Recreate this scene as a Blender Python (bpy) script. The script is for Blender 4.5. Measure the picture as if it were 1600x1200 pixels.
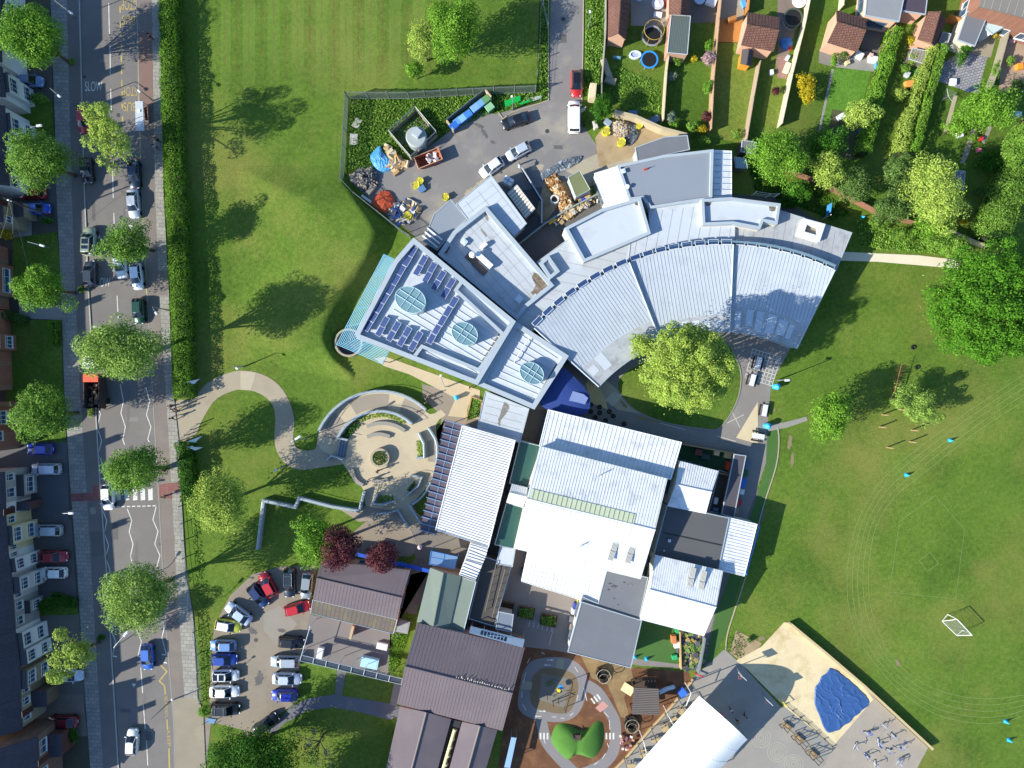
import bpy, bmesh, math, random
import numpy as np
from mathutils import Vector, Matrix
R=math.radians
for o in list(bpy.data.objects): bpy.data.objects.remove(o)
SC=bpy.context.scene; COL=SC.collection
# ---------- camera: a drone looking straight down ----------
F=932.0; H=93.2
cd=bpy.data.cameras.new('camera'); cam=bpy.data.objects.new('camera',cd); COL.objects.link(cam)
cam.location=(0,0,H); cd.sensor_width=36; cd.lens=F/1600*36; cd.clip_end=2000; SC.camera=cam
# ---------- light ----------
SUN_EL=R(28); SUN_AZ=R(180+21.5)      # direction towards the sun, measured from +X
sv=Vector((math.cos(SUN_AZ)*math.cos(SUN_EL),math.sin(SUN_AZ)*math.cos(SUN_EL),math.sin(SUN_EL)))
sl=bpy.data.lights.new('sun','SUN'); sl.energy=4.8; sl.angle=R(0.5); sl.color=(1,.945,.82)
so=bpy.data.objects.new('sun',sl); COL.objects.link(so); so.rotation_euler=sv.to_track_quat('Z','Y').to_euler(); so.location=(0,0,120)
W=bpy.data.worlds.new('World'); SC.world=W; W.use_nodes=True
nt=W.node_tree; bg=nt.nodes['Background']; sk=nt.nodes.new('ShaderNodeTexSky'); sk.sky_type='NISHITA'; sk.sun_disc=False
sk.sun_elevation=SUN_EL; sk.sun_rotation=R(90)-SUN_AZ; sk.air_density=1.0; sk.dust_density=.6; sk.ozone_density=1.5
tn=nt.nodes.new('ShaderNodeMix'); tn.data_type='RGBA'; tn.blend_type='MULTIPLY'; tn.inputs[0].default_value=1; tn.inputs[7].default_value=(.80,1.0,1.2,1)
nt.links.new(sk.outputs[0],tn.inputs[6]); nt.links.new(tn.outputs[2],bg.inputs[0]); bg.inputs[1].default_value=0.105
SC.view_settings.view_transform='Standard'; SC.view_settings.look='None'; SC.view_settings.gamma=1; SC.view_settings.exposure=0.84
# ---------- helpers ----------
def P(px,py,h=0.0):
    """point at height h seen at photo pixel (px,py)"""
    s=(H-h)/F; return Vector(((px-800)*s,(600-py)*s,h))
def PP(l,h=0.0): return [P(x,y,h) for x,y in l]
LOCS={}
def lerp(a,b,t): return a+(b-a)*t
class MB:
    def __init__(s): s.v=[]; s.f=[]; s.m=[]
    def face(s,pts,m=0):
        n=len(s.v); s.v+=[tuple(p) for p in pts]; s.f.append(tuple(range(n,n+len(pts)))); s.m.append(m); return s
    def hull(s,bot,top,m=0,mt=None,cap=True,base=True):
        n=len(s.v); k=len(bot); s.v+=[tuple(p) for p in bot]+[tuple(p) for p in top]
        for i in range(k):
            j=(i+1)%k; s.f.append((n+i,n+j,n+k+j,n+k+i)); s.m.append(m)
        if cap: s.f.append(tuple(range(n+k,n+2*k))); s.m.append(m if mt is None else mt)
        if base: s.f.append(tuple(range(n+k-1,n-1,-1))); s.m.append(m)
        return s
    def prism(s,pts,z0,z1,m=0,mt=None,cap=True,base=True):
        pts=ccw(pts); return s.hull([(p[0],p[1],z0) for p in pts],[(p[0],p[1],z1) for p in pts],m,mt,cap,base)
    def slab(s,pts,t,m=0,mt=None):
        pts=ccw(pts); return s.hull([(p[0],p[1],p[2]-t) for p in pts],pts,m,mt)
    def box(s,c,d,rz=0,m=0,rx=0,ry=0):
        M=Matrix.Translation(Vector(c))@Matrix.Rotation(rz,4,'Z')@Matrix.Rotation(ry,4,'Y')@Matrix.Rotation(rx,4,'X')
        x,y,z=d[0]/2,d[1]/2,d[2]/2
        b=[M@Vector(q) for q in ((-x,-y,-z),(x,-y,-z),(x,y,-z),(-x,y,-z))]; t=[M@Vector(q) for q in ((-x,-y,z),(x,-y,z),(x,y,z),(-x,y,z))]
        return s.hull(b,t,m)
    def cyl(s,c,r0,r1,h,n=12,m=0,ex=1.0):
        c=Vector(c); b=[];t=[]
        for i in range(n):
            a=2*math.pi*i/n; b.append(c+Vector((math.cos(a)*r0,math.sin(a)*r0*ex,0))); t.append(c+Vector((math.cos(a)*r1,math.sin(a)*r1*ex,h)))
        return s.hull(b,t,m)
    def tube(s,pts,r,n=6,m=0,r1=None):
        pts=[Vector(p) for p in pts]; k=len(pts); base=len(s.v)
        for i,p in enumerate(pts):
            d=(pts[min(i+1,k-1)]-pts[max(i-1,0)]).normalized(); u=d.orthogonal().normalized()
            if abs(d.z)<.9: u=Vector((0,0,1)).cross(d).normalized()
            w=d.cross(u); rr=r if r1 is None else lerp(r,r1,i/(k-1))
            for j in range(n):
                a=2*math.pi*j/n; s.v.append(tuple(p+(u*math.cos(a)+w*math.sin(a))*rr))
        for i in range(k-1):
            for j in range(n):
                q=(j+1)%n; s.f.append((base+i*n+j,base+i*n+q,base+(i+1)*n+q,base+(i+1)*n+j)); s.m.append(m)
        s.f.append(tuple(range(base+n-1,base-1,-1))); s.m.append(m); s.f.append(tuple(range(base+(k-1)*n,base+k*n))); s.m.append(m); return s
    def strip(s,pl,w,z0,z1,m=0,closed=False,off=0.0,mt=None):
        """wall of width w along the polyline pl (world xy); z0 None makes a flat sheet at z1"""
        k=len(pl); A=[];B=[]
        for i in range(k):
            p=Vector(pl[i][:2])
            a=Vector(pl[i-1][:2]) if (i>0 or closed) else None; b=Vector(pl[(i+1)%k][:2]) if (i<k-1 or closed) else None
            d1=(p-a).normalized() if a is not None else None; d2=(b-p).normalized() if b is not None else None
            d1=d1 or d2; d2=d2 or d1; n1=Vector((-d1.y,d1.x)); n2=Vector((-d2.y,d2.x)); n=(n1+n2); 
            n=n.normalized() if n.length>1e-6 else n1; c=max(.35,n.dot(n1)); A.append(p+n*(off+w/2)/c); B.append(p+n*(off-w/2)/c)
        for i in range(k if closed else k-1):
            j=(i+1)%k
            if z0 is None: s.face([(B[i].x,B[i].y,z1),(B[j].x,B[j].y,z1),(A[j].x,A[j].y,z1),(A[i].x,A[i].y,z1)],m)
            else: 
                q=[B[i],B[j],A[j],A[i]]; s.hull([(a.x,a.y,z0) for a in q],[(a.x,a.y,z1) for a in q],m,mt)
        return s
    def ribs(s,A,B,C,D,n,w=.07,h=.06,m=1,e=0.01):
        for i in range(n):
            t=(i+.5)/n; a=lerp(A,B,t); b=lerp(D,C,t); d=(b-a).normalized(); sd=Vector((-d.y,d.x,0)).normalized()*w/2; u=Vector((0,0,h))
            a=a+d*e; b=b-d*e
            s.hull([a-sd,b-sd,b+sd,a+sd],[a-sd+u,b-sd+u,b+sd+u,a+sd+u],m)
        return s
def ccw(pts):
    a=0
    for i in range(len(pts)):
        p,q=pts[i-1],pts[i]; a+=p[0]*q[1]-q[0]*p[1]
    return list(pts) if a>0 else list(pts)[::-1]
def dens(pl,step=1.0,closed=False):
    """Catmull-Rom resampling of a 2-D or 3-D polyline"""
    pl=[Vector(p) for p in pl]; out=[]; k=len(pl); rng=k if closed else k-1
    for i in range(rng):
        g=lambda j: pl[j%k] if closed else pl[max(0,min(k-1,j))]
        p0,p1,p2,p3=g(i-1),g(i),g(i+1),g(i+2); n=max(1,int((p2-p1).length/step))
        for j in range(n):
            t=j/n; out.append(.5*((2*p1)+(p2-p0)*t+(2*p0-5*p1+4*p2-p3)*t*t+(3*p1-p0-3*p2+p3)*t**3))
    if not closed: out.append(pl[-1])
    return out
def tagit(o,label=None,cat=None,group=None,kind=None):
    if label: o['label']=label
    if cat: o['category']=cat
    if group: o['group']=group
    if kind: o['kind']=kind
    return o
def link_mesh(name,me,parent=None,loc=(0,0,0)):
    o=bpy.data.objects.new(name,me); COL.objects.link(o)
    if parent is not None: o.parent=parent
    else: o.location=loc
    return o
def build(name,mb,mats,parent=None,smooth=False,label=None,cat=None,group=None,kind=None,origin=None):
    me=bpy.data.meshes.new(name); v=np.array(mb.v,dtype=float)
    if parent is not None: org=LOCS.get(parent.name,Vector((0,0,0)))
    elif kind in('structure','stuff'): org=Vector((0,0,0))
    elif origin is not None: org=Vector(origin)
    else: org=Vector(((v[:,0].min()+v[:,0].max())/2,(v[:,1].min()+v[:,1].max())/2,v[:,2].min()))
    v=v-np.array(org); me.from_pydata(v.tolist(),[],mb.f)
    if not isinstance(mats,(list,tuple)): mats=[mats]
    for m in mats: me.materials.append(m)
    me.polygons.foreach_set('material_index',mb.m)
    if smooth: me.polygons.foreach_set('use_smooth',[True]*len(mb.f))
    me.update()
    o=link_mesh(name,me,parent,org); LOCS[o.name]=org if parent is None else org
    if parent is not None and label: o['label']=label
    if parent is None: tagit(o,label,cat,group,kind)
    return o
def thing(name,label,cat,loc=(0,0,0),group=None,rz=0):
    o=bpy.data.objects.new(name,None); COL.objects.link(o); o.empty_display_size=.3; o.location=loc; o.rotation_euler=(0,0,rz); LOCS[o.name]=Vector(loc)
    return tagit(o,label,cat,group)
def local(name,label,cat,group=None):   # a template, modelled round the origin and moved afterwards
    return thing(name,label,cat,(0,0,0),group)
def dup(root,loc,rz=0,label=None,group=None,sc=None):
    r=root.copy(); COL.objects.link(r); r.location=loc; r.rotation_euler=(0,0,rz)
    if sc: r.scale=(sc,)*3 if not isinstance(sc,tuple) else sc
    if label: r['label']=label
    if group: r['group']=group
    for ch in list(root.children):
        c=ch.copy(); COL.objects.link(c); c.parent=r
        for g in list(ch.children):
            d=g.copy(); COL.objects.link(d); d.parent=c
    return r
def put(tpl,used,loc,rz=0,label=None,group=None,sc=None):
    """first call moves the template itself, later calls copy it"""
    if tpl.name not in used:
        used.add(tpl.name); tpl.location=loc; tpl.rotation_euler=(0,0,rz)
        if sc: tpl.scale=(sc,)*3 if not isinstance(sc,tuple) else sc
        if label: tpl['label']=label
        if group: tpl['group']=group
        return tpl
    return dup(tpl,loc,rz,label,group,sc)
USED=set()
# ---------- materials ----------
def s2l(c):
    if isinstance(c,str): c=tuple(int(c[i:i+2],16)/255 for i in (0,2,4))
    return tuple(x/12.92 if x<=.04045 else ((x+.055)/1.055)**2.4 for x in c)+(1,)
MC={}
def nodes(name):
    m=bpy.data.materials.new(name); m.use_nodes=True; n=m.node_tree; return m,n,n.nodes['Principled BSDF']
def noise(n,co,sc,det=4,rough=.6):
    t=n.nodes.new('ShaderNodeTexNoise'); t.inputs['Scale'].default_value=sc; t.inputs['Detail'].default_value=det; t.inputs['Roughness'].default_value=rough; n.links.new(co,t.inputs['Vector']); return t.outputs['Fac']
def ramp(n,fac,stops):
    r=n.nodes.new('ShaderNodeValToRGB'); e=r.color_ramp.elements
    while len(e)<len(stops): e.new(.5)
    for i,(p,c) in enumerate(stops): e[i].position=p; e[i].color=c
    n.links.new(fac,r.inputs[0]); return r.outputs[0]
def mix(n,a,b,f,mode='MIX'):
    x=n.nodes.new('ShaderNodeMix'); x.data_type='RGBA'; x.blend_type=mode
    for sock,val in ((0,f),(6,a),(7,b)):
        if hasattr(val,'links') or hasattr(val,'is_linked'): n.links.new(val,x.inputs[sock])
        else: x.inputs[sock].default_value=val
    return x.outputs[2]
def sc3(c,k): return (c[0]*k,c[1]*k,c[2]*k,1)
def M(c,rough=.8,var=.18,s1=.35,s2=5.0,bump=.0,bs=20.,metal=0.,dirt=None,damt=.35,ds=.25,spec=.4,emi=0):
    """procedural painted/mineral surface: base colour with large and fine variation, optional dirt patches and bump"""
    key=(c,rough,var,s1,s2,bump,bs,metal,dirt,damt,ds,spec,emi)
    if key in MC: return MC[key]
    m,n,b=nodes('surface_'+str(c)); col=s2l(c)
    tc=n.nodes.new('ShaderNodeTexCoord').outputs['Object']
    f=noise(n,tc,s1,5); g=noise(n,tc,s2,6,.7)
    a=ramp(n,f,[(.3,sc3(col,1-var)),(.7,sc3(col,1+var))])
    a=mix(n,a,ramp(n,g,[(.25,sc3(col,1-var*1.3)),(.75,sc3(col,1+var*1.3))]),.5)
    if dirt:
        d=noise(n,tc,ds,8,.65); k=ramp(n,d,[(.5,(0,0,0,1)),(.68,(damt,damt,damt,1))]); a=mix(n,a,s2l(dirt),k)
    n.links.new(a,b.inputs['Base Color']); b.inputs['Roughness'].default_value=rough; b.inputs['Metallic'].default_value=metal; b.inputs['Specular IOR Level'].default_value=spec
    if emi: n.links.new(a,b.inputs['Emission Color']); b.inputs['Emission Strength'].default_value=emi
    if bump:
        u=n.nodes.new('ShaderNodeBump'); u.inputs['Strength'].default_value=bump; u.inputs['Distance'].default_value=.05
        n.links.new(noise(n,tc,bs,6,.7),u.inputs['Height']); n.links.new(u.outputs[0],b.inputs['Normal'])
    MC[key]=m; return m
def Mbrick(c1,c2,mortar,bw,bh,rot=0,ms=.03,rough=.85,off=.5,bump=.3,var=.2):
    key=('brick',c1,c2,mortar,bw,bh,rot,ms)
    if key in MC: return MC[key]
    m,n,b=nodes('masonry_'+c1); tc=n.nodes.new('ShaderNodeTexCoord').outputs['Object']
    mp=n.nodes.new('ShaderNodeMapping'); mp.inputs['Rotation'].default_value=(0,0,rot); n.links.new(tc,mp.inputs[0])
    t=n.nodes.new('ShaderNodeTexBrick'); n.links.new(mp.outputs[0],t.inputs['Vector']); t.inputs['Scale'].default_value=1
    t.inputs['Color1'].default_value=s2l(c1); t.inputs['Color2'].default_value=s2l(c2); t.inputs['Mortar'].default_value=s2l(mortar)
    t.inputs['Brick Width'].default_value=bw; t.inputs['Row Height'].default_value=bh; t.inputs['Mortar Size'].default_value=ms; t.offset=off
    a=mix(n,t.outputs[0],ramp(n,noise(n,tc,.6,6),[(.3,(1-var,)*3+(1,)),(.7,(1,1,1,1))]),1.0,'MULTIPLY')
    n.links.new(a,b.inputs['Base Color']); b.inputs['Roughness'].default_value=rough
    u=n.nodes.new('ShaderNodeBump'); u.inputs['Strength'].default_value=bump; u.inputs['Distance'].default_value=.03; u.invert=True
    n.links.new(t.outputs['Fac'],u.inputs['Height']); n.links.new(u.outputs[0],b.inputs['Normal']); MC[key]=m; return m
def Mgrass(name,lo,mid,hi,dry,dryamt=.5,lines=False,bump=1.1,dsc=.05):
    m,n,b=nodes(name); tc=n.nodes.new('ShaderNodeTexCoord').outputs['Object']
    lo,mid,hi,dry=[s2l(x) for x in (lo,mid,hi,dry)]
    a=ramp(n,noise(n,tc,.09,6,.6),[(.33,lo),(.5,mid),(.68,hi)])
    f2=noise(n,tc,1.6,8,.75); a=mix(n,a,ramp(n,f2,[(.3,sc3(lo,.62)),(.5,mid),(.72,sc3(hi,1.25))]),.5)
    d=ramp(n,noise(n,tc,dsc,7,.62),[(.48,(0,0,0,1)),(.72,(dryamt,)*3+(1,))]); a=mix(n,a,dry,d)
    f3=noise(n,tc,9,4,.8); a=mix(n,a,ramp(n,f3,[(.3,(.42,.46,.45,1)),(.7,(1.5,1.42,1.3,1))]),1.0,'MULTIPLY')
    if lines:   # slits cut by a lawn aerator in the top field
        sp=n.nodes.new('ShaderNodeSeparateXYZ'); n.links.new(tc,sp.inputs[0])
        def mt(op,x,y=None,cl=False):
            q=n.nodes.new('ShaderNodeMath'); q.operation=op; q.use_clamp=cl
            for i,vv in enumerate((x,y)):
                if vv is None: continue
                if isinstance(vv,(int,float)): q.inputs[i].default_value=vv
                else: n.links.new(vv,q.inputs[i])
            return q.outputs[0]
        X,Y=sp.outputs[0],sp.outputs[1]
        wob=mt('MULTIPLY',noise(n,tc,.15,3),.5); ph=mt('FRACT',mt('MULTIPLY',mt('ADD',X,wob),1/1.9)); ln=mt('LESS_THAN',mt('ABSOLUTE',mt('SUBTRACT',ph,.5)),.065)
        ym=mt('MULTIPLY',mt('SUBTRACT',Y,42),.09,True); xm=mt('MULTIPLY',mt('LESS_THAN',X,-12.5),mt('GREATER_THAN',X,-45.5))
        nz=mt('MULTIPLY',mt('SUBTRACT',noise(n,tc,.9,5,.7),.42),5,True)
        k=mt('MULTIPLY',mt('MULTIPLY',mt('MULTIPLY',ln,ym),mt('MULTIPLY',xm,nz)),.95); a=mix(n,a,s2l('6b5634'),k)
        sw=mt('SINE',mt('MULTIPLY',mt('ADD',X,wob),6.2832/3.8)); a=mix(n,a,s2l('7f9846'),mt('MULTIPLY',mt('MULTIPLY',mt('GREATER_THAN',sw,0),xm),mt('MULTIPLY',ym,.22)))
    n.links.new(a,b.inputs['Base Color']); b.inputs['Roughness'].default_value=.9; b.inputs['Specular IOR Level'].default_value=.15
    u=n.nodes.new('ShaderNodeBump'); u.inputs['Strength'].default_value=bump; u.inputs['Distance'].default_value=.12
    n.links.new(noise(n,tc,7,8,.85),u.inputs['Height']); n.links.new(u.outputs[0],b.inputs['Normal']); return m
def Mleaf(name,c1,c2,c3,trans=.27):
    m,n,b=nodes(name); c=[s2l(x) for x in (c1,c2,c3)]
    ge=n.nodes.new('ShaderNodeNewGeometry').outputs['Random Per Island']
    a=ramp(n,ge,[(0,c[0]),(.5,c[1]),(1,c[2])]); tc=n.nodes.new('ShaderNodeTexCoord').outputs['Object']
    a=mix(n,a,ramp(n,noise(n,tc,.9,5,.7),[(.33,(.58,.66,.58,1)),(.67,(1.2,1.15,1.1,1))]),1.0,'MULTIPLY')  # clump tint: natural growth tones, and dark gaps painted into the leaf colour
    n.links.new(a,b.inputs['Base Color']); b.inputs['Roughness'].default_value=.7; b.inputs['Specular IOR Level'].default_value=.12
    t=n.nodes.new('ShaderNodeBsdfTranslucent'); n.links.new(a,t.inputs[0]); x=n.nodes.new('ShaderNodeMixShader'); x.inputs[0].default_value=trans
    n.links.new(b.outputs[0],x.inputs[1]); n.links.new(t.outputs[0],x.inputs[2]); n.links.new(x.outputs[0],n.nodes['Material Output'].inputs[0]); return m
def Mglass(c,rough=.08,metal=.0):
    key=('glass',c,rough)
    if key in MC: return MC[key]
    m,n,b=nodes('glazing_'+c); b.inputs['Base Color'].default_value=s2l(c); b.inputs['Roughness'].default_value=rough; b.inputs['Specular IOR Level'].default_value=.8; b.inputs['Coat Weight'].default_value=.5; MC[key]=m; return m
def Mcar(c,metal=.25):
    key=('car',c)
    if key in MC: return MC[key]
    m,n,b=nodes('car_paint_'+c); b.inputs['Base Color'].default_value=s2l(c); b.inputs['Roughness'].default_value=.32; b.inputs['Metallic'].default_value=metal; b.inputs['Coat Weight'].default_value=.8; b.inputs['Coat Roughness'].default_value=.06; MC[key]=m; return m
GRASS=Mgrass('field_grass','3f5b20','5a772a','72893a','898648',.75,True,bump=1.0)
LAWN=Mgrass('lawn_grass','3b561d','527126','688535','7f8144',.5,dsc=.08)
ROUGH=Mgrass('rough_grass_ground','2a4014','3b5619','567026','6b6c36',.5)
ASPH=M('716d6a',.9,.12,.25,9,.25,30,dirt='8b8478',damt=.35,ds=.12)
ASPHD=M('55575c',.9,.13,.3,9,.25,30,dirt='6d6a66',damt=.3)
ASPHB=M('7a716a',.92,.14,.3,8,.25,30,dirt='8f8679',damt=.45,ds=.18)
SLAB=Mbrick('98958e','868480','6c6a66',.9,.6,R(3))
SLABL=Mbrick('a19e95','918e86','747069',.9,.6,R(3))
CONC=M('a29a86',.9,.1,.2,7,.2,25,dirt='857c6a',damt=.4,ds=.3)
CONCG=M('8d8b84',.9,.12,.25,7,.2,25,dirt='6f6c64',damt=.4)
TACT=Mbrick('8e5b56','7f514d','6a4643',.4,.4,0,.02,off=0)
BARK=M('6c4a34',1,.35,.5,10,1,14,dirt='8f6a45',damt=.5,ds=.5)
BARKL=M('86704f',1,.3,.5,10,1,14,dirt='a38a63',damt=.5,ds=.5)
SAND=M('d3c29c',1,.14,.4,6,.8,8,dirt='a8935f',damt=.6,ds=.3)
SOIL=M('a38f6f',1,.2,.5,6,.6,12,dirt='7e6a4c',damt=.6,ds=.4)
TURF=M('43662f',.95,.12,.3,14,.3,40)
BRICK=Mbrick('a5664e','915540','8c7a6c',.225,.075,0,.01)
BRICKP=M('b58d78',.9,.16,.4,8,.2,20)
WHITEW=M('d9d9d4',.7,.06)
STEEL=M('9aa0a4',.45,.08,metal=.6)
GALV=M('8a9192',.5,.08,metal=.4)
DARKM=M('2c2e31',.6,.1)
WHITE=M('e6e6e3',.5,.04); BLUEP=M('5f93c8',.45,.06); TIMB=M('a8895f',.85,.2,1,9,.2,20); TIMD=M('5b4634',.9,.2,1,9,.2,20); RUB=M('1b1b1c',.8,.1)
PAINTW=M('d0d0c8',.8,.12,1,9,dirt='8c8a86',damt=.6,ds=1.2); PAINTY=M('b39d58',.85,.15,1,9,dirt='77736b',damt=.9,ds=1.2)
L_BRI=Mleaf('leaves_bright','568420','6f9c30','8cb64a'); L_MID=Mleaf('leaves_mid','57812a','729b3a','93b556'); L_PLN=Mleaf('leaves_plane','6f913a','8aab4d','a9c26b')
L_YEL=Mleaf('leaves_yellow_green','7f9a3c','9ab24e','b8ca68'); L_DRK=Mleaf('leaves_dark','2f5a16','3f7020','54862c'); L_PUR=Mleaf('leaves_copper','4a2330','6a3540','8a5358')
L_OAK=Mleaf('leaves_oak','3d6e18','518622','6ea034'); L_HDG=Mleaf('leaves_hedge','466f1e','5e8a29','7fa63c'); L_GLD=Mleaf('leaves_gold','a08e18','b8a520','cdbd3c')
L_PIN=Mleaf('leaves_pink','a5808c','b996a0','cbb0b6'); L_SIL=Mleaf('leaves_silver','6c7a68','8a9784','a8b2a0'); L_WIL=Mleaf('leaves_willow','87a03e','a0b953','bdd070'); L_OLV=Mleaf('leaves_olive','47642e','5c7a3c','74904e')
BARKT=M('5d4c3c',.95,.25,2,12,.5,20)
# ---------- foliage ----------
def leafmesh(name,C,N,size,rng,mat):
    """n leaf sprays (folded diamonds) at points C facing N"""
    n=len(C); N=N/np.maximum(1e-6,np.linalg.norm(N,axis=1,keepdims=True))
    r=rng.normal(size=(n,3)); U=np.cross(N,r); U/=np.maximum(1e-6,np.linalg.norm(U,axis=1,keepdims=True)); V=np.cross(N,U)
    s=size*rng.uniform(.6,1.35,(n,1)); q=np.empty((n,4,3)); q[:,0]=C-U*s*.62; q[:,1]=C-V*s*.42+N*s*.12; q[:,2]=C+U*s*.62; q[:,3]=C+V*s*.42+N*s*.12
    me=bpy.data.meshes.new(name); me.vertices.add(n*4); me.vertices.foreach_set('co',q.reshape(-1).astype(np.float32))
    me.loops.add(n*4); me.loops.foreach_set('vertex_index',np.arange(n*4,dtype=np.int32)); me.polygons.add(n); me.polygons.foreach_set('loop_start',np.arange(0,n*4,4,dtype=np.int32))
    try: me.polygons.foreach_set('loop_total',np.full(n,4,dtype=np.int32))
    except Exception: pass
    me.update(calc_edges=True); me.validate(); me.materials.append(mat); return me
def clumps(rng,rx,ry,rz,k,fl=.25,hollow=.45,rag=.22):
    """clump centres spread through a lumpy ellipsoid"""
    d=rng.normal(size=(k,3)); d/=np.linalg.norm(d,axis=1,keepdims=True); d[:,2]=np.where(d[:,2]<-.35,-d[:,2],d[:,2])
    ph=rng.uniform(0,6.28,6); az=np.arctan2(d[:,1],d[:,0])
    lump=1+rag*(.5*np.sin(2*az+ph[0])+.5*np.sin(3*az+ph[1])+.4*np.sin(5*az+ph[2]))+rag*.5*rng.normal(size=k)
    rad=rng.uniform(hollow,.86,k)**.7*lump; return d*rad[:,None]*np.array([rx,ry,rz])
def crownpts(rng,rx,ry,rz,k,dens_,size,cs=.30,rag=.22,hollow=.45,fill=.3):
    c=clumps(rng,rx,ry,rz,k,hollow=hollow,rag=rag); mr=(rx*ry)**.5; cr=cs*mr*rng.uniform(.55,1.15,k)*min(1,1.25*(30/k)**.4)
    n=int(dens_*rx*ry/(size*size)*.09*3.3); w=cr**2; w/=w.sum(); idx=rng.choice(k,n,p=w)
    d=rng.normal(size=(n,3)); d/=np.linalg.norm(d,axis=1,keepdims=True); d[:,2]=np.where((d[:,2]<0)&(rng.random(n)<.55),-d[:,2],d[:,2])
    pts=c[idx]+d*(cr[idx]*rng.uniform(.72,1.08,n))[:,None]*np.array([1,1,.8]); nr=d+np.array([0,0,.45])+.45*rng.normal(size=(n,3))
    if fill:      # leaves behind and between the clumps, so the crown is not hollow
        m=int(n*fill); e=rng.normal(size=(m,3)); e/=np.linalg.norm(e,axis=1,keepdims=True); e[:,2]=np.where((e[:,2]<0)&(rng.random(m)<.6),-e[:,2],e[:,2]); p2=e*rng.uniform(.5,.86,(m,1))*(1+.12*rng.normal(size=(m,1)))*np.array([rx,ry,rz]); pts=np.vstack([pts,p2]); nr=np.vstack([nr,e*.6+np.array([0,0,.6])+.4*rng.normal(size=(m,3))])
    return pts,nr,c
TREE_I=[0]
def tree(label,cat,px,py,rx,ry,top,mat,bot=None,name='tree',k=None,size=.19,dn=62,group=None,rag=.2,cs=.37,hollow=.45,base=None,trunk=True,rot=0,lean=None):
    """px,py,rx,ry: the crown as seen in the photograph (pixels); top: height of its top in metres"""
    TREE_I[0]+=1; rng=np.random.default_rng(100+TREE_I[0]*7); bot=top*.28 if bot is None else bot
    zc=(top+bot)/2+.1*(top-bot); c=P(px,py,zc); s=(H-zc)/F; RX,RY,RZ=rx*s,ry*s,(top-bot)/2; k=k or int(max(12,min(95,18+RX*RY*2.4)))
    b=Vector(base) if base else Vector((c.x,c.y,0)); root=thing(name,label,cat,b,group)
    pts,nr,cc=crownpts(rng,RX*.96,RY*.96,RZ,k,dn,size,cs,rag,hollow,0.15 if hollow>.64 else .55)
    if rot:
        cr,sr=math.cos(rot),math.sin(rot); Rm=np.array([[cr,sr,0],[-sr,cr,0],[0,0,1]]); pts=pts@Rm; nr=nr@Rm; cc=cc@Rm
    off=np.array([c.x-b.x,c.y-b.y,zc-b.z]); pts=pts+off; cc=cc+off; pts[:,2]=np.maximum(pts[:,2],.05)
    cm=leafmesh('crown',pts,nr,size,rng,mat); link_mesh('crown',cm,root)
    if trunk:
        mb=MB(); tr=max(.1,.028*top+.01*RX); fork=max(.3,bot*.9); ctr=Vector((off[0]*.5,off[1]*.5,fork)); 
        mb.tube([(0,0,-.1),(0,0,.3),ctr,Vector((off[0]*.85,off[1]*.85,zc))],tr*1.15,7,r1=tr*.4)
        for i in range(min(9,k)):
            e=Vector(cc[i]); mid=ctr.lerp(e,.5)+Vector((0,0,.08*RZ)); mb.tube([ctr,mid,e],tr*.42,5,r1=tr*.1)
        mb.v=[(v[0]+b.x,v[1]+b.y,v[2]+b.z) for v in mb.v]; build('trunk',mb,BARKT,root,True)
    return root
def shrub(label,px,py,rx,ry,top,mat,cat='shrub',group=None,size=.16,dn=50,name='shrub',**kw):
    return tree(label,cat,px,py,rx,ry,top,mat,bot=.1,name=name,size=size,dn=dn,group=group,trunk=kw.pop('trunk',False) ,hollow=.35,**kw)
def hedge(label,pl,w,h,mat,size=.17,dn=26,group=None,hp=None,lump=.2,name='hedge'):
    """clipped hedge along ground polyline pl (photo px at height h*.6), w px wide"""
    TREE_I[0]+=1; rng=np.random.default_rng(900+TREE_I[0]); z=h*.7; pts=[P(x,y,z) for x,y in pl]; W_=w*(H-z)/F
    seg=[(a,b,(b-a).length) for a,b in zip(pts,pts[1:])]; L=sum(s[2] for s in seg); n=int(L*(W_+2*h)*dn*1.9)
    Cs=[];Ns=[]
    u=rng.random(n)*L; side=rng.random(n); acc=np.cumsum([0]+[s[2] for s in seg])
    for i in range(n):
        j=min(len(seg)-1,int(np.searchsorted(acc,u[i])-1)); a,b,l=seg[max(0,j)]; t=(u[i]-acc[max(0,j)])/l; p=a.lerp(b,t); d=(b-a).normalized(); nn=Vector((-d.y,d.x,0))
        wob=lump*(math.sin(u[i]*1.3+1)+math.sin(u[i]*.37+2)+.8*math.sin(u[i]*3.1)); f=W_/(W_+1.6*h)
        if side[i]<f+.08: q=rng.uniform(-1,1); x=q*W_/2*(1-.1); zz=h*(1-.13*q*q)+wob+rng.normal()*.09; nv=Vector((nn.x*q*.5,nn.y*q*.5,1))
        else: q=1 if rng.random()<.5 else -1; zz=h*rng.random()**.8*.97; x=q*(W_/2+.12*wob/lump*.5-.12*(zz/h)**3)+rng.normal()*.07; nv=Vector((nn.x*q,nn.y*q,.25))
        Cs.append((p.x+nn.x*x,p.y+nn.y*x,max(.04,zz))); Ns.append(nv)
    C=np.array(Cs);N=np.array([tuple(v) for v in Ns])+.4*rng.normal(size=(n,3)); org=Vector((C[:,0].mean(),C[:,1].mean(),0)); C=C-np.array(org)
    root=thing(name,label,'hedge',org,group); me=leafmesh('foliage',C,N,size,rng,mat); link_mesh('foliage',me,root)
    mb=MB(); mb.strip([(p.x,p.y) for p in pts],W_*.72,.0,h*.6); mb.v=[(v[0],v[1],v[2]) for v in mb.v]; build('inner_branches',mb,M('2c3a18',1,.3,.8,6),root)
    return root
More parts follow.
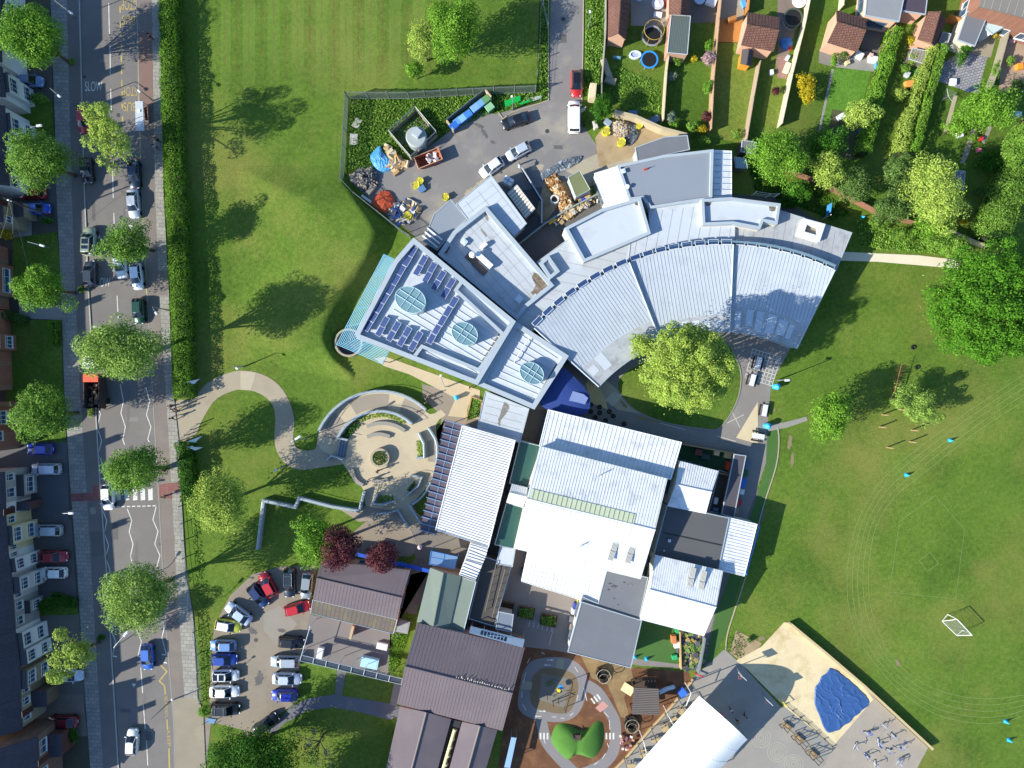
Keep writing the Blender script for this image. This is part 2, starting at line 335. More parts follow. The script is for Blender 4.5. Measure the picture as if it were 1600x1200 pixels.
def cover(name,poly,n,hmax,mat,seed=1,size=.22,kind='stuff',label=None,cat=None,z0=.02):
    """low uncountable ground cover inside a pixel polygon"""
    rng=np.random.default_rng(seed); pl=[tuple(P(x,y,0))[:2] for x,y in poly]; A=np.array(pl); lo,hi=A.min(0),A.max(0); out=[]
    while len(out)<n:
        q=rng.uniform(lo,hi,(4000,2)); ins=np.zeros(len(q),bool)
        for i in range(len(pl)):
            (x1,y1),(x2,y2)=pl[i-1],pl[i]; c=((y1>q[:,1])!=(y2>q[:,1]))&(q[:,0]<(x2-x1)*(q[:,1]-y1)/(y2-y1+1e-9)+x1); ins^=c
        out+=q[ins].tolist()
    q=np.array(out[:n]); h=hmax*(.35+.65*(.5+.25*np.sin(q[:,0]*1.7+seed)+.25*np.sin(q[:,1]*1.3+q[:,0]*.6)))*rng.uniform(.1,1,n)
    C=np.column_stack([q,z0+h]); N=rng.normal(size=(n,3))*.55+np.array([0,0,.8]); me=leafmesh(name,C,N,size,rng,mat); o=link_mesh(name,me); tagit(o,label,cat,None,kind); return o
# ---------- ground ----------
LV=[0]
def sheet(name,px,mat,z,label=None):
    mb=MB(); mb.face(ccw_t(PP(px,0),z)); o=build(name,mb,mat,kind='structure'); 
    if label: o['label']=label
    return o
def ccw_t(pts,z): return [(p[0],p[1],z) for p in ccw(pts)]
def raised(name,px,mat,z,mside=None,label=None):
    mb=MB(); mb.prism(PP(px,0),-.05,z,0,1); o=build(name,mb,[mside or CONCG,mat],kind='structure')
    if label: o['label']=label
    return o
mb=MB(); mb.face([(-900,-900,0),(900,-900,0),(900,900,0),(-900,900,0)]); build('ground',mb,GRASS,kind='structure')
# road with kerbed pavements
def edge(pts,ys=None): return pts
LK=[(124,-60),(125,0),(133,300),(139,450),(148,600),(157,750),(168,900),(177,1050),(186,1200),(190,1260)]   # west kerb
RK=[(213,-60),(214,0),(222,300),(230,450),(238,600),(247,750),(255,900),(263,1020),(272,1130),(274,1200),(277,1260)]
sheet('road',LK+RK[::-1],ASPH,.012)
LP=[(104,-60),(105,0),(113,300),(118,450),(125,600),(135,750),(144,900),(153,1050),(162,1200),(166,1260)]
LQ=[(78,-60),(80,0),(87,200),(89,300),(96,450),(101,600),(110,750),(122,900),(131,1050),(142,1200),(146,1260)]
raised('pavement',LK+LP[::-1],M('6d6966',.9,.14,.3,8,.25,30,dirt='7d766b',damt=.4),.11)
raised('pavement',LP+LQ[::-1],SLAB,.116)
raised('kerb',[(x-1.4,y) for x,y in LK]+[(x+.6,y) for x,y in LK[::-1]],M('a5a29a',.85,.12,1,5),.124)
RP=[(238,-60),(238,0),(243,300),(249,450),(259,600),(268,750),(273,840),(276,900),(283,1000),(289,1090)]
RQ=[(250,-60),(251,0),(256,300),(264,450),(270,600),(280,690),(283,760),(291,900),(302,960),(309,1090)]
raised('pavement',RK[:8]+[(270,1090)]+RP[::-1],ASPHB,.11)
raised('pavement',RP+RQ[::-1],SLABL,.116)
raised('pavement',[(270,1090),(309,1090),(318,1110),(322,1200),(322,1260),(277,1260),(274,1200),(272,1130)],M('8f8675',.92,.14,.3,8,.25,30,dirt='a59b86',damt=.4),.112)
raised('kerb',[(x-.5,y) for x,y in RK]+[(x+1,y) for x,y in RK[::-1]],M('8f8c85',.85,.12,1,5),.124)
raised('pavement',[(231,423),(262,423),(263,462),(232,462)],ASPHB,.121)
raised('pavement',[(x,y) for x,y in ((214,50),(238,50),(240,170),(218,170))],M('7d655c',.92,.14,.3,8,.25,30),.113)
raised('tactile_paving',[(111,771),(146,770),(146,759),(155,758),(157,781),(112,784)],TACT,.121)
raised('tactile_paving',[(248,757),(280,753),(281,768),(270,768),(270,779),(247,778)],TACT,.121)
sheet('road_patch',[(141,793),(150,792),(151,803),(143,803)],CONCG,.135)
raised('pavement',[(142,830),(160,830),(163,868),(145,870)],M('62605e',.9,.14,.3,8,.25,30),.118)
# front gardens and drives west of the pavement
for i,(poly,mt) in enumerate([
 ([(-60,92),(80,92),(84,158),(-60,160)],M('585450',.9,.15,.4,8,.2,25)),([(-60,268),(88,268),(90,345),(-60,345)],ASPHD),
 ([(30,465),(96,480),(98,500),(30,497)],CONCG),([(-60,690),(105,688),(108,812),(-60,812)],ASPHD),([(-60,725),(45,737),(50,812),(-60,812)],M('69696c',.9,.15)),
 ([(48,812),(112,812),(120,935),(48,935)],M('5b5856',.9,.18,.5,8,.2,20)),([(48,960),(124,958),(133,1100),(60,1100)],M('66625c',.9,.18,.5,8,.2,20)),
 ([(-60,1085),(130,1085),(137,1150),(-60,1150)],M('746a60',.9,.18,.5,8,.2,20)),([(-60,1150),(140,1150),(146,1260),(-60,1260)],M('4c4a3c',.95,.25,.5,8,.3,20)),
 ([(-60,-60),(78,-60),(80,92),(-60,92)],M('54523f',.95,.25,.5,8,.3,20)),([(0,345),(50,345),(50,372),(0,372)],CONCG)]):
    sheet('driveway',poly,mt,.02+.004*i)
for poly in ([(-30,158),(82,158),(86,225),(-30,225)],[(20,372),(90,362),(97,450),(20,465)],[(14,500),(97,500),(99,600),(14,600)],[(10,600),(101,600),(104,690),(10,690)],[(60,935),(122,935),(122,960),(58,962)]):
    sheet('front_lawn',poly,LAWN,.074)
# school entrance: brownish path and the rest of the hard ground
PATHM=M('9f947f',.9,.1,.3,8,.25,30,dirt='857b6a',damt=.3)
outer=dens([(274,629),(301,624),(320,602),(348,586),(377,579),(410,585),(436,602),(452,627),(460,656),(458,684),(461,697),(469,703),(492,702),(497,678),(501,670),(535,672),(545,700),(540,722),(524,727),(503,730),(475,734),(452,729),(436,712),(429,689),(430,650),(422,627),(399,612),(371,609),(340,622),(323,644),(312,665),(305,680),(280,687)],8,True)
sheet('path',[(p.x,p.y) for p in [Vector((a[0],a[1])) for a in outer]],PATHM,.03)
SEG1=M('b0a68f',.9,.1,.3,8,.25,30)
sheet('path_band',[(376,580),(400,582),(392,610),(376,609)],SEG1,.036)
# raised field west of the hall: a bank that drops steeply to the building
pl_E=[(533,286),(548,305),(571,343),(578,367),(571,398),(555,420),(539,437),(520,468),(508,495),(503,520),(506,548),(520,568),(548,584)]
pl_F=[(541,284),(560,304),(600,336),(625,360),(613,385),(597,410),(579,440),(561,470),(544,500),(530,535),(532,560),(554,588)]
pl_W=[(420,292),(400,360),(390,430),(380,500),(385,545),(430,570),(548,583)]
def pdist(p,pl):
    best=1e9
    for a,b in zip(pl,pl[1:]):
        d=b-a; t=max(0,min(1,(p-a).dot(d)/d.length_squared)); best=min(best,(p-(a+d*t)).length)
    return best
def bank():
    E=[Vector(P(x,y)[:2]) for x,y in pl_E]; outer=[(352,250),(534,250)]+pl_F+[(548,606),(340,574)]
    Wp=[Vector(P(x,y)[:2]) for x,y in ((355,250),(345,400),(345,572))]; T=[Vector(P(x,y)[:2]) for x,y in ((352,250),(534,250))]; Bt=[Vector(P(x,y)[:2]) for x,y in ((345,574),(430,580),(548,604))]
    poly=[Vector(P(x,y)[:2]) for x,y in outer]; xs=np.arange(-46,-17,.5); ys=np.arange(0,36,.5)
    def inside(p,pl):
        c=False
        for i in range(len(pl)):
            a,b=pl[i-1],pl[i]
            if (a.y>p.y)!=(b.y>p.y) and p.x<(b.x-a.x)*(p.y-a.y)/(b.y-a.y)+a.x: c=not c
        return c
    Eo=[Vector(P(x,y)[:2]) for x,y in pl_F]; crest=[Vector(P(x,y)[:2]) for x,y in [(352,250),(534,250)]+pl_E+[(548,606),(340,574)]]; Ep=[Vector(P(x,y)[:2]) for x,y in pl_E]; sm=lambda t:(lambda u:u*u*(3-2*u))(max(0,min(1,t)))
    mb=MB(); idx={}
    for i,x in enumerate(xs):
        for j,y in enumerate(ys):
            p=Vector((x,y)); z=-.06
            if inside(p,poly):
                dF=pdist(p,Eo); dC=pdist(p,Ep); q_=1.0 if inside(p,crest) else sm(dF/(dF+dC)*1.15); z=-.06+2.2*min(q_,sm(pdist(p,Wp)/17),sm(pdist(p,Bt)/7),sm(pdist(p,T)/9))
            idx[i,j]=len(mb.v); mb.v.append((x,y,z))
    for i in range(len(xs)-1):
        for j in range(len(ys)-1):
            q=(idx[i,j],idx[i+1,j],idx[i+1,j+1],idx[i,j+1])
            if max(mb.v[t][2] for t in q)>-.05: mb.f.append(q); mb.m.append(0)
    build('grass_bank',mb,GRASS,smooth=True,kind='structure')
bank()
# service yard and lane
sheet('lane',[(862,-60),(912,-60),(911,60),(908,190),(918,206),(934,230),(925,262),(892,286),(845,292),(800,300),(765,300),(735,330),(690,380),(655,376),(620,345),(590,320),(545,282),(560,262),(640,250),(690,215),(740,175),(775,178),(857,157)],ASPHD if False else M('7b7876',.92,.14,.22,9,.25,30,dirt='a39a88',damt=.65,ds=.14),.016)
mb=MB(); mb.strip([tuple(P(x,y)[:2]) for x,y in ((857,-40),(857,157),(800,176),(786,186),(779,176))],.15,0,.12); build('kerb',mb,CONC,kind='structure')
mb=MB(); mb.strip([tuple(P(x,y)[:2]) for x,y in ((912,-40),(911,60),(909,160))],.15,0,.12); build('kerb',mb,CONC,kind='structure')
sheet('rough_ground',[(543,150),(838,137),(845,-60),(857,-60),(857,157),(800,176),(770,178),(690,215),(640,250),(560,262),(540,285)],ROUGH,.010)
cover('rough_grass',[(547,156),(690,148),(836,142),(850,150),(800,172),(765,178),(690,210),(640,245),(575,268),(545,262)],9000,.28,L_MID,3,.22)
cover('rough_grass',[(846,-5),(856,-5),(856,154),(838,160),(843,130)],1200,.35,L_MID,4,.22)
cover('rough_grass',[(915,-5),(946,-5),(940,100),(932,150),(914,150)],3500,.5,L_MID,5,.25)
sheet('soil',[(930,215),(950,190),(985,184),(1075,214),(1072,236),(1000,250),(985,262),(935,285),(905,300),(880,310),(850,350),(838,330),(850,285),(893,283),(935,258)],SOIL,.022)
sheet('concrete_apron',[(880,265),(933,240),(936,262),(990,245),(985,262),(930,290)],CONC,.027)
# top right gardens
sheet('garden_ground',[(914,-60),(1660,-60),(1660,420),(1500,375),(1375,340),(1160,262),(1075,214),(985,184),(935,165),(945,0)],LAWN,.008)
RG=Mgrass('dry_lawn','4a6a22','6a7f33','7f8e40','8e8a4c',.7)
sheet('garden_lawn',[(1111,66),(1160,66),(1178,100),(1180,120),(1160,225),(1105,212)],RG,.014)
sheet('garden_lawn',[(1205,100),(1240,100),(1212,205),(1185,215)],RG,.015)
sheet('garden_lawn',[(1301,107),(1362,108),(1345,168),(1285,200)],Mgrass('mown_lawn','3f6a1e','5a8730','709a40','7e9446',.4),.016)
sheet('garden_lawn',[(1402,165),(1425,150),(1400,235),(1388,238)],RG,.0165)
sheet('patio',[(985,-40),(1045,-40),(1044,42),(986,40)],CONCG,.018); sheet('patio',[(1076,-40),(1125,-40),(1118,35),(1076,36)],M('6a665f',.9,.2),.019)
sheet('patio',[(1125,-40),(1165,-40),(1162,30),(1119,30)],M('a39379',.9,.12,.5,7,.2,20),.02)
sheet('patio',[(1215,-40),(1266,-40),(1228,100),(1215,102)],M('7f7065',.9,.2,.6,7,.2,20),.021)
sheet('patio',[(1212,90),(1232,85),(1229,124),(1214,121)],Mbrick('a98478','9d776b','7c6058',.3,.3,0,.02,off=0),.024)
sheet('patio',[(1311,80),(1375,95),(1365,112),(1305,105)],CONCG,.021); sheet('patio',[(1280,76),(1303,84),(1298,104),(1279,98)],M('7d7a75',.9,.15),.025)
sheet('patio',[(1353,22),(1405,30),(1378,92),(1345,82)],M('6d625d',.9,.2,.5,7,.2,20),.022)
sheet('patio',[(1504,80),(1545,88),(1542,92),(1528,146),(1508,142),(1464,126),(1470,100)],Mbrick('a3a3a6','8d8d92','63636a',.55,.4,R(-15),.045),.026)
sheet('patio',[(1530,40),(1560,45),(1548,90),(1518,84)],M('948a78',.9,.15,.5,7,.2,20),.027)
sheet('patio',[(1568,60),(1660,60),(1660,140),(1560,145)],M('a08a74',.9,.2,.5,7,.2,20),.021)
sheet('garden_path',[(1299,108),(1303,108),(1282,206),(1278,206)],CONCG,.03); sheet('garden_path',[(1490,148),(1496,150),(1481,205),(1474,206)],M('a89c86',.9,.15),.03)
sheet('garden_path',[(1519,200),(1524,202),(1514,240),(1506,256),(1500,255),(1506,236)],M('8f887a',.9,.15),.03)
sheet('garden_path',[(1544,197),(1550,199),(1538,226),(1534,222)],M('8f887a',.9,.15),.031)
sheet('garden_path',[(1309,393),(1370,396),(1435,399),(1502,407),(1498,420),(1430,414),(1370,409),(1307,407)],M('d8cdb6',.95,.1,.5,7,.5,14),.03)
sheet('flower_bed',[(1300,170),(1350,180),(1335,250),(1290,240)],M('525238',1,.3,.5,7,.6,14,dirt='3f5a24',damt=.9,ds=.5),.018)
# south-east of the fan: play court, lawn strips
PLAY=M('807b76',.92,.1,.25,9,.25,30,dirt='938b7e',damt=.3)
sheet('playground',[(835,640),(873,575),(905,560),(944,575),(1005,545),(1060,540),(1130,505),(1240,535),(1205,600),(1199,668),(1198,720),(1165,815),(1130,900),(1105,1010),(1080,1045),(1000,1040),(890,1020),(880,1045),(835,1045),(815,1010),(790,975),(790,860),(1040,740),(1070,690),(860,640)],PLAY,.018)
isl=dens([(964,598),(985,575),(1020,560),(1060,540),(1130,535),(1150,560),(1158,590),(1150,630),(1125,668),(1100,670),(1040,660),(995,642),(972,620)],8,True)
sheet('lawn_island',[(p.x,p.y) for p in isl],LAWN,.024)
mb=MB(); mb.strip([tuple(P(p.x,p.y)[:2]) for p in isl],.14,0,.1,closed=True); build('kerb',mb,CONCG,kind='structure')
sheet('paving_band',[(915,598),(945,592),(968,612),(1000,640),(1010,648),(965,640),(940,620)],M('a99d84',.9,.1),.0225)
sheet('pale_paving',[(1184,628),(1184,694),(1150,684)],M('c4b595',.9,.08),.0235)
sheet('pale_paving',[(916,600),(925,582),(946,625),(950,640),(920,628)],M('c4b07c',.9,.08),.0238)
sheet('turf_strip',[(1199,672),(1215,668),(1217,690),(1212,730),(1190,800),(1160,900),(1135,985),(1112,1035),(1104,1035),(1118,960),(1165,830),(1196,735)],TURF,.03)
mb=MB(); mb.strip([tuple(P(x,y)[:2]) for x,y in dens([Vector((a,b)) for a,b in ((1215,668),(1217,690),(1212,730),(1190,800),(1165,900),(1138,985),(1134,1015))],6)],.16,0,.09); build('path_edging',mb,CONC,kind='structure')
sheet('garden_path',[(1199,664),(1225,660),(1260,651),(1262,657),(1230,668),(1200,674)],CONCG,.032)
# bark playground, small road loop
sheet('bark_ground',[(815,1010),(860,1010),(984,1042),(1075,1050),(1085,1075),(1010,1140),(950,1260),(770,1260),(790,1120)],BARK,.022)
sheet('bark_pale',[(905,1020),(985,1040),(990,1065),(975,1090),(985,1125),(970,1120),(950,1070),(925,1060)],BARKL,.026)
LOOP=M('807c7c',.9,.1,.25,9,.2,30); 
def pxs(l): return [(p.x,p.y) for p in l]
lp=dens([(838,1030),(880,1027),(905,1038),(918,1060),(913,1095),(898,1120),(870,1128),(830,1122),(810,1105),(813,1070),(820,1045)],5,True)
sheet('play_road',pxs(lp),LOOP,.030)
sheet('play_road_centre',pxs(dens([(850,1043),(883,1047),(900,1058),(903,1080),(893,1108),(875,1115),(835,1105),(828,1085),(832,1058)],5,True)),M('75664f',1,.2,.5,10,.8,14),.034)
sheet('play_mat',[(847,1052),(893,1061),(882,1106),(842,1093)],M('77726a',.9,.15,.6,9,.2,30),.038)
arm=dens([(916,1070),(934,1082),(952,1110),(961,1130),(961,1160),(955,1180),(940,1195),(920,1205),(900,1212)],5); mb=MB(); mb.strip([tuple(P(p.x,p.y)[:2]) for p in arm],1.75,None,.0305); build('play_road',mb,LOOP,kind='structure')
arm=dens([(845,1122),(851,1150),(858,1165),(875,1185),(900,1210)],5); mb=MB(); mb.strip([tuple(P(p.x,p.y)[:2]) for p in arm],1.75,None,.0315); build('play_road',mb,LOOP,kind='structure')
sheet('play_road_patch',[(930,1106),(942,1095),(951,1103),(938,1113)],M('c08f86',.9,.1),.0355); sheet('play_road_patch',[(871,1029),(882,1030),(880,1046),(868,1043)],M('93937e',.9,.1),.0355); sheet('play_road_patch',[(816,1064),(832,1066),(830,1078),(814,1076)],M('93937e',.9,.1),.0356)
# artificial grass court by the grey roof
sheet('turf_court',[(996,968),(1068,984),(1062,1038),(985,1028)],TURF,.034)
# hard court in the south, sand pit, gym ground
sheet('hard_court',[(1132,1014),(1165,1045),(1225,1110),(1290,1180),(1345,1260),(940,1260),(945,1215),(975,1185),(1015,1138),(1050,1100),(1082,1060)],M('8f8b84',.92,.1,.25,9,.2,30,dirt='a19b8e',damt=.3),.028)
sheet('gym_ground',[(1226,1104),(1302,1165),(1290,1200),(1210,1110)],CONCG,.031)
raised('sand_pit',[(1225,972),(1233,973),(1345,1067),(1364,1093),(1302,1165),(1226,1104),(1168,1046),(1150,1032),(1190,1010)],SAND,.06,TIMB)
sheet('gym_ground',[(1345,1066),(1366,1090),(1450,1168),(1400,1260),(1262,1260),(1300,1166),(1364,1094)],M('9b9285',.95,.15,.4,9,.4,20),.05)
sheet('worn_soil',[(1150,985),(1190,1005),(1168,1040),(1140,1020)],SOIL,.02)
# car park and its surroundings, south west
sheet('car_park',[(270,1085),(320,1112),(327,1112),(331,1010),(336,975),(360,930),(395,897),(440,885),(495,884),(487,935),(486,960),(476,1000),(468,1035),(466,1090),(455,1103),(430,1120),(400,1165),(378,1140),(330,1128),(322,1200),(322,1260),(277,1260)],M('8a8072',.92,.14,.25,8,.25,25,dirt='6f675d',damt=.5,ds=.18),.024)
sheet('car_park_slab',[(412,958),(437,946),(465,975),(433,1008),(412,985)],M('8d877d',.92,.12,.4,8,.25,25),.029)
sheet('paved_court',[(484,960),(610,985),(606,1065),(470,1028)],M('7a7472',.92,.1,.25,9,.2,30),.026)
sheet('service_path',[(500,935),(650,960),(672,890),(660,870),(640,880),(612,990),(605,1010),(615,1012),(632,990)],M('6d6a62',.92,.15,.3,8,.25,25),.022)
sheet('garden_path',[(455,1104),(480,1092),(520,1085),(565,1092),(615,1100),(640,1110),(610,1125),(560,1112),(520,1105),(480,1110),(445,1130),(425,1150),(418,1142)],M('6a6c72',.92,.15,.3,8,.25,25),.026)
sheet('garden_path',[(527,1046),(541,1049),(533,1095),(523,1086)],M('6d6c6a',.92,.15),.028); sheet('garden_path',[(616,1066),(626,1068),(620,1104),(609,1100)],CONCG,.028)
sheet('service_yard',[(640,385),(720,300),(770,265),(850,290),(950,320),(1010,300),(1120,300),(1220,310),(1320,370),(1290,420),(1235,530),(1000,560),(945,585),(830,630),(740,600),(640,560)],M('5f5d5b',.92,.14,.3,8,.25,25),.0125)
sheet('service_yard',[(690,650),(860,600),(1060,690),(1170,720),(1195,800),(1105,1040),(820,1020),(655,985)],M('68635e',.92,.14,.3,8,.25,25),.0128)
sheet('front_yard',[(-60,-60),(78,-60),(89,300),(101,600),(122,900),(142,1200),(146,1260),(-60,1260)],M('4b4a44',.92,.2,.3,8,.25,25),.013)
sheet('service_yard',[(655,820),(690,830),(735,850),(745,905),(830,920),(815,1010),(735,985),(660,975),(650,880),(640,800)],M('777069',.92,.14,.3,8,.25,25),.020)
sheet('courtyard',[(785,855),(820,860),(815,905),(905,940),(888,1020),(860,1015),(815,1010),(790,975)],M('857d77',.92,.12,.3,8,.25,25),.0235)
sheet('terrace',[(660,600),(705,612),(745,612),(750,668),(720,662),(695,655),(672,745),(640,800),(655,830),(690,830),(640,870),(560,866),(500,850),(545,838),(600,790),(684,700),(690,650),(660,620)],M('8b7f70',.92,.14,.3,8,.25,25),.0185)
sheet('terrace',[(585,560),(602,557),(750,610),(748,655),(700,650),(712,622),(640,585),(600,572)],M('b9a88a',.9,.1),.031)

def blot(cx,cy,rx,ry,seed,mat,z,name='worn_soil',rot=0):
    rng=random.Random(seed); pts=[]; n=26
    for i in range(n): a=i*6.283/n; k=rng.uniform(.6,1.2); x=rx*k*math.cos(a); y=ry*k*math.sin(a); pts.append((cx+x*math.cos(rot)-y*math.sin(rot),cy+x*math.sin(rot)+y*math.cos(rot)))
    sheet(name,pts,mat,z)
WS=M('84785a',1,.2,1.2,8,.5,14,dirt='6d7a3c',damt=.8,ds=1.2)
for i,(x,y,rx,ry,r) in enumerate([(1234,692,3.5,12,.15),(1238,718,3,13,.1),(1403,1036,6,3.4,.9),(1190,998,7,4,-.4),(1352,992,0.1,.1,0),(1210,640,2,3,0),(1010,655,22,2.4,.25),(975,632,3,9,-.7),(1155,1010,6,10,.5),(553,160,4,1.5,0),(640,362,5,1.6,.7),(613,362,5,2,.9)]): blot(x,y,rx,ry,i,WS,.03+.0003*i,rot=r)
DST=M('a29783',.95,.12,1,8,.3,20,dirt='8b847a',damt=.8,ds=.8)
for i,(x,y,rx,ry,r) in enumerate([(757,283,16,5,-.5),(735,300,14,6,-.6),(700,350,12,5,-.7),(840,262,12,5,-.2),(790,262,9,3,-.5)]): blot(x,y,rx,ry,i+40,DST,.0185+.0004*i,'dusty_patch',r)
OIL=M('5a5856',.85,.15,1,8,.2,20,dirt='6b6866',damt=.7,ds=1)
for i,(x,y,rx,ry,r) in enumerate([(757,208,12,3,1.0),(748,196,9,3,.4),(770,222,5,3,.5),(365,1030,6,4,0),(395,985,9,5,.6),(405,1060,7,12,.3),(440,985,8,3,.2),(200,640,3,30,.05),(212,880,3,40,.06),(196,300,2.5,60,.05),(225,1110,3,30,.05)]): blot(x,y,rx,ry,i+60,OIL if i<7 else M('6a6765',.9,.08,.5,8),.0305 if 3<=i<7 else .0165+.0003*i,'surface_stain',r)

DRN=M('3f4042',.7,.1); PAT=M('5d5b5a',.9,.1,.4,9,.2,30); PAT2=M('807b76',.9,.1,.4,9,.2,30)
for i,(x,y,w,h,c) in enumerate([(196,300,14,5,0),(163,560,6,22,0),(206,655,20,7,1),(180,830,9,26,0),(230,905,12,6,1),(213,985,7,20,0),(196,1110,16,6,0),(175,255,5,30,1),(160,95,12,5,1),(232,1150,9,14,0),(146,330,5,30,0),(205,515,22,4,1),(880,60,10,14,0),(872,230,14,6,0),(893,110,6,22,1),(830,212,10,5,1)]):
    q=[(x-w/2,y-h/2),(x+w/2,y-h/2+.5),(x+w/2+.5,y+h/2),(x-w/2+.7,y+h/2)]; sheet('road_patch',q,(PAT,PAT2)[c],.0163 if x<400 else .0187)
for i,(x,y) in enumerate([(132,120),(137,350),(146,520),(156,715),(165,870),(174,1010),(180,1120),(213,95),(226,395),(237,580),(251,850),(258,960)]):
    p=P(x,y,0); m=MB(); m.box((p.x,p.y,.0165),(.45,.4,.006),R(-4)); build('drain_cover',m,DRN,kind='structure')
for i,(x,y) in enumerate([(190,340),(205,700),(225,1010),(185,180),(855,205),(120,330),(150,900),(880,30),(400,1000)]):
    p=P(x,y,0); m=MB(); m.cyl((p.x,p.y,.012 if x>170 and x<400 else .02),.33,.33,.008 if 170<x<400 else .012,16); build('manhole_cover',m,DRN,kind='structure')
# ---------- buildings ----------
WALLB=M('8f9aa3',.7,.08); WALLG=M('a9aba8',.75,.08); RENDER=M('c9c4b6',.85,.08); CURT=M('6f8796',.5,.08)
ROOFG=M('b2b8bd',.75,.10,.35,5,.1,15,dirt='7c7a78',damt=.35,ds=.35); ROOFL=M('bac1c9',.7,.08,.3,5,.1,15,dirt='85827f',damt=.35,ds=.3)
ROOFD=M('6d7076',.85,.07,.25,7,.1,15,dirt='808084',damt=.25); ROOFK=M('565759',.85,.06,.3,7,.1,20); ROOFM=M('838a94',.7,.05,.2,6,.05,15)
CAP=M('a3adb4',.55,.07,1,8); SEAM=M('8e9294',.7,.1); WRIB=M('c6c9cc',.5,.05); WROOF=M('eeeeec',.45,.03,.4,6,dirt='b4b4ae',damt=.5,ds=.5); WROOF2=M('dcdfe2',.5,.06,.4,6,dirt='a4a8aa',damt=.6,ds=.6); BLUET=M('7494b8',.5,.06)
PANE=Mglass('38506a'); FRAMEW=M('d8dad8',.5,.04); FRAMEG=M('6e7880',.5,.05)
def window(parent,a,b,z0,z1,nrm,frame=FRAMEG,pane=PANE,bars=1,tr=0):
    """a framed window between wall points a,b (xy)"""
    a=Vector((a[0],a[1],0)); b=Vector((b[0],b[1],0)); d=(b-a).normalized(); L=(b-a).length; n=Vector((nrm[0],nrm[1],0)); ang=math.atan2(d.y,d.x); c=(a+b)/2; zc=(z0+z1)/2
    f=MB(); t=.07
    for s in (-1,1): f.box(c+d*s*(L/2-t/2)+n*.03+Vector((0,0,zc)),(t,.10,z1-z0),ang); 
    for z in (z0+t/2,z1-t/2): f.box(c+n*.03+Vector((0,0,z)),(L-2*t,.10,t),ang)
    for i in range(bars): f.box(a+d*L*(i+1)/(bars+1)+n*.03+Vector((0,0,zc)),(t*.8,.08,z1-z0-2*t),ang)
    if tr: f.box(c+n*.032+Vector((0,0,lerp(z0,z1,.7))),(L-2*t,.07,t*.7),ang)
    f.box(c+n*.08+Vector((0,0,z0-.04)),(L+.1,.2,.06),ang)
    o=build('window',f,frame,parent); g=MB(); g.box(c+n*.012+Vector((0,0,zc)),(L-2*t,.03,z1-z0-2*t),ang); p=build('pane',g,pane,o,); p.location=(0,0,0); return o
def windows_on(parent,pts,h,every=3.2,z0=.9,z1=2.2,edges=None,frame=FRAMEG,bars=1,fill=.62):
    pts=ccw(pts); k=len(pts)
    for i in range(k):
        a=Vector(pts[i][:2]); b=Vector(pts[(i+1)%k][:2]); d=b-a; L=d.length
        if L<2.4: continue
        n=Vector((d.y,-d.x)).normalized(); mid=(a+b)/2
        if edges is not None:
            if i not in edges: continue
        elif (-mid).dot(n)<=0: continue
        m=max(1,int(L/every)); d.normalize()
        for j in range(m):
            c=a+d*L*(j+.5)/m; w=L/m*fill/2; window(parent,c-d*w,c+d*w,z0,min(z1,h-.4),n,frame,bars=bars)
def flat(label,px,h,roof=ROOFG,wall=WALLG,par=0.,pw=.35,cap=CAP,cat='building',wins=True,seam=None,name='flat_roof_building',zb=-.05,root=None,wedges=None,rz=None,every=3.4):
    """flat-roofed block; px = roof outline in the photo, at the parapet's height h; par = parapet height above the roof sheet"""
    pts=ccw(PP(px,h)); c=sum((Vector(p) for p in pts),Vector())/len(pts); c.z=0
    r=root or thing(name,label,cat,c)
    w=MB(); hw=h-.12-(0 if par else .0); w.prism([(p[0],p[1]) for p in pts],zb,hw if not par else h-par-.15,cap=True); build('wall',w,wall,r)
    rf=MB()
    if par: 
        rf.prism(inset(pts,.03),h-par-.13,h-par)
        for sm_ in ([] if not seam else seam if isinstance(seam,list) else [seam]): seamlines(rf,pts,h-par+.01,*sm_)
        build('roof',rf,[roof,SEAM],r); pp=MB(); pp.strip([(p[0],p[1]) for p in pts],pw,h-par-.14,h,closed=True,off=pw/2-.0); build('parapet',pp,cap,r)
    else:
        rf.prism(inset(pts,-.12),h-.115,h); 
        for sm_ in ([] if not seam else seam if isinstance(seam,list) else [seam]): seamlines(rf,pts,h+.01,*sm_)
        rr=build('roof',rf,[roof,SEAM],r); pp=MB(); pp.strip([(p[0],p[1]) for p in pts],.12,h-.17,h+.06,closed=True,off=-.19); build('edge_trim',pp,cap,r)
    if wins: windows_on(r,pts,h-par,edges=wedges,every=every)
    return r
def inset(pts,d):
    pts=[Vector(p[:2]) for p in ccw(pts)]; k=len(pts); out=[]
    for i in range(k):
        a,b,c=pts[i-1],pts[i],pts[(i+1)%k]; d1=(b-a).normalized(); d2=(c-b).normalized(); n1=Vector((-d1.y,d1.x)); n2=Vector((-d2.y,d2.x)); n=(n1+n2).normalized(); out.append(b+n*d/max(.4,n.dot(n1)))
    return out
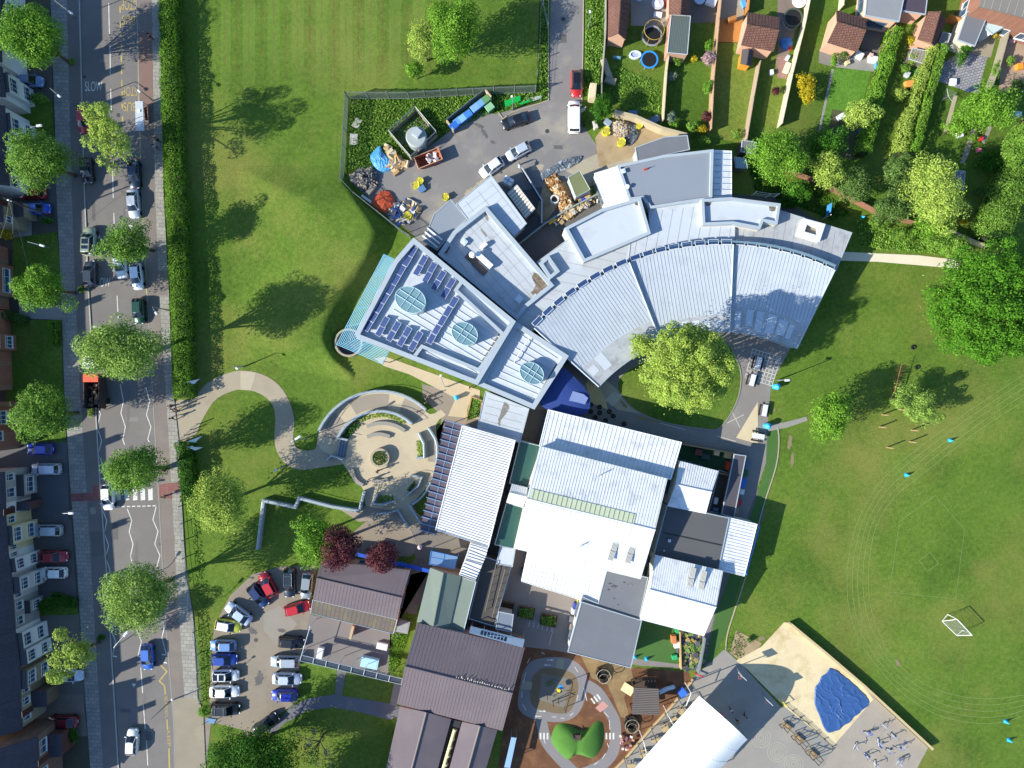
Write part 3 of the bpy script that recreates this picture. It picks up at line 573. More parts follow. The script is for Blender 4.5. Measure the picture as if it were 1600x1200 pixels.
def seamlines(mb,pts,z,ang,step,w=.05,hh=.03,m=1,marg=.35):
    """parallel raised seams clipped to a polygon (even-odd)"""
    pts=[Vector(p[:2]) for p in pts]; d=Vector((math.cos(ang),math.sin(ang))); n=Vector((-d.y,d.x)); lo=min(p.dot(n) for p in pts); hi=max(p.dot(n) for p in pts); t=lo+step/2
    while t<hi:
        xs=[]
        for i in range(len(pts)):
            a,b=pts[i-1],pts[i]; fa,fb=a.dot(n)-t,b.dot(n)-t
            if (fa>0)!=(fb>0): q=a+(b-a)*(fa/(fa-fb)); xs.append(q.dot(d))
        xs.sort()
        for i in range(0,len(xs)-1,2):
            if xs[i+1]-xs[i]>2*marg+.3:
                a=n*t+d*(xs[i]+marg); b=n*t+d*(xs[i+1]-marg); mb.box(((a.x+b.x)/2,(a.y+b.y)/2,z+hh/2),((b-a).length,w,hh),ang,m)
        t+=step
def gable(label,q,he,r,hr,roof,wall,ribn=0,root=None,cat='building',name='pitched_roof_building',mats=None,th=.14,wins=True,ribn2=None,rw=.05,rh=.035,ovh=True,wedges=None,every=3.4,ridge=True,parts=True,frame=FRAMEG):
    """q: 4 eave corners in photo px (at height he): A,B along one eave, C,D along the other; r: ridge ends (px, height hr) beside A/D and B/C"""
    A,B,C,D=PP(q,he); r0,r1=PP(r,hr); c=(A+B+C+D)/4; c.z=0; rt=root or thing(name,label,cat,c)
    w=MB(); ins=inset([A,B,C,D],.18); ii=[Vector((p.x,p.y,0)) for p in ins]; 
    w.prism([(p.x,p.y) for p in ii],-.05,he-.18); 
    for a,b,rr in ((D,A,r0),(B,C,r1)):
        cc=c.copy(); k=.985; f=lambda v,z:Vector((lerp(c.x,v.x,k),lerp(c.y,v.y,k),z)); p=[f(a,he-.18),f(b,he-.18),f(rr,hr-.2)]; w.hull(p,[Vector((lerp(c.x,v.x,.93),lerp(c.y,v.y,.93),v.z)) for v in p])
    build('wall',w,wall,rt)
    for (a,b,cc2,dd,n) in ((A,B,r1,r0,ribn),(D,C,r1,r0,ribn if ribn2 is None else ribn2)):
        mb=MB(); mb.slab([a,b,cc2,dd],th)
        if n: mb.ribs(a,b,cc2,dd,n,rw,rh)
        build('roof',mb,mats or [roof,SEAM],rt)
    if ridge: mb=MB(); mb.tube([r0+Vector((0,0,.03)),r1+Vector((0,0,.03))],.13,6); build('ridge_cap',mb,roof,rt)
    if wins: windows_on(rt,ins,he,edges=wedges,every=every,frame=frame)
    return rt
def slope(label,q,zs,roof,wall,n=0,name='shed_roof_building',root=None,rib=WRIB,rw=.05,rh=.035,wins=False,cat='building',along=True,trim=True,every=3.4):
    """mono-pitch block: 4 corners px with own heights; ribs run from edge 01 to edge 32"""
    pts=[P(x,y,z) for (x,y),z in zip(q,zs)]; c=sum(pts,Vector())/4; c.z=0; rt=root or thing(name,label,cat,c); low=min(zs)
    w=MB(); b=[Vector((lerp(c.x,p.x,.985),lerp(c.y,p.y,.985),-.05)) for p in pts]; t=[Vector((a.x,a.y,p.z-.15)) for a,p in zip(b,pts)]
    if ccw(b)!=b: b=b[::-1]; t=t[::-1]
    w.hull(b,t); build('wall',w,wall,rt); mb=MB(); mb.slab(pts,.14)
    if n: mb.ribs(pts[0],pts[1],pts[2],pts[3],n,rw,rh)
    build('roof',mb,[roof,rib],rt)
    if trim:
        for i in range(4):
            pass
        e=MB(); 
        for i in range(4):
            a,bb=pts[i],pts[(i+1)%4]; e.tube([a+Vector((0,0,.0)),bb+Vector((0,0,.0))],.07,4)
        build('edge_trim',e,cap_for(roof),rt)
    if wins: windows_on(rt,b,low,every=every)
    return rt
def cap_for(r): return CAP if r not in (WROOF,WROOF2) else WROOF
# --- hall with round rooflights and solar panels ---
HH=6.4
hallpx=[(646,371),(615,407),(554,522),(558,529),(746,602),(806,502)]
hall=flat('large grey flat-roofed school hall carrying solar panels and two round glass rooflights',hallpx,HH,ROOFL,WALLB,par=.75,pw=.7,cap=CAP,name='school_hall',every=4)
zr=HH-.75
rb=MB()
for i in range(11):
    t=i/10; a=P(lerp(652,598,t),lerp(417,512,t),zr); b=P(lerp(792,738,t),lerp(512,590,t),zr)
    if i<5: a=lerp(a,b,.12+.0*i)
    rb.box(((a.x+b.x)/2,(a.y+b.y)/2,zr+.05),((b-a).length,.13,.09),math.atan2((b-a).y,(b-a).x))
build('roof_seam',rb,M('c6ccd2',.5,.05),hall)
iw=MB()
iw.strip([tuple(P(x,y,HH)[:2]) for x,y in ((722,439),(712,453),(786,522),(748,578),(659,541),(648,556))],.5,zr-.02,HH-.05,mt=None); build('inner_parapet',iw,CAP,hall)
g=MB(); g.face(ccw_t([P(x,y,zr) for x,y in ((780,520),(784,523),(752,575),(748,571))],zr+.03)); build('gutter_dirt',g,M('6f6558',1,.3,1,9,.5,20),hall)
h2px=[(806,502),(746,602),(835,640),(889,556)]
hall2=flat('lower stepped end of the school hall with a single round rooflight',h2px,HH-1.1,ROOFL,WALLB,par=.6,pw=.7,cap=CAP,name='school_hall')
rb=MB(); z2=HH-1.7
for i in range(9):
    t=(i+.5)/9; a=P(lerp(806,756,t),lerp(512,600,t),z2); b=P(lerp(872,832,t),lerp(556,628,t),z2)
    rb.box(((a.x+b.x)/2,(a.y+b.y)/2,z2+.05),((b-a).length,.13,.09),math.atan2((b-a).y,(b-a).x))
build('roof_seam',rb,M('c6ccd2',.5,.05),hall2)
g=MB(); g.face([tuple(P(x,y,z2+.03)) for x,y in ((832,632),(869,568),(874,570),(838,634))]); build('gutter_dirt',g,M('6f6558',1,.3,1,9,.5,20),hall2)
g=MB(); a,b=P(829,524,HH),P(803,566,HH); g.tube([(a.x,a.y,z2+.5),(b.x,b.y,z2+.5)],.08); 
for q in (a,b): g.tube([(q.x,q.y,z2),(q.x,q.y,z2+.5)],.07)
build('vent_pipe',g,WHITE,hall2)
GLT=M('86aaae',.12,.06,1,4,spec=.8); GLS=M('6f939c',.2,.08,1,4,spec=.7)
def dome(label,px,py,rx,h0,h1,ang):
    """cylindrical rooflight with slanting glazed top"""
    c=P(px,py,h1-.3); r=rx*(H-h1)/F; c.z=0; o=thing('round_rooflight',label,'rooflight',(c.x,c.y,h0)); n=40; sd=Vector((math.cos(ang),math.sin(ang),0))
    bot=[];top=[]
    for i in range(n):
        a=2*math.pi*i/n; u1=Vector((math.cos(R(-33)),math.sin(R(-33)),0)); u2=Vector((-u1.y,u1.x,0)); d=u1*math.cos(a)+u2*math.sin(a)*.8; p=c+d*r; k=d.dot(sd); bot.append(Vector((p.x,p.y,h0-.03))); top.append(Vector((p.x,p.y,lerp(h1,h1-1.1,(k+1)/2))))
    m=MB(); m.hull(bot,top); build('drum',m,GLS,o)
    cap=MB(); cap.hull([t+Vector((0,0,.02)) for t in top],[lerp(c+Vector((0,0,t.z)),t,.965)+Vector((0,0,.07)) for t in top]); build('glazing',cap,GLT,o)
    rg=MB(); rg.tube([t+Vector((0,0,.05)) for t in top+top[:1]],.07,5); 
    zt=lambda p:lerp(h1,h1-1.1,((p-c).dot(sd)/r+1)/2)+.1
    e1=Vector((math.cos(R(-33)),math.sin(R(-33)),0)); e2=Vector((-e1.y,e1.x,0))
    for u,v,ku,kv in ((e1,e2,1,.8),(e2,e1,.8,1)):
        for s in (-.24,.24):
            p=c+v*s*r*kv; hl=math.sqrt(1-s*s)*r*.97*ku; a=p-u*hl; b=p+u*hl; a.z=zt(a); b.z=zt(b); rg.tube([a,b],.055,4)
    build('glazing_bars',rg,M('b9cfd0',.4,.05),o); return o
dome('largest round green-glass rooflight, nearest the long row of nine solar panels',641,468,25,zr,HH+1.9,R(65))
dome('middle round green-glass rooflight, right of the five-panel solar row',726,521,21.5,zr,HH+1.6,R(65))
dome('round green-glass rooflight on the lower end roof next to the navy canopy',831,583,20,z2,HH+.4,R(65))
# solar panels
def panel_tpl():
    o=local('solar_panel','solar panel','solar panel'); L,Wd=1.6,.98; t=R(22)
    def pl(name,d,z,m,mb=None):
        q=mb or MB(); q.box((0,0,.42+z),d,0,ry=-t); return build(name,q,m,o)
    f=MB(); 
    for y in (-L/2,L/2): f.box((0,y,.44),(Wd,.05,.06),0,ry=-t)
    for s in (-1,1): f.box((s*Wd/2*math.cos(t),0,.44+s*Wd/2*math.sin(t)),(.05,L+.05,.06),0,ry=-t)
    build('frame',f,M('c5cad0',.4,.05,metal=.3),o)
    c=MB(); c.box((0,0,.43),(Wd-.05,L-.05,.03),0,ry=-t)
    build('cells',c,Mbrick('33426e','384876','4c5c88',.16,.16,0,.012,.25,0,0,.05),o)
    s=MB()
    for y in (-.6,.6): s.box((.38,y,.26),(.05,.05,.55)); s.box((-.40,y,.12),(.05,.05,.24)); s.box((0,y,.03),(.95,.06,.05))
    build('stand',s,STEEL,o); return o
pt=panel_tpl(); PR=math.atan2(14.5,8.5)-math.pi/2
def sp(px,py,label):
    c=P(px,py,zr+.5); put(pt,USED,(c.x,c.y,zr+.01),-R(90)+math.atan2(14.5,8.5)-R(0)+0,label,'solar panels on the school hall roof')
for i,(x,y) in enumerate([(644.5,393),(636,408),(627,422),(618.5,437),(610,452),(601,466),(592,481),(583.5,495),(575,509)]): sp(x,y,'blue tilted solar panel in the long row of nine beside the west parapet')
for k,l in enumerate([[(661,407),(653,422)],[(675.5,418),(667.5,433)],[(689.5,431),(681,445.5)],[(704.5,442.5),(696,457.5)]]):
    for x,y in l: sp(x,y,'blue solar panel in the %s short pair north of the largest round rooflight'%['first','second','third','fourth'][k])
for k,l in enumerate([[(601,503),(594,517)],[(619,510.5),(611,524.5)],[(636,519),(628,532.5)],[(653,526),(645.5,540)]]):
    for x,y in l: sp(x,y,'blue solar panel in the %s short pair south of the largest round rooflight'%['first','second','third','fourth'][k])
for x,y in [(709,472),(700,486),(691,501),(682,515),(674,529)]: sp(x,y,'blue solar panel in the row of five between two round rooflights')
# louvred canopy
lou=thing('louvred_canopy','pale blue slatted sun canopy wrapping the west corner of the school hall','canopy',P(560,520,0))
hz=5.0; oA,oB,oC,oD=[P(x,y,hz) for x,y in ((600,397),(526,538),(598,569),(0,0))]; iA,iB,iC=[P(x,y,hz) for x,y in ((615,404),(557,529),(607,550))]
sl_=MB(); n=10; SK=M('9fd3e6',.4,.05)
for i in range(n):
    t=i/(n-1); sl_.strip([tuple(lerp(a,b,t)[:2]) for a,b in ((oA,iA),(oB,iB),(oC,iC))],.085,hz-.06,hz)
build('slats',sl_,M('8fcbe0',.4,.05),lou)
br=MB()
for i in range(6): t=i/5; br.tube([lerp(oA,oB,t)-Vector((0,0,.1)),lerp(iA,iB,t)-Vector((0,0,.1))],.06)
for i in range(4): t=i/3; br.tube([lerp(oB,oC,t)-Vector((0,0,.1)),lerp(iB,iC,t)-Vector((0,0,.1))],.06)
build('brackets',br,M('7fb4cc',.5,.05),lou)
po=MB(); 
for p in (oA,lerp(oA,oB,.5),oB,oC): p=lerp(p,P(600,490,hz),.06); po.tube([(p.x,p.y,0),(p.x,p.y,hz-.1)],.09)
build('posts',po,STEEL,lou)
dr=thing('round_terrace_wall','round concrete terrace wall beneath the corner of the blue slatted canopy','wall',P(547,536,0)); c=P(547,536,0)
d=MB(); d.strip([(c.x+2.05*math.cos(a*math.pi/18),c.y+2.05*math.sin(a*math.pi/18)) for a in range(36)],.3,-.05,1.0,closed=True); build('wall',d,CONC,dr)
d=MB(); d.cyl((c.x,c.y,0),1.9,1.9,.06,30); build('floor',d,M('4a4850',.9,.1),dr)
# --- wings north of the hall ---
w1=flat('long grey flat-roofed wing with dirt stain, north of the solar panel hall',[(759,321),(866,446),(824,480),(808,500),(684,397),(708,361)],4.6,ROOFG,WALLB,par=.8,pw=.6,name='school_wing',seam=[(R(-49),1.15,.03,.012),(R(41),2.6,.03,.012)])
z=3.8
def prop(name,label,cat,parts,loc,group=None):
    o=thing(name,label,cat,loc,group)
    for nm,mb,m in parts: build(nm,mb,m,o)
    return o
def duct():
    a,b=P(744,395,z+.8),P(768,417,z+.8); m=MB(); ang=math.atan2((b-a).y,(b-a).x); m.box(((a.x+b.x)/2,(a.y+b.y)/2,z+.5),((b-a).length,.8,.7),ang); m2=MB(); q=P(738,398,z+1.2); m2.cyl((q.x,q.y,z),.35,.35,1.3,14); m2.cyl((q.x,q.y,z+1.3),.5,.3,.2,14)
    m3=MB(); q=P(756,382,z+1); m3.box((q.x,q.y,z+.35),(1.0,.6,.7),R(40)); m4=MB(); q=P(737,405,z); m4.box((q.x,q.y,z+.02),(2.0,1.1,.1),ang); q=P(750,419,z); m4.box((q.x,q.y,z+.08),(2.4,1.0,.2),ang)
    prop('roof_plant','white ventilation duct with round cowl on the long stained wing roof','duct',[('duct',m,WHITE),('cowl',m2,WHITE),('outlet',m3,WHITE),('grille',m4,M('5a5350',.8,.2))],Vector(((a.x+b.x)/2,(a.y+b.y)/2,z)))
duct()
def hatch(label,px,py,zr_,s=.9,ang=.7,hgt=.5,m=WHITE):
    q=P(px,py,zr_+hgt); o=thing('roof_hatch',label,'roof hatch',(q.x,q.y,zr_)); a=MB(); a.box((q.x,q.y,zr_+hgt*.4),(s,s,hgt*.8),ang); build('kerb_frame',a,m,o); a=MB(); a.box((q.x,q.y,zr_+hgt*.9),(s*1.1,s*1.1,hgt*.18),ang); a.box((q.x,q.y,zr_+hgt),(s*.6,s*.6,.08),ang); build('lid',a,M('c9d4da',.3,.05),o)
hatch('small white roof hatch near the north-west corner of the long stained wing',725,378,z,.8,R(-40)); hatch('square glazed roof hatch at the south end of the long stained wing',811,467,z,.9,R(-40),.35)
def stain(label,pts,zz,c='6b5d4d',nm='moss_patch'):
    rng=random.Random(len(label)+int(pts[0][0])); m=MB(); p=PP(pts,zz); cc=sum(p,Vector())/len(p); q=dens(p+[],.35,True); q=[(lerp(cc.x,a.x,rng.uniform(.72,1.08)),lerp(cc.y,a.y,rng.uniform(.72,1.08)),zz) for a in q]
    m.face([tuple(a) for a in q]); return m
def stainpart(root,pts,zz,c='6b5d4d'): build('dirt_patch',stain('x',pts,zz+.012),M(c,1,.35,1.5,8,.5,20,dirt='9a9188',damt=.8,ds=1.1),root)
stainpart(w1,[(831,431),(838,424),(850,430),(858,446),(848,456),(832,464),(830,455),(836,446)],z); stainpart(w1,[(757,332),(762,333),(763,346),(759,344)],z,'7d756e'); stainpart(w1,[(690,388),(700,380),(704,388),(696,397)],z,'54504c')
stainpart(w1,[(751,356),(762,368),(760,371),(749,358)],z,'857e78')
flat('pale grey flat-roofed block beside the slatted shed, north of the stained wing',[(767,277),(820,349),(803,366),(760,320),(732,341),(716,319)],3.6,ROOFL,WALLG,name='school_wing',seam=[(R(37),1.2,.03,.012),(R(-53),2.4,.03,.012)])
flat('dark grey flat roof beside the timber beams, west of the stained wing',[(704,315),(727,342),(706,361),(683,388),(664,376),(680,336)],3.2,ROOFM,WALLG,name='school_wing',wins=False)
bm=thing('pergola','three white beams over the passage between hall and dark grey roof','pergola',P(676,373,0)); m=MB()
for k in range(3): a=P(668-k*3.6,356+k*6,3.3) ; b=P(691-k*3.6,375+k*6,3.3); m.tube([a,b],.13,4)
build('beams',m,WHITE,bm); m=MB()
for x,y in ((668,357),(661,368),(691,376),(684,387)): p=P(x,y,3.3); m.tube([(p.x,p.y,0),(p.x,p.y,3.3)],.08)
build('posts',m,STEEL,bm)
slope('shed with pale slatted timber roof behind the white box by the north wing',[(808,289),(836,326),(821,341),(793,302)],[2.7,2.7,2.5,2.5],M('b9b0a0',.9,.1),TIMD,9,name='slatted_shed',rib=M('d2cabb',.85,.1),rw=.28,rh=.1,cat='shed')
m=MB(); q=P(794,282,1.4); m.box((q.x,q.y,.7),(1.5,1.1,1.4),R(-30)); m2=MB(); m2.box((q.x,q.y,1.44),(1.3,.12,.06),R(-30)); m2.box((q.x,q.y,1.43),(.12,.9,.05),R(-30)); prop('storage_cabinet','white storage cabinet between the slatted shed and the silver hatchback','cabinet',[('body',m,WHITE),('lid_rib',m2,STEEL)],(q.x,q.y,0))
# --- fan-shaped wing: R in photo px about (1130,780) ---
def fp(r,a,z): return P(1130+r*math.sin(R(a)),780-r*math.cos(R(a)),z)
fan=thing('fan_shaped_wing','large fan-shaped wing with ribbed pale metal roof in three sections','building',P(1060,470,0))
secs=[(-47.8,-21.6,5.6,3.6),(-21.4,2.3,5.2,3.4),(2.6,26,4.8,3.1)]
FR=M('b4bcc4',.6,.09,.35,4,.1,12,dirt='8b8f94',damt=.3,ds=.3); FP=M('a9adb0',.75,.12,.5,4,.15,15,dirt='6f6e6c',damt=.55,ds=.45); FPL=M('bec5cd',.6,.08,.5,4)
for si,(a0,a1,zo,zi) in enumerate(secs):
    RO,RM,RI=398,(300,288,301)[si],262; n=14; out=[fp(RO,lerp(a0,a1,i/n),zo) for i in range(n+1)]; zm=lerp(zo,zi,(RO-RM)/(RO-RI)); inn=[fp(RI,lerp(a0,a1,i/n),zi) for i in range(n+1)]
    w=MB(); wo=[fp(RO-1,lerp(a0+.1,a1-.1,i/n),zo) for i in range(n+1)]; wi=[fp(RI+2,lerp(a0+.1,a1-.1,i/n),zi) for i in range(n+1)]; loop=wo+wi[::-1]
    bot=[Vector((p.x,p.y,-.05)) for p in loop]; top=[Vector((p.x,p.y,p.z-.2)) for p in loop]
    k=len(loop)
    for i in range(k):
        j=(i+1)%k; w.face([bot[j],bot[i],top[i],top[j]])
    build('wall',w,WALLB,fan)
    rf=MB()
    for i in range(n):
        q=[out[i],out[i+1],inn[i+1],inn[i]]; rf.slab([Vector(p) for p in q],.16)
    # ribs: parallel, clipped between the arcs
    am=(a0+a1)/2; u=Vector((math.sin(R(am)),-math.cos(R(am)))); vv=Vector((math.cos(R(am)),math.sin(R(am)))); W_=RO*math.sin(R((a1-a0)/2)); t=-W_+3
    def zat(r): return lerp(zo,zi,(RO-r)/(RO-RI))
    while t<W_-2:
        # from outer arc inwards until RM or the radial side
        rr=[]; 
        for s in range(0,60):
            x=(RO-1.5)-(s*1.9); px=u*0
            # position: along u at distance l from centre, lateral t
            l=math.sqrt(max(0,(RO-1.5)**2-t*t))-s*1.9; r=math.hypot(l,t); ang=am+math.degrees(math.atan2(t,l))
            if r<RM or ang<a0+.25 or ang>a1-.25: break
            rr.append((u*l+vv*t,r))
        if len(rr)>3:
            (p0,r0),(p1,r1)=rr[0],rr[-1]; A_=P(1130+p0.x,780+p0.y,zat(r0)); B_=P(1130+p1.x,780+p1.y,zat(r1)); d=(B_-A_).normalized(); sd=Vector((-d.y,d.x,0)).normalized()*.03; up=Vector((0,0,.035))
            rf.hull([A_-sd,B_-sd,B_+sd,A_+sd],[A_-sd+up,B_-sd+up,B_+sd+up,A_+sd+up],1)
        t+=5.6
    build('roof',rf,[FR,M('98a0a8',.6,.08)],fan)
    b=MB()
    for i in range(n):
        q=[fp(RM,lerp(a0+.3,a1-.3,i/n),zm+.03),fp(RM,lerp(a0+.3,a1-.3,(i+1)/n),zm+.03),fp(RI+1,lerp(a0+.3,a1-.3,(i+1)/n),zi+.05),fp(RI+1,lerp(a0+.3,a1-.3,i/n),zi+.05)]; b.slab(q,.02)
    build('lower_roof_band',b,FP,fan)
    rng=random.Random(5+si)
    pl=MB()
    for i in range(6 if si!=0 else 2):
        a=lerp(a0+1,a1-4,i/5.5)+rng.uniform(0,.5); wd=rng.uniform(1.6,3.1); r0=RM-1-rng.uniform(0,8); r1=RI+4+rng.uniform(0,14)
        q=[fp(r0,a,zat(r0)+.055),fp(r0,a+wd,zat(r0)+.055),fp(r1,a+wd,zat(r1)+.055),fp(r1,a,zat(r1)+.055)]; pl.slab(q,.012)
    build('patched_sheet',pl,FPL,fan)
    # verge and eaves
    e=MB(); e.tube([fp(RO+.5,a0,zo+.05),fp(RI,a0,zi+.05)],.14,4); e.tube([fp(RO+.5,a1,zo+.05),fp(RI,a1,zi+.05)],.14,4); e.tube([p+Vector((0,0,0)) for p in inn],.1,5); build('verge_trim',e,CAP,fan)
    # glazed clerestory units along the outer arc
    m=8
    for i in range(m+ (1 if si==2 else 0)):
        st=(a1-a0)/(m+(1 if si==2 else 0)); a=a0+st*(i+.12); b2=a0+st*(i+.86); zt=zo+.1; 
        q=[fp(RO+8,a,zt-.25),fp(RO+8,b2,zt-.25),fp(RO+.5,b2,zt+.12),fp(RO+.5,a,zt+.12)]; f=MB(); f.tube(q+q[:1],.06,4); fo=build('clerestory_window',f,M('c3cbd2',.5,.05),fan)
        g=MB(); g.slab(q,.05); build('pane',g,Mglass('2c3f66'),fo)
ew=MB(); ew.strip([tuple(fp(400,a,4)[:2]) for a in range(-47,27,2)],.25,3.6,5.2); build('clerestory_wall',ew,CURT,fan)
# columns and doors below the inner edge
cl=MB()
for a in range(-46,26,6): p=fp(266,a,0); cl.cyl((p.x,p.y,0),.1,.1,3.1,8)
build('columns',cl,STEEL,fan)
for i in range(22):
    a=-46+i*3.25; p=fp(264.5,a,0); q=fp(264.5,a+2.4,0); nn=(fp(200,a+1.2,0)-fp(264,a+1.2,0)).normalized(); window(fan,p,q,.3,2.5,(nn.x,nn.y))
# flat ring north of the fan
def ring(label,a0,a1,pxs_out,h,mat):
    inn=[]; k=12
    for i in range(k+1):
        a=lerp(a0,a1,i/k); x=1130+399.5*math.sin(R(a)); y=780-399.5*math.cos(R(a)); inn.append((x,y))
    return flat(label,pxs_out+inn[::-1],h,mat,WALLG,0,name='school_wing',wins=False,seam=(R(-12) if a1<0 else R(80),1.5,.03,.015))
ring('grey flat roof strip between the stained wing and the ribbed fan roof',-49,-22,[(808,500),(824,480),(866,446),(842,410),(888,376),(912,410),(985,372)],4.0,ROOFG)
ring('pale grey flat roof strip between two raised parapet blocks north of the fan roof',-21.5,2.2,[(988,372),(1017,364),(1016,326),(1097,318),(1097,352),(1146,350)],4.15,ROOFL)
ring('cracked grey flat roof strip holding a small square box, at the east end',2.4,25.9,[(1148,350),(1187,359),(1193,345),(1214,350),(1221,332),(1328,365)],3.8,M('a5a8ab',.8,.12,.35,5,.1,15,dirt='6f6d6b',damt=.5,ds=.5))
flat('small U-shaped parapet box at the west tip of the grey roof strip',[(842,411),(857,398),(875,424),(859,437)],4.9,ROOFG,RENDER,par=.5,pw=.5,name='roof_light_well',wins=False,zb=3.7,cat='roof box')
b1=flat('raised grey parapet block with curved north edge, beside the white construction roof',[(882,356),(940,326),(1001,308),(1017,365),(912,410)],5.3,ROOFL,RENDER,par=.7,pw=.45,name='plant_block',wins=False)
b2=flat('long raised parapet block with a notched corner, beside the blue-white roof strip',[(1096,311),(1142,308),(1220,318),(1215,350),(1193,346),(1188,358),(1145,350),(1098,352)],5.2,ROOFL,RENDER,par=.6,pw=.4,name='plant_block',wins=False)
stainpart(b2,[(1200,322),(1212,322),(1212,330),(1202,329)],4.6,'5f5a4c'); stainpart(b2,[(1102,316),(1112,315),(1111,320),(1103,322)],4.6,'5f5a4c'); stainpart(b1,[(990,313),(999,312),(997,322),(992,320)],4.6,'54533f')
flat('small square open parapet box on the cracked east roof strip',[(1256,341),(1290,350),(1281,377),(1247,367)],4.7,M('8d8676',.9,.2),M('d6d6d2',.7,.06),par=.7,pw=.75,cap=M('d3d5d5',.6,.05),name='roof_light_well',wins=False,zb=3.7,cat='roof box')
big=flat('big blue-grey flat roof east of the white roof in the building yard',[(964,258),(1038,242),(1115,233),(1113,311),(1065,318),(1016,326),(1004,310),(983,313)],4.7,ROOFM,RENDER,par=.35,pw=.4,name='school_wing')
hatch('small square roof hatch on the big blue-grey roof, beside its west parapet',974,267,4.35,.6,R(20),.45,M('b48f6d',.7,.1))
m=MB(); q=P(1009,264,4.6); m.box((q.x,q.y,4.45),(.5,.25,.2),R(20)); m2=MB(); m2.tube([(q.x+.3,q.y+.1,4.5),(q.x+.8,q.y+.3,4.7)],.04); prop('tool_bag','small red bag left on the big blue-grey roof','bag',[('bag',m,M('b5322c',.7,.1)),('strap',m2,DARKM)],(q.x,q.y,4.35))
m=MB(); m2=MB(); q=P(981,291,4.9); m.cyl((q.x,q.y,4.35),.25,.25,.5,12); m2.cyl((q.x,q.y,4.85),.35,.2,.15,12); prop('vent_cowl','white vent cowl beside the west parapet of the big blue-grey roof','vent',[('pipe',m,WHITE),('cap',m2,WHITE)],(q.x,q.y,4.35))
flat('low grey roof sheet along the north side of the big blue-grey roof',[(995,232),(1040,216),(1072,214),(1075,232),(1036,241),(998,250)],3.2,ROOFD,WALLG,name='lean_to',wins=False)
slope('bright white flat roof beside the olive cabin in the building yard',[(929,271),(965,260),(981,314),(949,324)],[3.4,3.4,3.2,3.2],WROOF,WALLG,0,name='white_roof_block',wins=True)
slope('white and blue banded metal roof strip beside the big blue-grey roof',[(1115,235),(1115,310),(1143,311),(1143,236)],[3.9,3.9,3.5,3.5],WROOF2,WALLG,8,name='white_roof_block',rib=M('9db2c8',.5,.05),rw=.08,rh=.1)
lk=flat('grey flat-roofed link with dark stain between the hall and long white roof',[(760,614),(824,640),(811,689),(747,672)],3.6,ROOFG,WALLG,name='link_block',wins=False,seam=(R(-15),1.1,.03,.015))
stainpart(lk,[(788,627),(796,630),(793,645),(784,655),(781,665),(777,664),(781,648),(784,638)],3.6,'77746f')
# navy canopy
nc=thing('tensile_canopy','navy blue fabric canopy between the hall and the tree lawn','canopy',P(885,610,0)); pts=PP([(873,577),(892,584),(921,617),(911,649),(845,632)],3.1)
m=MB(); c=sum(pts,Vector())/5; rg=dens(pts,.7,True)
for i in range(len(rg)):
    a,b=rg[i],rg[(i+1)%len(rg)]; 
    def zz(p,t): q=lerp(p,c,t); q.z=3.1+.35*math.sin(t*1.57)-.0; return q
    for s in range(4): t0,t1=s/4,(s+1)/4; m.face([zz(a,t0),zz(b,t0),zz(b,t1),zz(a,t1)])
build('fabric',m,M('2a3f7e',.5,.12,.5,4,.3,5),nc,True); m=MB(); m.tube(pts+pts[:1],.09); build('edge_tube',m,M('25366c',.5,.05),nc)
m=MB()
for p in pts: m.tube([(p.x,p.y,0),p],.08)
build('posts',m,M('25366c',.5,.05),nc)
m=MB(); sn=PP([(895,611),(912,616),(919,622),(914,632),(903,629),(889,626)],3.47); m.face([tuple(p) for p in sn]); build('painted_reflection',m,M('7787b4',.6,.1),nc)  # lighter patch paints a reflection onto the navy fabric
# long white ribbed block with pergola
wr=thing('white_ribbed_block','long white ribbed roof with a narrower bent south tail, beside the blue beam pergola','building',P(750,765,0)); q=PP([(723,665),(805,688),(763,855),(681,828)],4.6)
w=MB(); w.prism([tuple(lerp(sum(q,Vector())/4,p,.985)[:2]) for p in q],-.05,4.44); build('wall',w,RENDER,wr)
m=MB(); m.slab(q,.15); m.ribs(q[0],q[3],q[2],q[1],44,.06,.06); build('roof',m,[WROOF,M('8f9499',.5,.05)],wr)
e=MB(); e.tube(q+q[:1],.1,4); build('edge_trim',e,WROOF,wr)
tl=PP([(735,848),(763,855),(759,870),(743,907),(717,898),(727,873)],4.3); w=MB(); w.prism([tuple(lerp(sum(tl,Vector())/6,p,.98)[:2]) for p in tl],-.05,4.15); build('wall',w,RENDER,wr)
m=MB(); m.slab(tl,.15); 
for i in range(13):
    t=(i+.5)/13; a=dens([tl[0],tl[5],tl[4]],.2); b=dens([tl[1],tl[2],tl[3]],.2); p=a[int(t*(len(a)-1))]; s=b[int(t*(len(b)-1))]; d=s-p; m.box(((p+s)/2+Vector((0,0,.04))),(d.length*.97,.075,.1),math.atan2(d.y,d.x),1)
build('roof',m,[WROOF,M('8f9499',.5,.05)],wr); windows_on(wr,q,4.2)
pg=thing('pergola','pergola of pale blue beams over purple-brown glazing, west of the long white roof','pergola',P(690,745,0)); a0,a1=P(697,657,3.4),P(656,829,3.4); b0,b1=P(722,664,3.5),P(682,833,3.5)
m=MB()
for i in range(18): t=i/17; m.box((lerp(a0,a1,t)+lerp(b0,b1,t))/2+Vector((0,0,.1)),((lerp(b0,b1,t)-lerp(a0,a1,t)).length+.4,.1,.16),math.atan2((b0-a0).y,(b0-a0).x))
build('beams',m,BLUET,pg); m=MB(); m.slab([a0,a1,b1,b0],.05); build('glazing',m,M('5b525d',.35,.1,1,5),pg)
m=MB()
for i in range(6): t=(i+.3)/6; p=lerp(a0,a1,t); m.tube([(p.x+.3,p.y,0),(p.x+.3,p.y,3.4)],.07)
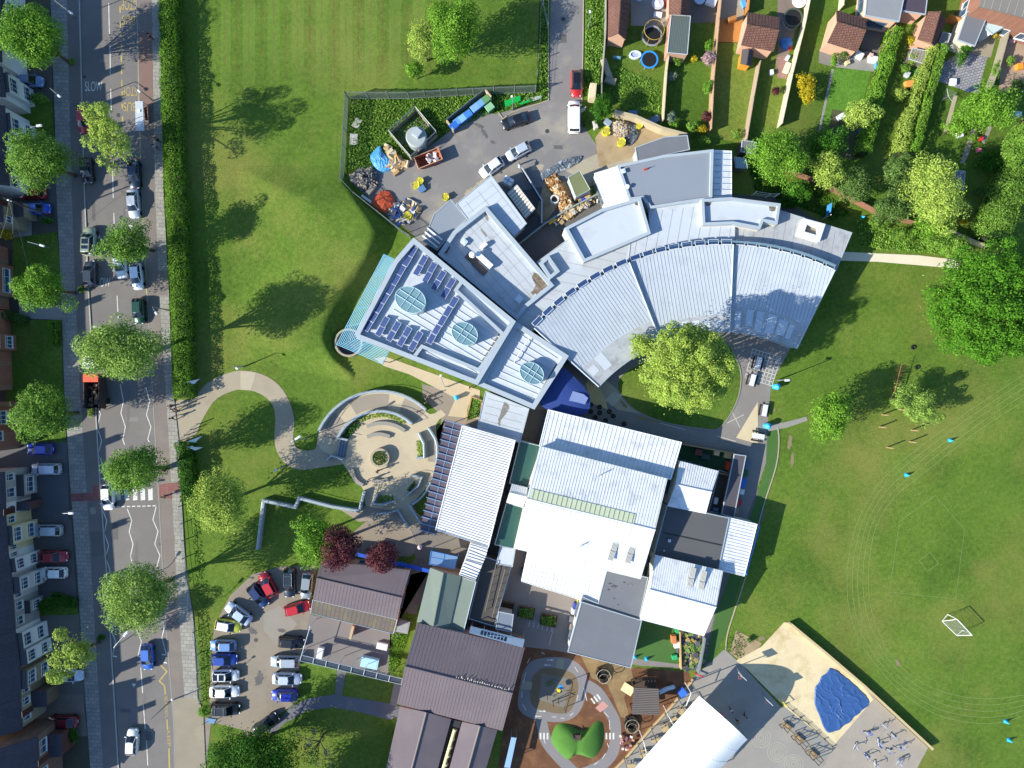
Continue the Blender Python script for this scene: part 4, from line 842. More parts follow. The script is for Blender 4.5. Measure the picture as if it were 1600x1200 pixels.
m.tube([lerp(a0,b0,.5)+Vector((0,0,.02)),lerp(a1,b1,.5)+Vector((0,0,.02))],.05)
build('posts',m,BLUET,pg)
GR=M('35584f',.25,.12,.4,4,.1,8,spec=.7,dirt='2a4740',damt=.6); 
slope('dark green glass roof between the two white ribbed roofs, north of the small white gable',[(812,689),(846,697),(824,762),(796,755)],[3.3,3.3,3.3,3.3],GR,WALLG,0,name='glass_roof_link')
slope('dark green glass roof beside the long white roof, south of the small white gable',[(791,786),(818,793),(803,857),(773,851)],[3.3,3.3,3.3,3.3],GR,WALLG,0,name='glass_roof_link')
flat('small pale grey flat roof below the southern green glass roof',[(783,857),(803,859),(799,883),(778,879)],2.9,ROOFL,WALLG,name='lean_to',wins=False)
m=MB(); m.strip([tuple(P(x,y,3.9)[:2]) for x,y in ((847,697),(826,762))],.28,3.2,3.9); build('parapet_wall',m,M('cfc9bb',.7,.08),label='low cream parapet along the northern green glass roof',cat='wall')
m=MB(); m.strip([tuple(P(x,y,3.9)[:2]) for x,y in ((819,793),(804,858))],.28,3.2,3.9); build('parapet_wall',m,M('cfc9bb',.7,.08),label='low cream parapet along the southern green glass roof',cat='wall')
gable('small white gabled roof between the two dark green glass roofs',[(800,756),(825,762),(817,793),(791,785)],4.3,[(796,770),(823,777)],4.9,WROOF2,RENDER,8,name='white_gabled_block',wins=False,ribn2=0,mats=[WROOF2,WRIB])
# sports hall group
slope('upper white ribbed roof slope north of the great sports hall, beside the navy canopy',[(857,640),(1065,691),(1048,749),(843,697)],[4.4,4.4,5.0,5.0],WROOF2,RENDER,32,name='sports_hall_annexe',wins=True,rib=M('c0c4c8',.5,.05),rw=.06,rh=.045)
sh=gable('great white gabled sports hall roof with a green translucent strip and vent grilles',[(844,697),(1043,748),(1001,905),(803,857)],6.3,[(823,779),(1024,828)],7.6,WROOF2,RENDER,44,name='sports_hall',ribn2=0,mats=[WROOF2,M('c0c4c8',.5,.05)],rw=.05,rh=.035,every=5)
def onslope(A,B,C,D,u,v,up=.02): return lerp(lerp(A,B,u),lerp(D,C,u),v)+Vector((0,0,up))
A,B=PP([(844,697),(1043,748)],6.3); C,D=P(1024,828,7.6),P(823,779,7.6)
m=MB(); m.slab([onslope(A,B,C,D,.02,.8,.08),onslope(A,B,C,D,.83,.8,.08),onslope(A,B,C,D,.83,.985,.08),onslope(A,B,C,D,.02,.985,.08)],.05); q=[onslope(A,B,C,D,.02,.8,.08),onslope(A,B,C,D,.83,.8,.08),onslope(A,B,C,D,.83,.985,.08),onslope(A,B,C,D,.02,.985,.08)]; m.ribs(*q,22,.08,.05); build('translucent_strip',m,[M('c4cbae',.4,.08,.8,4),M('a5ae8c',.5,.1)],sh)
A2,B2=PP([(803,857),(1001,905)],6.3)
q=[onslope(D,C,B2,A2,.04,.03,.06),onslope(D,C,B2,A2,.82,.03,.06),onslope(D,C,B2,A2,.82,.24,.06),onslope(D,C,B2,A2,.04,.24,.06)]; m=MB(); m.slab(q,.04); m.ribs(*q,24,.07,.04); build('translucent_strip',m,[M('e2e3d2',.4,.05),M('cfd1ba',.5,.1)],sh)
def grille(px,py,z,ang,root,L=2.0,W_=.75):
    f=MB(); c=P(px,py,z); d=Vector((math.cos(ang),math.sin(ang),0)); n=Vector((-d.y,d.x,0))
    for k in (-1,1):
        for i in range(5): f.box(c+d*k*(L*.27)+n*(i-2)*W_/5+Vector((0,0,.1)),(L*.47,.07,.09),ang)
    f.box(c+Vector((0,0,.06)),(L,W_,.04),ang,1); build('vent_grille',f,[M('c8c8c0',.6,.1),M('9a9c98',.7,.1)],root)
for x in (958,985): grille(x,860+(x-958)*.15,6.95,R(72),sh,3.0,.9)
for x,y in ((940,742),(911,852)): 
    m=MB(); q=P(x,y,7.2); m.tube([(q.x-.7,q.y-.3,7.1),(q.x+.6,q.y+.35,7.15)],.04); m.cyl((q.x,q.y,6.8),.08,.08,.5,8); build('lightning_rod',m,STEEL,sh)
slope('white ribbed south canopy roof attached to the great sports hall, above the courtyard',[(825,861),(949,890),(936,946),(815,908)],[3.7,3.7,3.4,3.4],WROOF,RENDER,20,name='white_roof_block',rib=M('c0c4c8',.5,.05),rw=.05,rh=.04)
fk=flat('black felt flat roof split by a dark line, between two white gabled blocks',[(1044,791),(1137,811),(1120,891),(1024,866)],3.6,ROOFK,RENDER,name='dark_roof_block',wins=False)
m=MB(); a,b=P(1036,832,3.6),P(1127,852,3.6); m.strip([a[:2],b[:2]],.16,3.55,3.66); build('roof_joint',m,DARKM,fk)
for x,y,s in ((1046,845,.4),(1038,861,.15)): hatch('small %s roof vent on the black felt roof'%('dark' if s>.2 else 'white'),x,y,3.6,s,0,.35,DARKM if s>.2 else WHITE)
slope('white roof strip with blue west edge, at the east end of the black felt roof',[(1137,808),(1117,889),(1163,900),(1183,819)],[3.5,3.5,3.3,3.3],WROOF2,RENDER,17,name='white_roof_block',rib=M('c0c4c8',.5,.05),rw=.06,rh=.05)
m=MB(); a,b=P(1187,822,2.8),P(1166,898,2.8); m.tube([a,b],.08); 
for t in (0,.33,.66,1): p=lerp(a,b,t); m.tube([(p.x,p.y,0),p],.05)
build('handrail',m,M('3f86d8',.4,.05),label='bright blue tubular rail along the east side of the white roof strip',cat='rail')
gable('small white gabled block north of the black felt roof, beside the planted yard',[(1062,720),(1123,736),(1103,803),(1043,791)],4.3,[(1056,757),(1112,769)],5.1,WROOF2,RENDER,16,name='white_gabled_block',ribn2=0,mats=[WROOF2,WRIB])
se=gable('white gabled block with two grey roof grilles, south of the black felt roof',[(1024,867),(1130,892),(1100,994),(1000,968)],4.6,[(1015,921),(1119,949)],5.6,WROOF2,RENDER,30,name='white_gabled_block',ribn2=0,mats=[WROOF2,WRIB])
for x,y in ((1080,903),(1097,908)): grille(x,y,5.15,R(78),se,3.1,.9)
pf=flat('grey flat roof with damp stains between the sports hall and the white gabled block',[(950,892),(1010,904),(996,969),(909,941),(911,935),(936,946)],3.7,ROOFD,RENDER,name='dark_roof_block',wins=False)
for x,y,r in ((953,912,4),(960,916,6),(951,921,3),(975,910,3),(985,913,4),(960,935,2),(966,945,2),(972,920,1.5)): stainpart(pf,[(x-r,y),(x,y-r*.6),(x+r,y),(x,y+r*.6)],3.7,'3d4045')
flat('grey felt flat roof beside the bark playground, south of the stained grey roof',[(910,943),(1000,971),(984,1041),(890,1017)],3.9,ROOFD,RENDER,name='dark_roof_block')
# brown felt-roofed blocks
BRN=M('6b6166',.9,.10,.25,6,.5,6,dirt='7b726f',damt=.45,ds=.15); BRN2=M('847a75',.9,.08,.25,6,.3,10,dirt='938779',damt=.4,ds=.2); 
def brown(label,q,he,r,hr,**kw): return gable(label,q,he,r,hr,BRN,BRICKP,kw.pop('n',0),name='brown_roof_block',mats=[BRN,M('5d555a',.9,.1)],rw=.04,rh=.02,**kw)
ba=brown('brown felt pitched classroom roof under the copper trees',[(501,876),(641,891),(621,968),(489,937)],3.3,[(495,903),(628,934)],4.1,n=18,ribn2=26)
slope('mossy low front strip of the brown classroom roof facing the paved court',[(489,937),(621,968),(615,990),(486,958)],[3.2,3.2,2.9,2.9],M('6a6259',.95,.2,.5,7,.4,14,dirt='7d7550',damt=.7,ds=.6),BRICKP,20,name='brown_roof_block',rib=M('6a6258',.9,.1),rw=.04,rh=.02)
br_=brown('big brown felt pitched roof in the south, above the glass-tube roof wings',[(652,973),(820,1012),(785,1142),(620,1100)],4.4,[(633,1041),(801,1083)],6.2,n=30,ribn2=34)
m=MB(); rng=random.Random(4)
for i in range(26): t=.48+.5*i/26; p=lerp(P(633,1041,6.2),P(801,1083,6.2),t)+Vector((0,.0,0)); m.box(p+Vector((rng.uniform(-.1,.1),.25+rng.uniform(-.1,.15),.0)),(.14,rng.uniform(.2,.7),.02),R(-14),0,rx=R(16))
build('bird_droppings',m,M('a9a49c',.9,.1),br_)
gable('brown roofed wing west of the yellow roof-light tube',[(625,1104),(590,1260),(668,1260),(705,1124)],3.8,[(666,1113),(628,1260)],4.8,BRN2,BRICKP,0,name='brown_roof_block',mats=[BRN,BRN])
gable('brown roofed wing east of the yellow roof-light tube',[(722,1128),(686,1260),(742,1260),(777,1141)],3.8,[(750,1134),(715,1260)],4.8,BRN2,BRICKP,0,name='brown_roof_block',mats=[BRN,BRN])
lt=thing('roof_light_tube','yellow translucent tube light lying between the two brown southern wings','rooflight',P(702,1170,3)); m=MB(); m.tube([P(711,1139,3.4),P(690,1210,3.4),P(676,1260,3.4)],.28,10); build('tube',m,M('cfc98a',.4,.1,1,6),lt)
for i in range(9): m=MB(); m.tube([P(711-35*i/9*.9,1139+121*i/9,3.4)+Vector((0,.02,0)),P(711-35*i/9*.9,1142+121*i/9,3.4)],.31,10); build('band',m,M('b8b48c',.5,.1),lt)
m=MB(); q=P(708,1131,3.6); m.box((q.x,q.y,3.2),(2.2,1.0,.5),R(-14)); m.box((q.x-.5,q.y,3.5),(.5,.4,.3),R(-14)); build('plant_box',m,DARKM,lt)
m=MB(); m.slab(PP([(706,1124),(721,1128),(684,1262),(668,1260)],2.9),.2); build('gutter_floor',m,M('45423f',.9,.1),lt)
GG=M('68756c',.7,.07,.3,5,.1,10,dirt='79827a',damt=.3); gb=gable('grey-green pitched metal roof linking the white tail roof to the big brown roof',[(672,887),(651,972),(702,984),(721,900)],3.7,[(693,895),(677,978)],4.5,GG,BRICKP,0,name='green_roof_link',mats=[GG,GG],wins=False)
slope('narrow grey-green roof lane beside the pitched green roof',[(722,902),(744,909),(724,989),(703,984)],[3.5,3.9,3.9,3.5],GG,BRICKP,0,name='green_roof_link')
# glazed lean-to north of the big brown roof
gl=thing('glazed_lean_to','pale glazed lean-to with dark panes on the north edge of the big brown roof','lean-to',P(778,993,0)); q=PP([(735,981),(820,1002),(817,1012),(733,989)],4.6)
m=MB(); m.slab([q[0]-Vector((0,0,.6)),q[1]-Vector((0,0,.6)),q[2],q[3]],.1); build('roof',m,M('a9b8c4',.4,.08),gl)
for i in range(8):
    t0=.2+.5*i/8; t1=t0+.045; m=MB(); up=Vector((0,0,.03)); f=lambda t,v:lerp(lerp(q[0],q[1],t)-Vector((0,0,.6)),lerp(q[3],q[2],t),v)+up; m.slab([f(t0,.2),f(t1,.2),f(t1,.8),f(t0,.8)],.02); build('pane',m,Mglass('1f2b38'),gl)
m=MB()
for t in (0.02,.25,.5,.75,.98): p=lerp(q[0],q[1],t); m.tube([(p.x,p.y,0),(p.x,p.y,4)],.07)
build('posts',m,STEEL,gl)
# dark lean low roof with railings
dk=flat('low dark flat roof with two long rails, east of the bent white tail roof',[(757,872),(797,885),(771,976),(735,965)],2.6,M('4b4744',.85,.12,.4,6,.2,10,dirt='5f5850',damt=.5),BRICKP,name='low_dark_roof',wins=False)
m=MB()
for x0,y0,x1,y1 in ((776,878,758,955),(789,890,769,965)):
    a,b=P(x0,y0,3.2),P(x1,y1,3.2); m.tube([a,b],.05)
    for k in range(7): p=lerp(a,b,k/6); m.tube([(p.x,p.y,2.6),p],.04)
build('rail',m,M('7a7468',.6,.1),dk)
flat('small grey plant room roof between the low dark roof and the courtyard planters',[(781,958),(800,962),(797,985),(777,981)],3.0,M('717b88',.6,.06),WALLG,name='plant_room',wins=False)
# ---------- houses ----------
TILE=Mbrick('6f4c41','7d584b','4a332c',.33,.28,0,.03,.9,.5,.5,.25); SLATE=Mbrick('4b4750','544f58','33303a',.3,.25,0,.02,.9)
CREAM=M('cfc39a',.85,.08); WHT=M('d5d6d6',.8,.06); GREYR=M('a3a09c',.85,.1,.5,8); PINKB=M('c99f86',.9,.15,.4,8)
def tiled(label,q,he,r,hr,wall=PINKB,**kw): return gable(label,q,he,r,hr,TILE,wall,kw.pop('n',10),name=kw.pop('name','garage'),mats=[TILE,M('5d4037',.9,.1)],rw=.05,rh=.03,wins=kw.pop('wins',False),cat=kw.pop('cat','garage'),**kw)
tiled('brown tiled garage roof running off the top edge beside the lane hedge',[(951,-25),(950,58),(978,62),(988,-22)],2.6,[(971,-24),(966,52)],4.0)
tiled('brown tiled roof adjoining the grey corrugated garage roof',[(1046,-30),(1045,22),(1077,24),(1079,-28)],2.6,[(1066,-29),(1063,22)],3.9)
slope('grey corrugated flat garage roof in the second garden from the lane',[(1049,23),(1079,25),(1074,85),(1043,82)],[2.7,2.7,2.5,2.5],M('5f6a66',.85,.12),BRICKP,12,name='garage',rib=M('525c59',.85,.1),cat='garage')
tiled('brown tiled garage with pale west gable above the small orange shed',[(1168,19),(1218,27),(1209,80),(1158,70)],2.7,[(1167,39),(1217,48)],4.0)
tiled('brown tiled garage with pale peach walls west of the paved family patio',[(1307,16),(1354,30),(1340,81),(1293,66)],2.7,[(1308,35),(1353,48)],4.1)
tiled('brown tiled garage beside the orange timber fence and the grey flat garage',[(1450,18),(1434,61),(1461,72),(1479,33)],2.7,[(1469,18),(1455,66)],4.0)
flat('grey flat-roofed garage with cream west wall above the grey slab patio',[(1513,20),(1539,28),(1522,69),(1499,61)],2.9,ROOFD,M('d8cdb5',.85,.08),name='garage',wins=False,cat='garage')
flat('grey flat-roofed house extension with white window below, at the top edge',[(1360,-40),(1418,-40),(1403,31),(1354,22)],3.3,M('85888a',.8,.08),M('d3ad97',.85,.1),name='house_extension',wedges=None,cat='extension')
flat('dark glazed lean-to roof between the grey extension and the hedge',[(1412,-30),(1450,-30),(1444,20),(1411,15)],2.9,M('4b434d',.6,.12),PINKB,name='lean_to',wins=False,cat='lean-to')
hs=gable('two-storey brick house with grey roof in the top right corner of the picture',[(1530,10),(1700,52),(1750,-120),(1580,-160)],5.4,[(1556,-70),(1725,-30)],8,M('6e6a66',.9,.12),BRICK,14,name='brick_house',cat='house',frame=FRAMEW,wedges=None,every=3.6)
flat('small white conservatory with glazed roof against the brick house',[(1538,40),(1556,32),(1568,40),(1551,51)],2.5,Mglass('b6cfcf'),WHT,name='conservatory',wins=False,cat='conservatory')
sd=gable('small orange timber shed with dark felt roof below the tiled garage',[(1160,77),(1157,99),(1174,103),(1178,80)],1.9,[(1170,76),(1166,101)],2.6,M('4a4647',.9,.1),M('c98a2e',.8,.12),0,name='garden_shed',cat='shed',wins=False)
def simple_shed(label,px,h,rc='8d8a84',wc='7a6a55'): return slope(label,px,[h,h,h*.9,h*.9],M(rc,.85,.12),M(wc,.85,.15),6,name='garden_shed',rib=M('6f6c66',.85,.1),cat='shed',rw=.05,rh=.03)
simple_shed('grey-roofed garden shed behind the tall double hedge garage',[(1474,50),(1486,53),(1480,70),(1467,66)],2.0)
simple_shed('grey-roofed shed at the garden foot beside the bright round-leafed tree',[(1160,219),(1182,222),(1180,240),(1158,237)],2.1,'6b6f78','5a4d40')
simple_shed('pale blue-roofed shed wedged between the garden shed and the school fence',[(1147,245),(1165,248),(1168,263),(1150,262)],2.0,'a4bccb','6a6258')
simple_shed('narrow grey shed at the garden end east of the willow',[(1494,266),(1508,268),(1506,296),(1492,292)],2.1,'7c8794','5a4d40')
simple_shed('weathered plank shed roof below the tiled garage by the double hedge',[(1426,75),(1451,80),(1445,100),(1420,92)],1.7,'8a8478','6a6258')
# west row of houses
fr=FRAMEW
def westhouse(label,y0,y1,xe0,xe1,wall,bays=(),wins=(),roof=SLATE,he=5.2,hr=9.3,chim=None):
    """terraced house; east facade at eave px x = xe0 (top) .. xe1 (bottom)"""
    A,B=P(xe0,y0,he),P(xe1,y1,he); d=(B-A).normalized(); n=Vector((-d.y,d.x,0)); n=n if n.x>0 else -n; dep=9.0; Dp=11.0
    rt=thing('terraced_house',label,'house',((A.x+B.x)/2-4,(A.y+B.y)/2,0)); ang=math.atan2(d.y,d.x)
    fa,fb=A-n*.35,B-n*.35; ba,bb=fa-n*dep,fb-n*dep; w=MB(); w.prism([v[:2] for v in (fa,fb,bb,ba)],-.05,he-.1); 
    for a,b,c_ in ((fa,ba,1),(fb,bb,-1)):
        mid=(a+b)/2; tri=[Vector((a.x,a.y,he-.1)),Vector((b.x,b.y,he-.1)),Vector((mid.x,mid.y,hr-.2))]; o2=d*.2*c_; w.hull(tri,[t+o2 for t in tri])
    build('wall',w,wall,rt)
    r0,r1=(fa+ba)/2,(fb+bb)/2; r0.z=r1.z=hr; A2,B2=A.copy(),B.copy(); m=MB(); m.slab([A2,B2,r1,r0],.16); m.ribs(A2,B2,r1,r0,1,.02,.02); build('roof',m,[roof,roof],rt)
    m=MB(); C2,D2=bb-n*.35,ba-n*.35; C2.z=D2.z=he; m.slab([D2,C2,r1,r0],.16); ro=build('roof',m,[roof,roof],rt)
    L=(B-A).length; m=MB(); m.tube([A+n*.06+Vector((0,0,-.05)),B+n*.06+Vector((0,0,-.05))],.07,6); build('gutter',m,M('3a3c40',.5,.05),rt)
    if chim is not None:
        for t in chim: q=lerp(r0,r1,t); m=MB(); m.box(q+Vector((0,0,.3)),(.9,.6,1.8),ang); build('chimney',m,BRICK,ro); 
        m=MB(); 
        for t in chim:
            q=lerp(r0,r1,t)
            for s in (-.25,.25): m.cyl(q+d*s+Vector((0,0,1.2)),.13,.1,.4,8)
        build('chimney_pots',m,M('9a5a40',.8,.1),ro)
    for t0,t1,z0,z1 in wins:
        a,b=fa+d*L*t0,fa+d*L*t1; window(rt,a[:2],b[:2],z0,z1,n[:2],fr,bars=1,tr=1)
    for t0,t1,dp,top,mm in bays:     # projecting bays and porches
        a,b=fa+d*L*t0,fa+d*L*t1; e=MB(); e.prism([v[:2] for v in (a,b,b+n*dp,a+n*dp)],-.05,top); build('bay',e,mm or wall,rt); e=MB(); e.prism([v[:2] for v in (a-d*.1,b+d*.1,b+n*(dp+.12)+d*.1,a+n*(dp+.12)-d*.1)],top,top+.1); build('bay_roof',e,roof if mm else M('46464c',.8,.1),rt)
        a2,b2=a+n*dp+d*(b-a).length*.12,b+n*dp-d*(b-a).length*.12
        if top>3.5: window(rt,a2[:2],b2[:2],.9,2.1,n[:2],fr,bars=2,tr=1); window(rt,a2[:2],b2[:2],3.3,min(4.6,top-.2),n[:2],fr,bars=2,tr=1)
        elif dp<1.3: window(rt,a2[:2],b2[:2],.8,2.1,n[:2],fr,bars=2,tr=1)
        else: 
            e=MB(); q=(a+b)/2+n*(dp+.04); e.box(q+Vector((0,0,1.02)),(.9,.06,2.0),ang); build('door',e,M('3f2322',.5,.1),rt)
    return rt
W1=[(.1,.3,3.2,4.4),(.55,.8,3.2,4.4)]
westhouse('terraced house with grey rendered front beside the silver hatchback drive',737,787,6,8,GREYR,[(.2,.85,1.0,2.6,None)],[(.1,.32,3.2,4.5),(.55,.85,3.1,4.5)],chim=[.5])
westhouse('terraced house with small white porch and dark red door, south of the grey rendered one',787,806,8,8,WHT,[(.15,.8,1.8,2.7,M('5a403e',.8,.1))],[(.3,.7,3.2,4.4)],chim=None)
westhouse('cream terraced house with big white first-floor window facing the silver-white estate car',806,864,8,12,CREAM,[(.3,.8,.9,4.9,None)],[(.05,.24,3.2,4.4),(.84,.97,3.2,4.4)],chim=[.9])
westhouse('white terraced house with dark multi-pane window facing the dark red car',864,900,12,17,WHT,[(.3,.85,.9,4.9,None)],[(.05,.25,3.2,4.4)],chim=[.9])
westhouse('pale grey terraced house facing the small clipped front lawn',900,940,17,20,M('b9b8b6',.85,.08),[(.1,.7,1.2,4.9,None)],[(.72,.95,3.2,4.4)],chim=None)
westhouse('mid-grey terraced house beside the patch of front shrubs',940,986,20,23,M('969596',.85,.08),[(.2,.6,.7,2.7,None)],[(.1,.4,3.2,4.4),(.6,.9,3.2,4.4)],chim=[.9])
westhouse('bright white terraced house behind the sparse bushy street tree',986,1042,23,30,M('dcdedd',.8,.06),[(.1,.55,1.0,4.9,None),(.6,.98,1.3,4.9,None)],[(.6,.7,3.2,4.4)],chim=[.9])
westhouse('tan rendered terraced house with white-framed bay, south of the bright white one',1042,1092,30,31,M('8b7f6c',.85,.1),[(.15,.7,1.1,4.9,None)],[(.72,.95,3.2,4.4)],chim=None)
westhouse('brown-grey terraced house with cream band and low dark porch beside the red car',1092,1140,31,34,M('8f8873',.85,.1),[(.05,.55,2.2,2.7,M('6a5a4c',.8,.1))],[(.1,.35,3.2,4.4),(.6,.85,3.2,4.4)],chim=[.9])
westhouse('brick end house with dark porch at the bottom left corner of the picture',1152,1265,58,62,Mbrick('8d6a5a','7c5c4e','75675c',.225,.075,0,.01),[(.1,.4,2.0,2.8,M('5c3a34',.8,.1))],[(.1,.3,3.2,4.4),(.5,.8,3.2,4.4)],chim=[.1])
westhouse('white house with bow window at the left edge below the top-left street tree',104,152,2,8,WHT,[(.2,.8,.8,4.9,None)],[(.0,.15,3.2,4.4)],chim=[.9])
westhouse('white semi-detached house at the left edge beside the tall swan-neck street lamp',165,223,6,11,WHT,[(.2,.7,.8,4.9,None)],[(.75,.95,3.2,4.4)],chim=[.6])
westhouse('white semi-detached house at the left edge behind the second street tree',223,290,8,14,M('cfd3d8',.8,.06),[(.2,.7,.8,4.9,None)],[(.75,.95,3.2,4.4)],chim=[.3])
westhouse('house with dark roof at the left edge beside the bright blue car',305,348,2,4,M('8a8272',.85,.1),[(.1,.6,1.4,2.7,None)],[(.65,.9,3.2,4.4)],chim=None)
westhouse('red brick house at the left edge level with the fifth street tree',628,706,-14,-10,BRICK,[(.15,.5,.8,4.9,None)],[(.6,.8,3.2,4.4)],chim=[.5])
westhouse('house at the top left corner with white bow window beside the street tree',-60,97,-2,2,WHT,[(.3,.8,.8,4.9,None)],[(.05,.25,3.2,4.4)],chim=[.3])
westhouse('shaded house beyond the left edge level with the lower shaded lawns',480,610,-26,-22,BRICK,[(.3,.5,.8,4.9,None)],[(.7,.85,3.2,4.5)],chim=[.4])
westhouse('shaded house beyond the left edge level with the small diamond flower bed',375,478,-30,-28,BRICK,[(.3,.8,.8,4.9,None)],[],chim=[.5])
# ---------- fences and walls ----------
def fence(label,px,h,mat,kind='panel',pitch=2.5,name='fence',rails=True,cat='fence',th=.06):
    pts=[P(x,y,0) for x,y in px]; c=sum(pts,Vector())/len(pts); c.z=0; rt=thing(name,label,cat,c); L=0
    po=MB(); pn=MB(); rl=MB(); cnt=0
    for a,b in zip(pts,pts[1:]):
        l=(b-a).length; n=max(1,round(l/pitch)); d=(b-a).normalized(); ang=math.atan2(d.y,d.x)
        for i in range(n+1):
            p=lerp(a,b,i/n); 
            q=MB(); q.box(p+Vector((0,0,h/2+.03)),(.12,.12,h+.1),ang); cnt+=1
            if cnt<90: build('post',q,mat,rt)
        if kind=='panel':
            for i in range(n):
                u=lerp(a,b,(i+.5)/n); pn.box(u+Vector((0,0,h/2)),(l/n-.14,th,h-.08),ang)
                pn.box(u+Vector((0,0,h-.02)),(l/n-.14,.1,.05),ang)
        elif kind=='pale':
            k=int(l/.16)
            for i in range(k): pn.box(lerp(a,b,(i+.5)/k)+Vector((0,0,h/2)),(.06,.02,h-.05),ang)
            for z in (.3,h-.25): rl.box((a+b)/2+Vector((0,0,z)),(l,.06,.06),ang)
        elif kind=='rail':
            for z in (h,h*.66,h*.33): rl.tube([a+Vector((0,0,z)),b+Vector((0,0,z))],.025,4)
        elif kind=='mesh':
            for z in np.arange(.15,h,.3): rl.box((a+b)/2+Vector((0,0,z)),(l,.012,.02),ang)
            k=int(l/.25)
            for i in range(k): pn.box(lerp(a,b,(i+.5)/k)+Vector((0,0,h/2)),(.02,.012,h),ang)
    if pn.v: build('panels' if kind=='panel' else 'pales',pn,mat,rt)
    if rl.v: build('rails',rl,mat,rt)
    return rt
PAL=M('7f8a86',.6,.08,metal=.3); FWOOD=M('b3a68c',.9,.2,1,8,.2,20); FW2=M('c9bda3',.9,.18,1,8,.2,20); FORG=M('a8713a',.85,.12,1,8)
fence('grey steel palisade fence round the west side of the building yard',[(545,155),(537,286),(556,306),(632,366),(642,372)],2.4,PAL,'pale',2.75)
fence('grey steel palisade fence along the north side of the rough grass',[(545,155),(640,155),(740,149),(836,145)],2.4,PAL,'pale',2.75)
fence('thin mesh fence between the north field and the lane strip',[(837,144),(843,70),(846,-20)],1.8,PAL,'mesh')
fence('short leaning mesh gate panel beside the lane near the top edge',[(848,10),(856,45)],1.6,M('a8b0b0',.5,.05),'mesh',name='gate',cat='gate')
fence('weathered fence beside the lane between hedge and first back garden',[(945,-15),(944,60),(938,140),(937,172)],1.8,M('8b8c84',.9,.15,1,8),'panel',2.4)
fence('weathered timber fence between the trampoline garden and the corrugated garage garden',[(1049,-15),(1045,60),(1038,120),(1033,193)],1.7,FWOOD,'panel',1.9,th=.12)
fence('tan timber fence left of the orange deck garden',[(1123,-10),(1118,40),(1110,130),(1106,208)],1.8,M('a98b72',.9,.2,1,8,.2,20),'panel',1.9,th=.1)
fence('pale timber fence running from the orange shed down to the yard sheds',[(1181,105),(1171,160),(1158,238)],1.8,M('a3907c',.9,.2,1,8,.2,20),'panel',1.9,th=.1)
fence('tall pale timber fence with bright posts east of the pink paved garden',[(1263,-20),(1249,50),(1230,125),(1214,200)],1.9,FW2,'panel',2.2,th=.1)
fence('short pale timber fence above the peach-walled garage',[(1313,-20),(1309,18)],1.7,FW2,'panel',1.9)
fence('orange timber fence panels between deck garden and tiled garage',[(1168,-20),(1163,25)],1.7,FORG,'panel',1.9)
fence('orange timber fence between the tiled garage and the grey flat garage',[(1474,33),(1501,45)],1.7,FORG,'panel',1.5)
fence('weathered fence east of the grey slab patio',[(1566,50),(1550,110),(1538,142)],1.7,M('8e8878',.9,.2,1,8,.2,20),'panel',1.9,th=.15)
fence('short peach timber fence beside the tall privet hedge patio',[(1393,40),(1375,80)],1.6,PINKB,'panel',1.8)
fence('low timber fence at the garden foot above the pale gravel path',[(1472,362),(1500,374),(1535,388)],1.5,FWOOD,'panel',1.9)
fence('brown garden-foot fence behind the row of bushes north of the cracked roof',[(1200,262),(1255,280),(1310,305),(1372,338),(1420,350)],1.5,M('8d6650',.9,.2,1,8),'panel',2)
def wall(label,px,h,w,mat,cap=CONC,name='wall',cat='wall',closed=False):
    pts=[P(x,y,0) for x,y in px]; c=sum(pts,Vector())/len(pts); c.z=0; rt=thing(name,label,cat,c); m=MB(); m.strip([p[:2] for p in pts],w,-.05,h-.06,closed=closed); build('wall_body',m,mat,rt); m=MB(); m.strip([p[:2] for p in pts],w+.08,h-.06,h,closed=closed); build('coping',m,cap,rt); return rt
wall('beige boundary wall curving behind the builders’ rubble',[(957,182),(990,190),(1030,208),(1068,218)],1.9,.35,M('b5a88c',.9,.15,.5,8),M('b0a283',.9,.15,.5,8))
wall('dark walled edge with a white steel top rail beside the slatted shed yard',[(815,266),(846,316),(846,352)],1.2,.12,DARKM,M('aeb6bb',.6,.05))
wall('low grey kerb wall along the south side of the rubble trench',[(805,388),(850,352),(885,330),(942,301)],.9,.15,M('6e7672',.8,.1),M('8b9691',.7,.1))
fence('mesh fence beside the road pavement along the car park lawn',[(284,790),(291,870),(301,950),(312,1020),(316,1095)],1.1,M('8f9a98',.6,.05,metal=.3),'rail',3.0)
fence('steel railing at the school entrance, north side',[(276,632),(300,628)],1.2,STEEL,'rail',1.5); fence('steel railing at the school entrance, south side',[(284,688),(312,662)],1.2,STEEL,'rail',1.5)
# timber crib walls and ramp walls of the sunken garden
BLW=M('8e9aa0',.7,.12,.8,8); BLC=M('a6b3b8',.6,.08,.8,8)
def railwall(label,px,h,w,rail=True,sm=True,step=.8):
    pp=[Vector((x,y)) for x,y in px]; pp=dens(pp,8) if sm else pp; pts=[P(p.x,p.y,0) for p in pp]; c=sum(pts,Vector())/len(pts); c.z=0; rt=thing('ramp_wall',label,'wall',c); m=MB(); m.strip([p[:2] for p in pts],w,-.05,h); build('wall_body',m,BLW,rt); m=MB(); m.strip([p[:2] for p in pts],w*.34,h,h+.03); build('coping',m,BLC,rt)
    if rail:
        m=MB(); up=Vector((0,0,h+.5)); m.tube([p+up for p in pts],.035,5)
        for p in pts[::2]: m.tube([(p.x,p.y,h),p+up],.03,4)
        build('handrail',m,M('b6c2c8',.4,.05,metal=.4),rt)
    return rt
def arc(cx,cy,r,a0,a1,n=14): return [(cx+r*math.sin(R(lerp(a0,a1,i/n))),cy-r*math.cos(R(lerp(a0,a1,i/n)))) for i in range(n+1)]
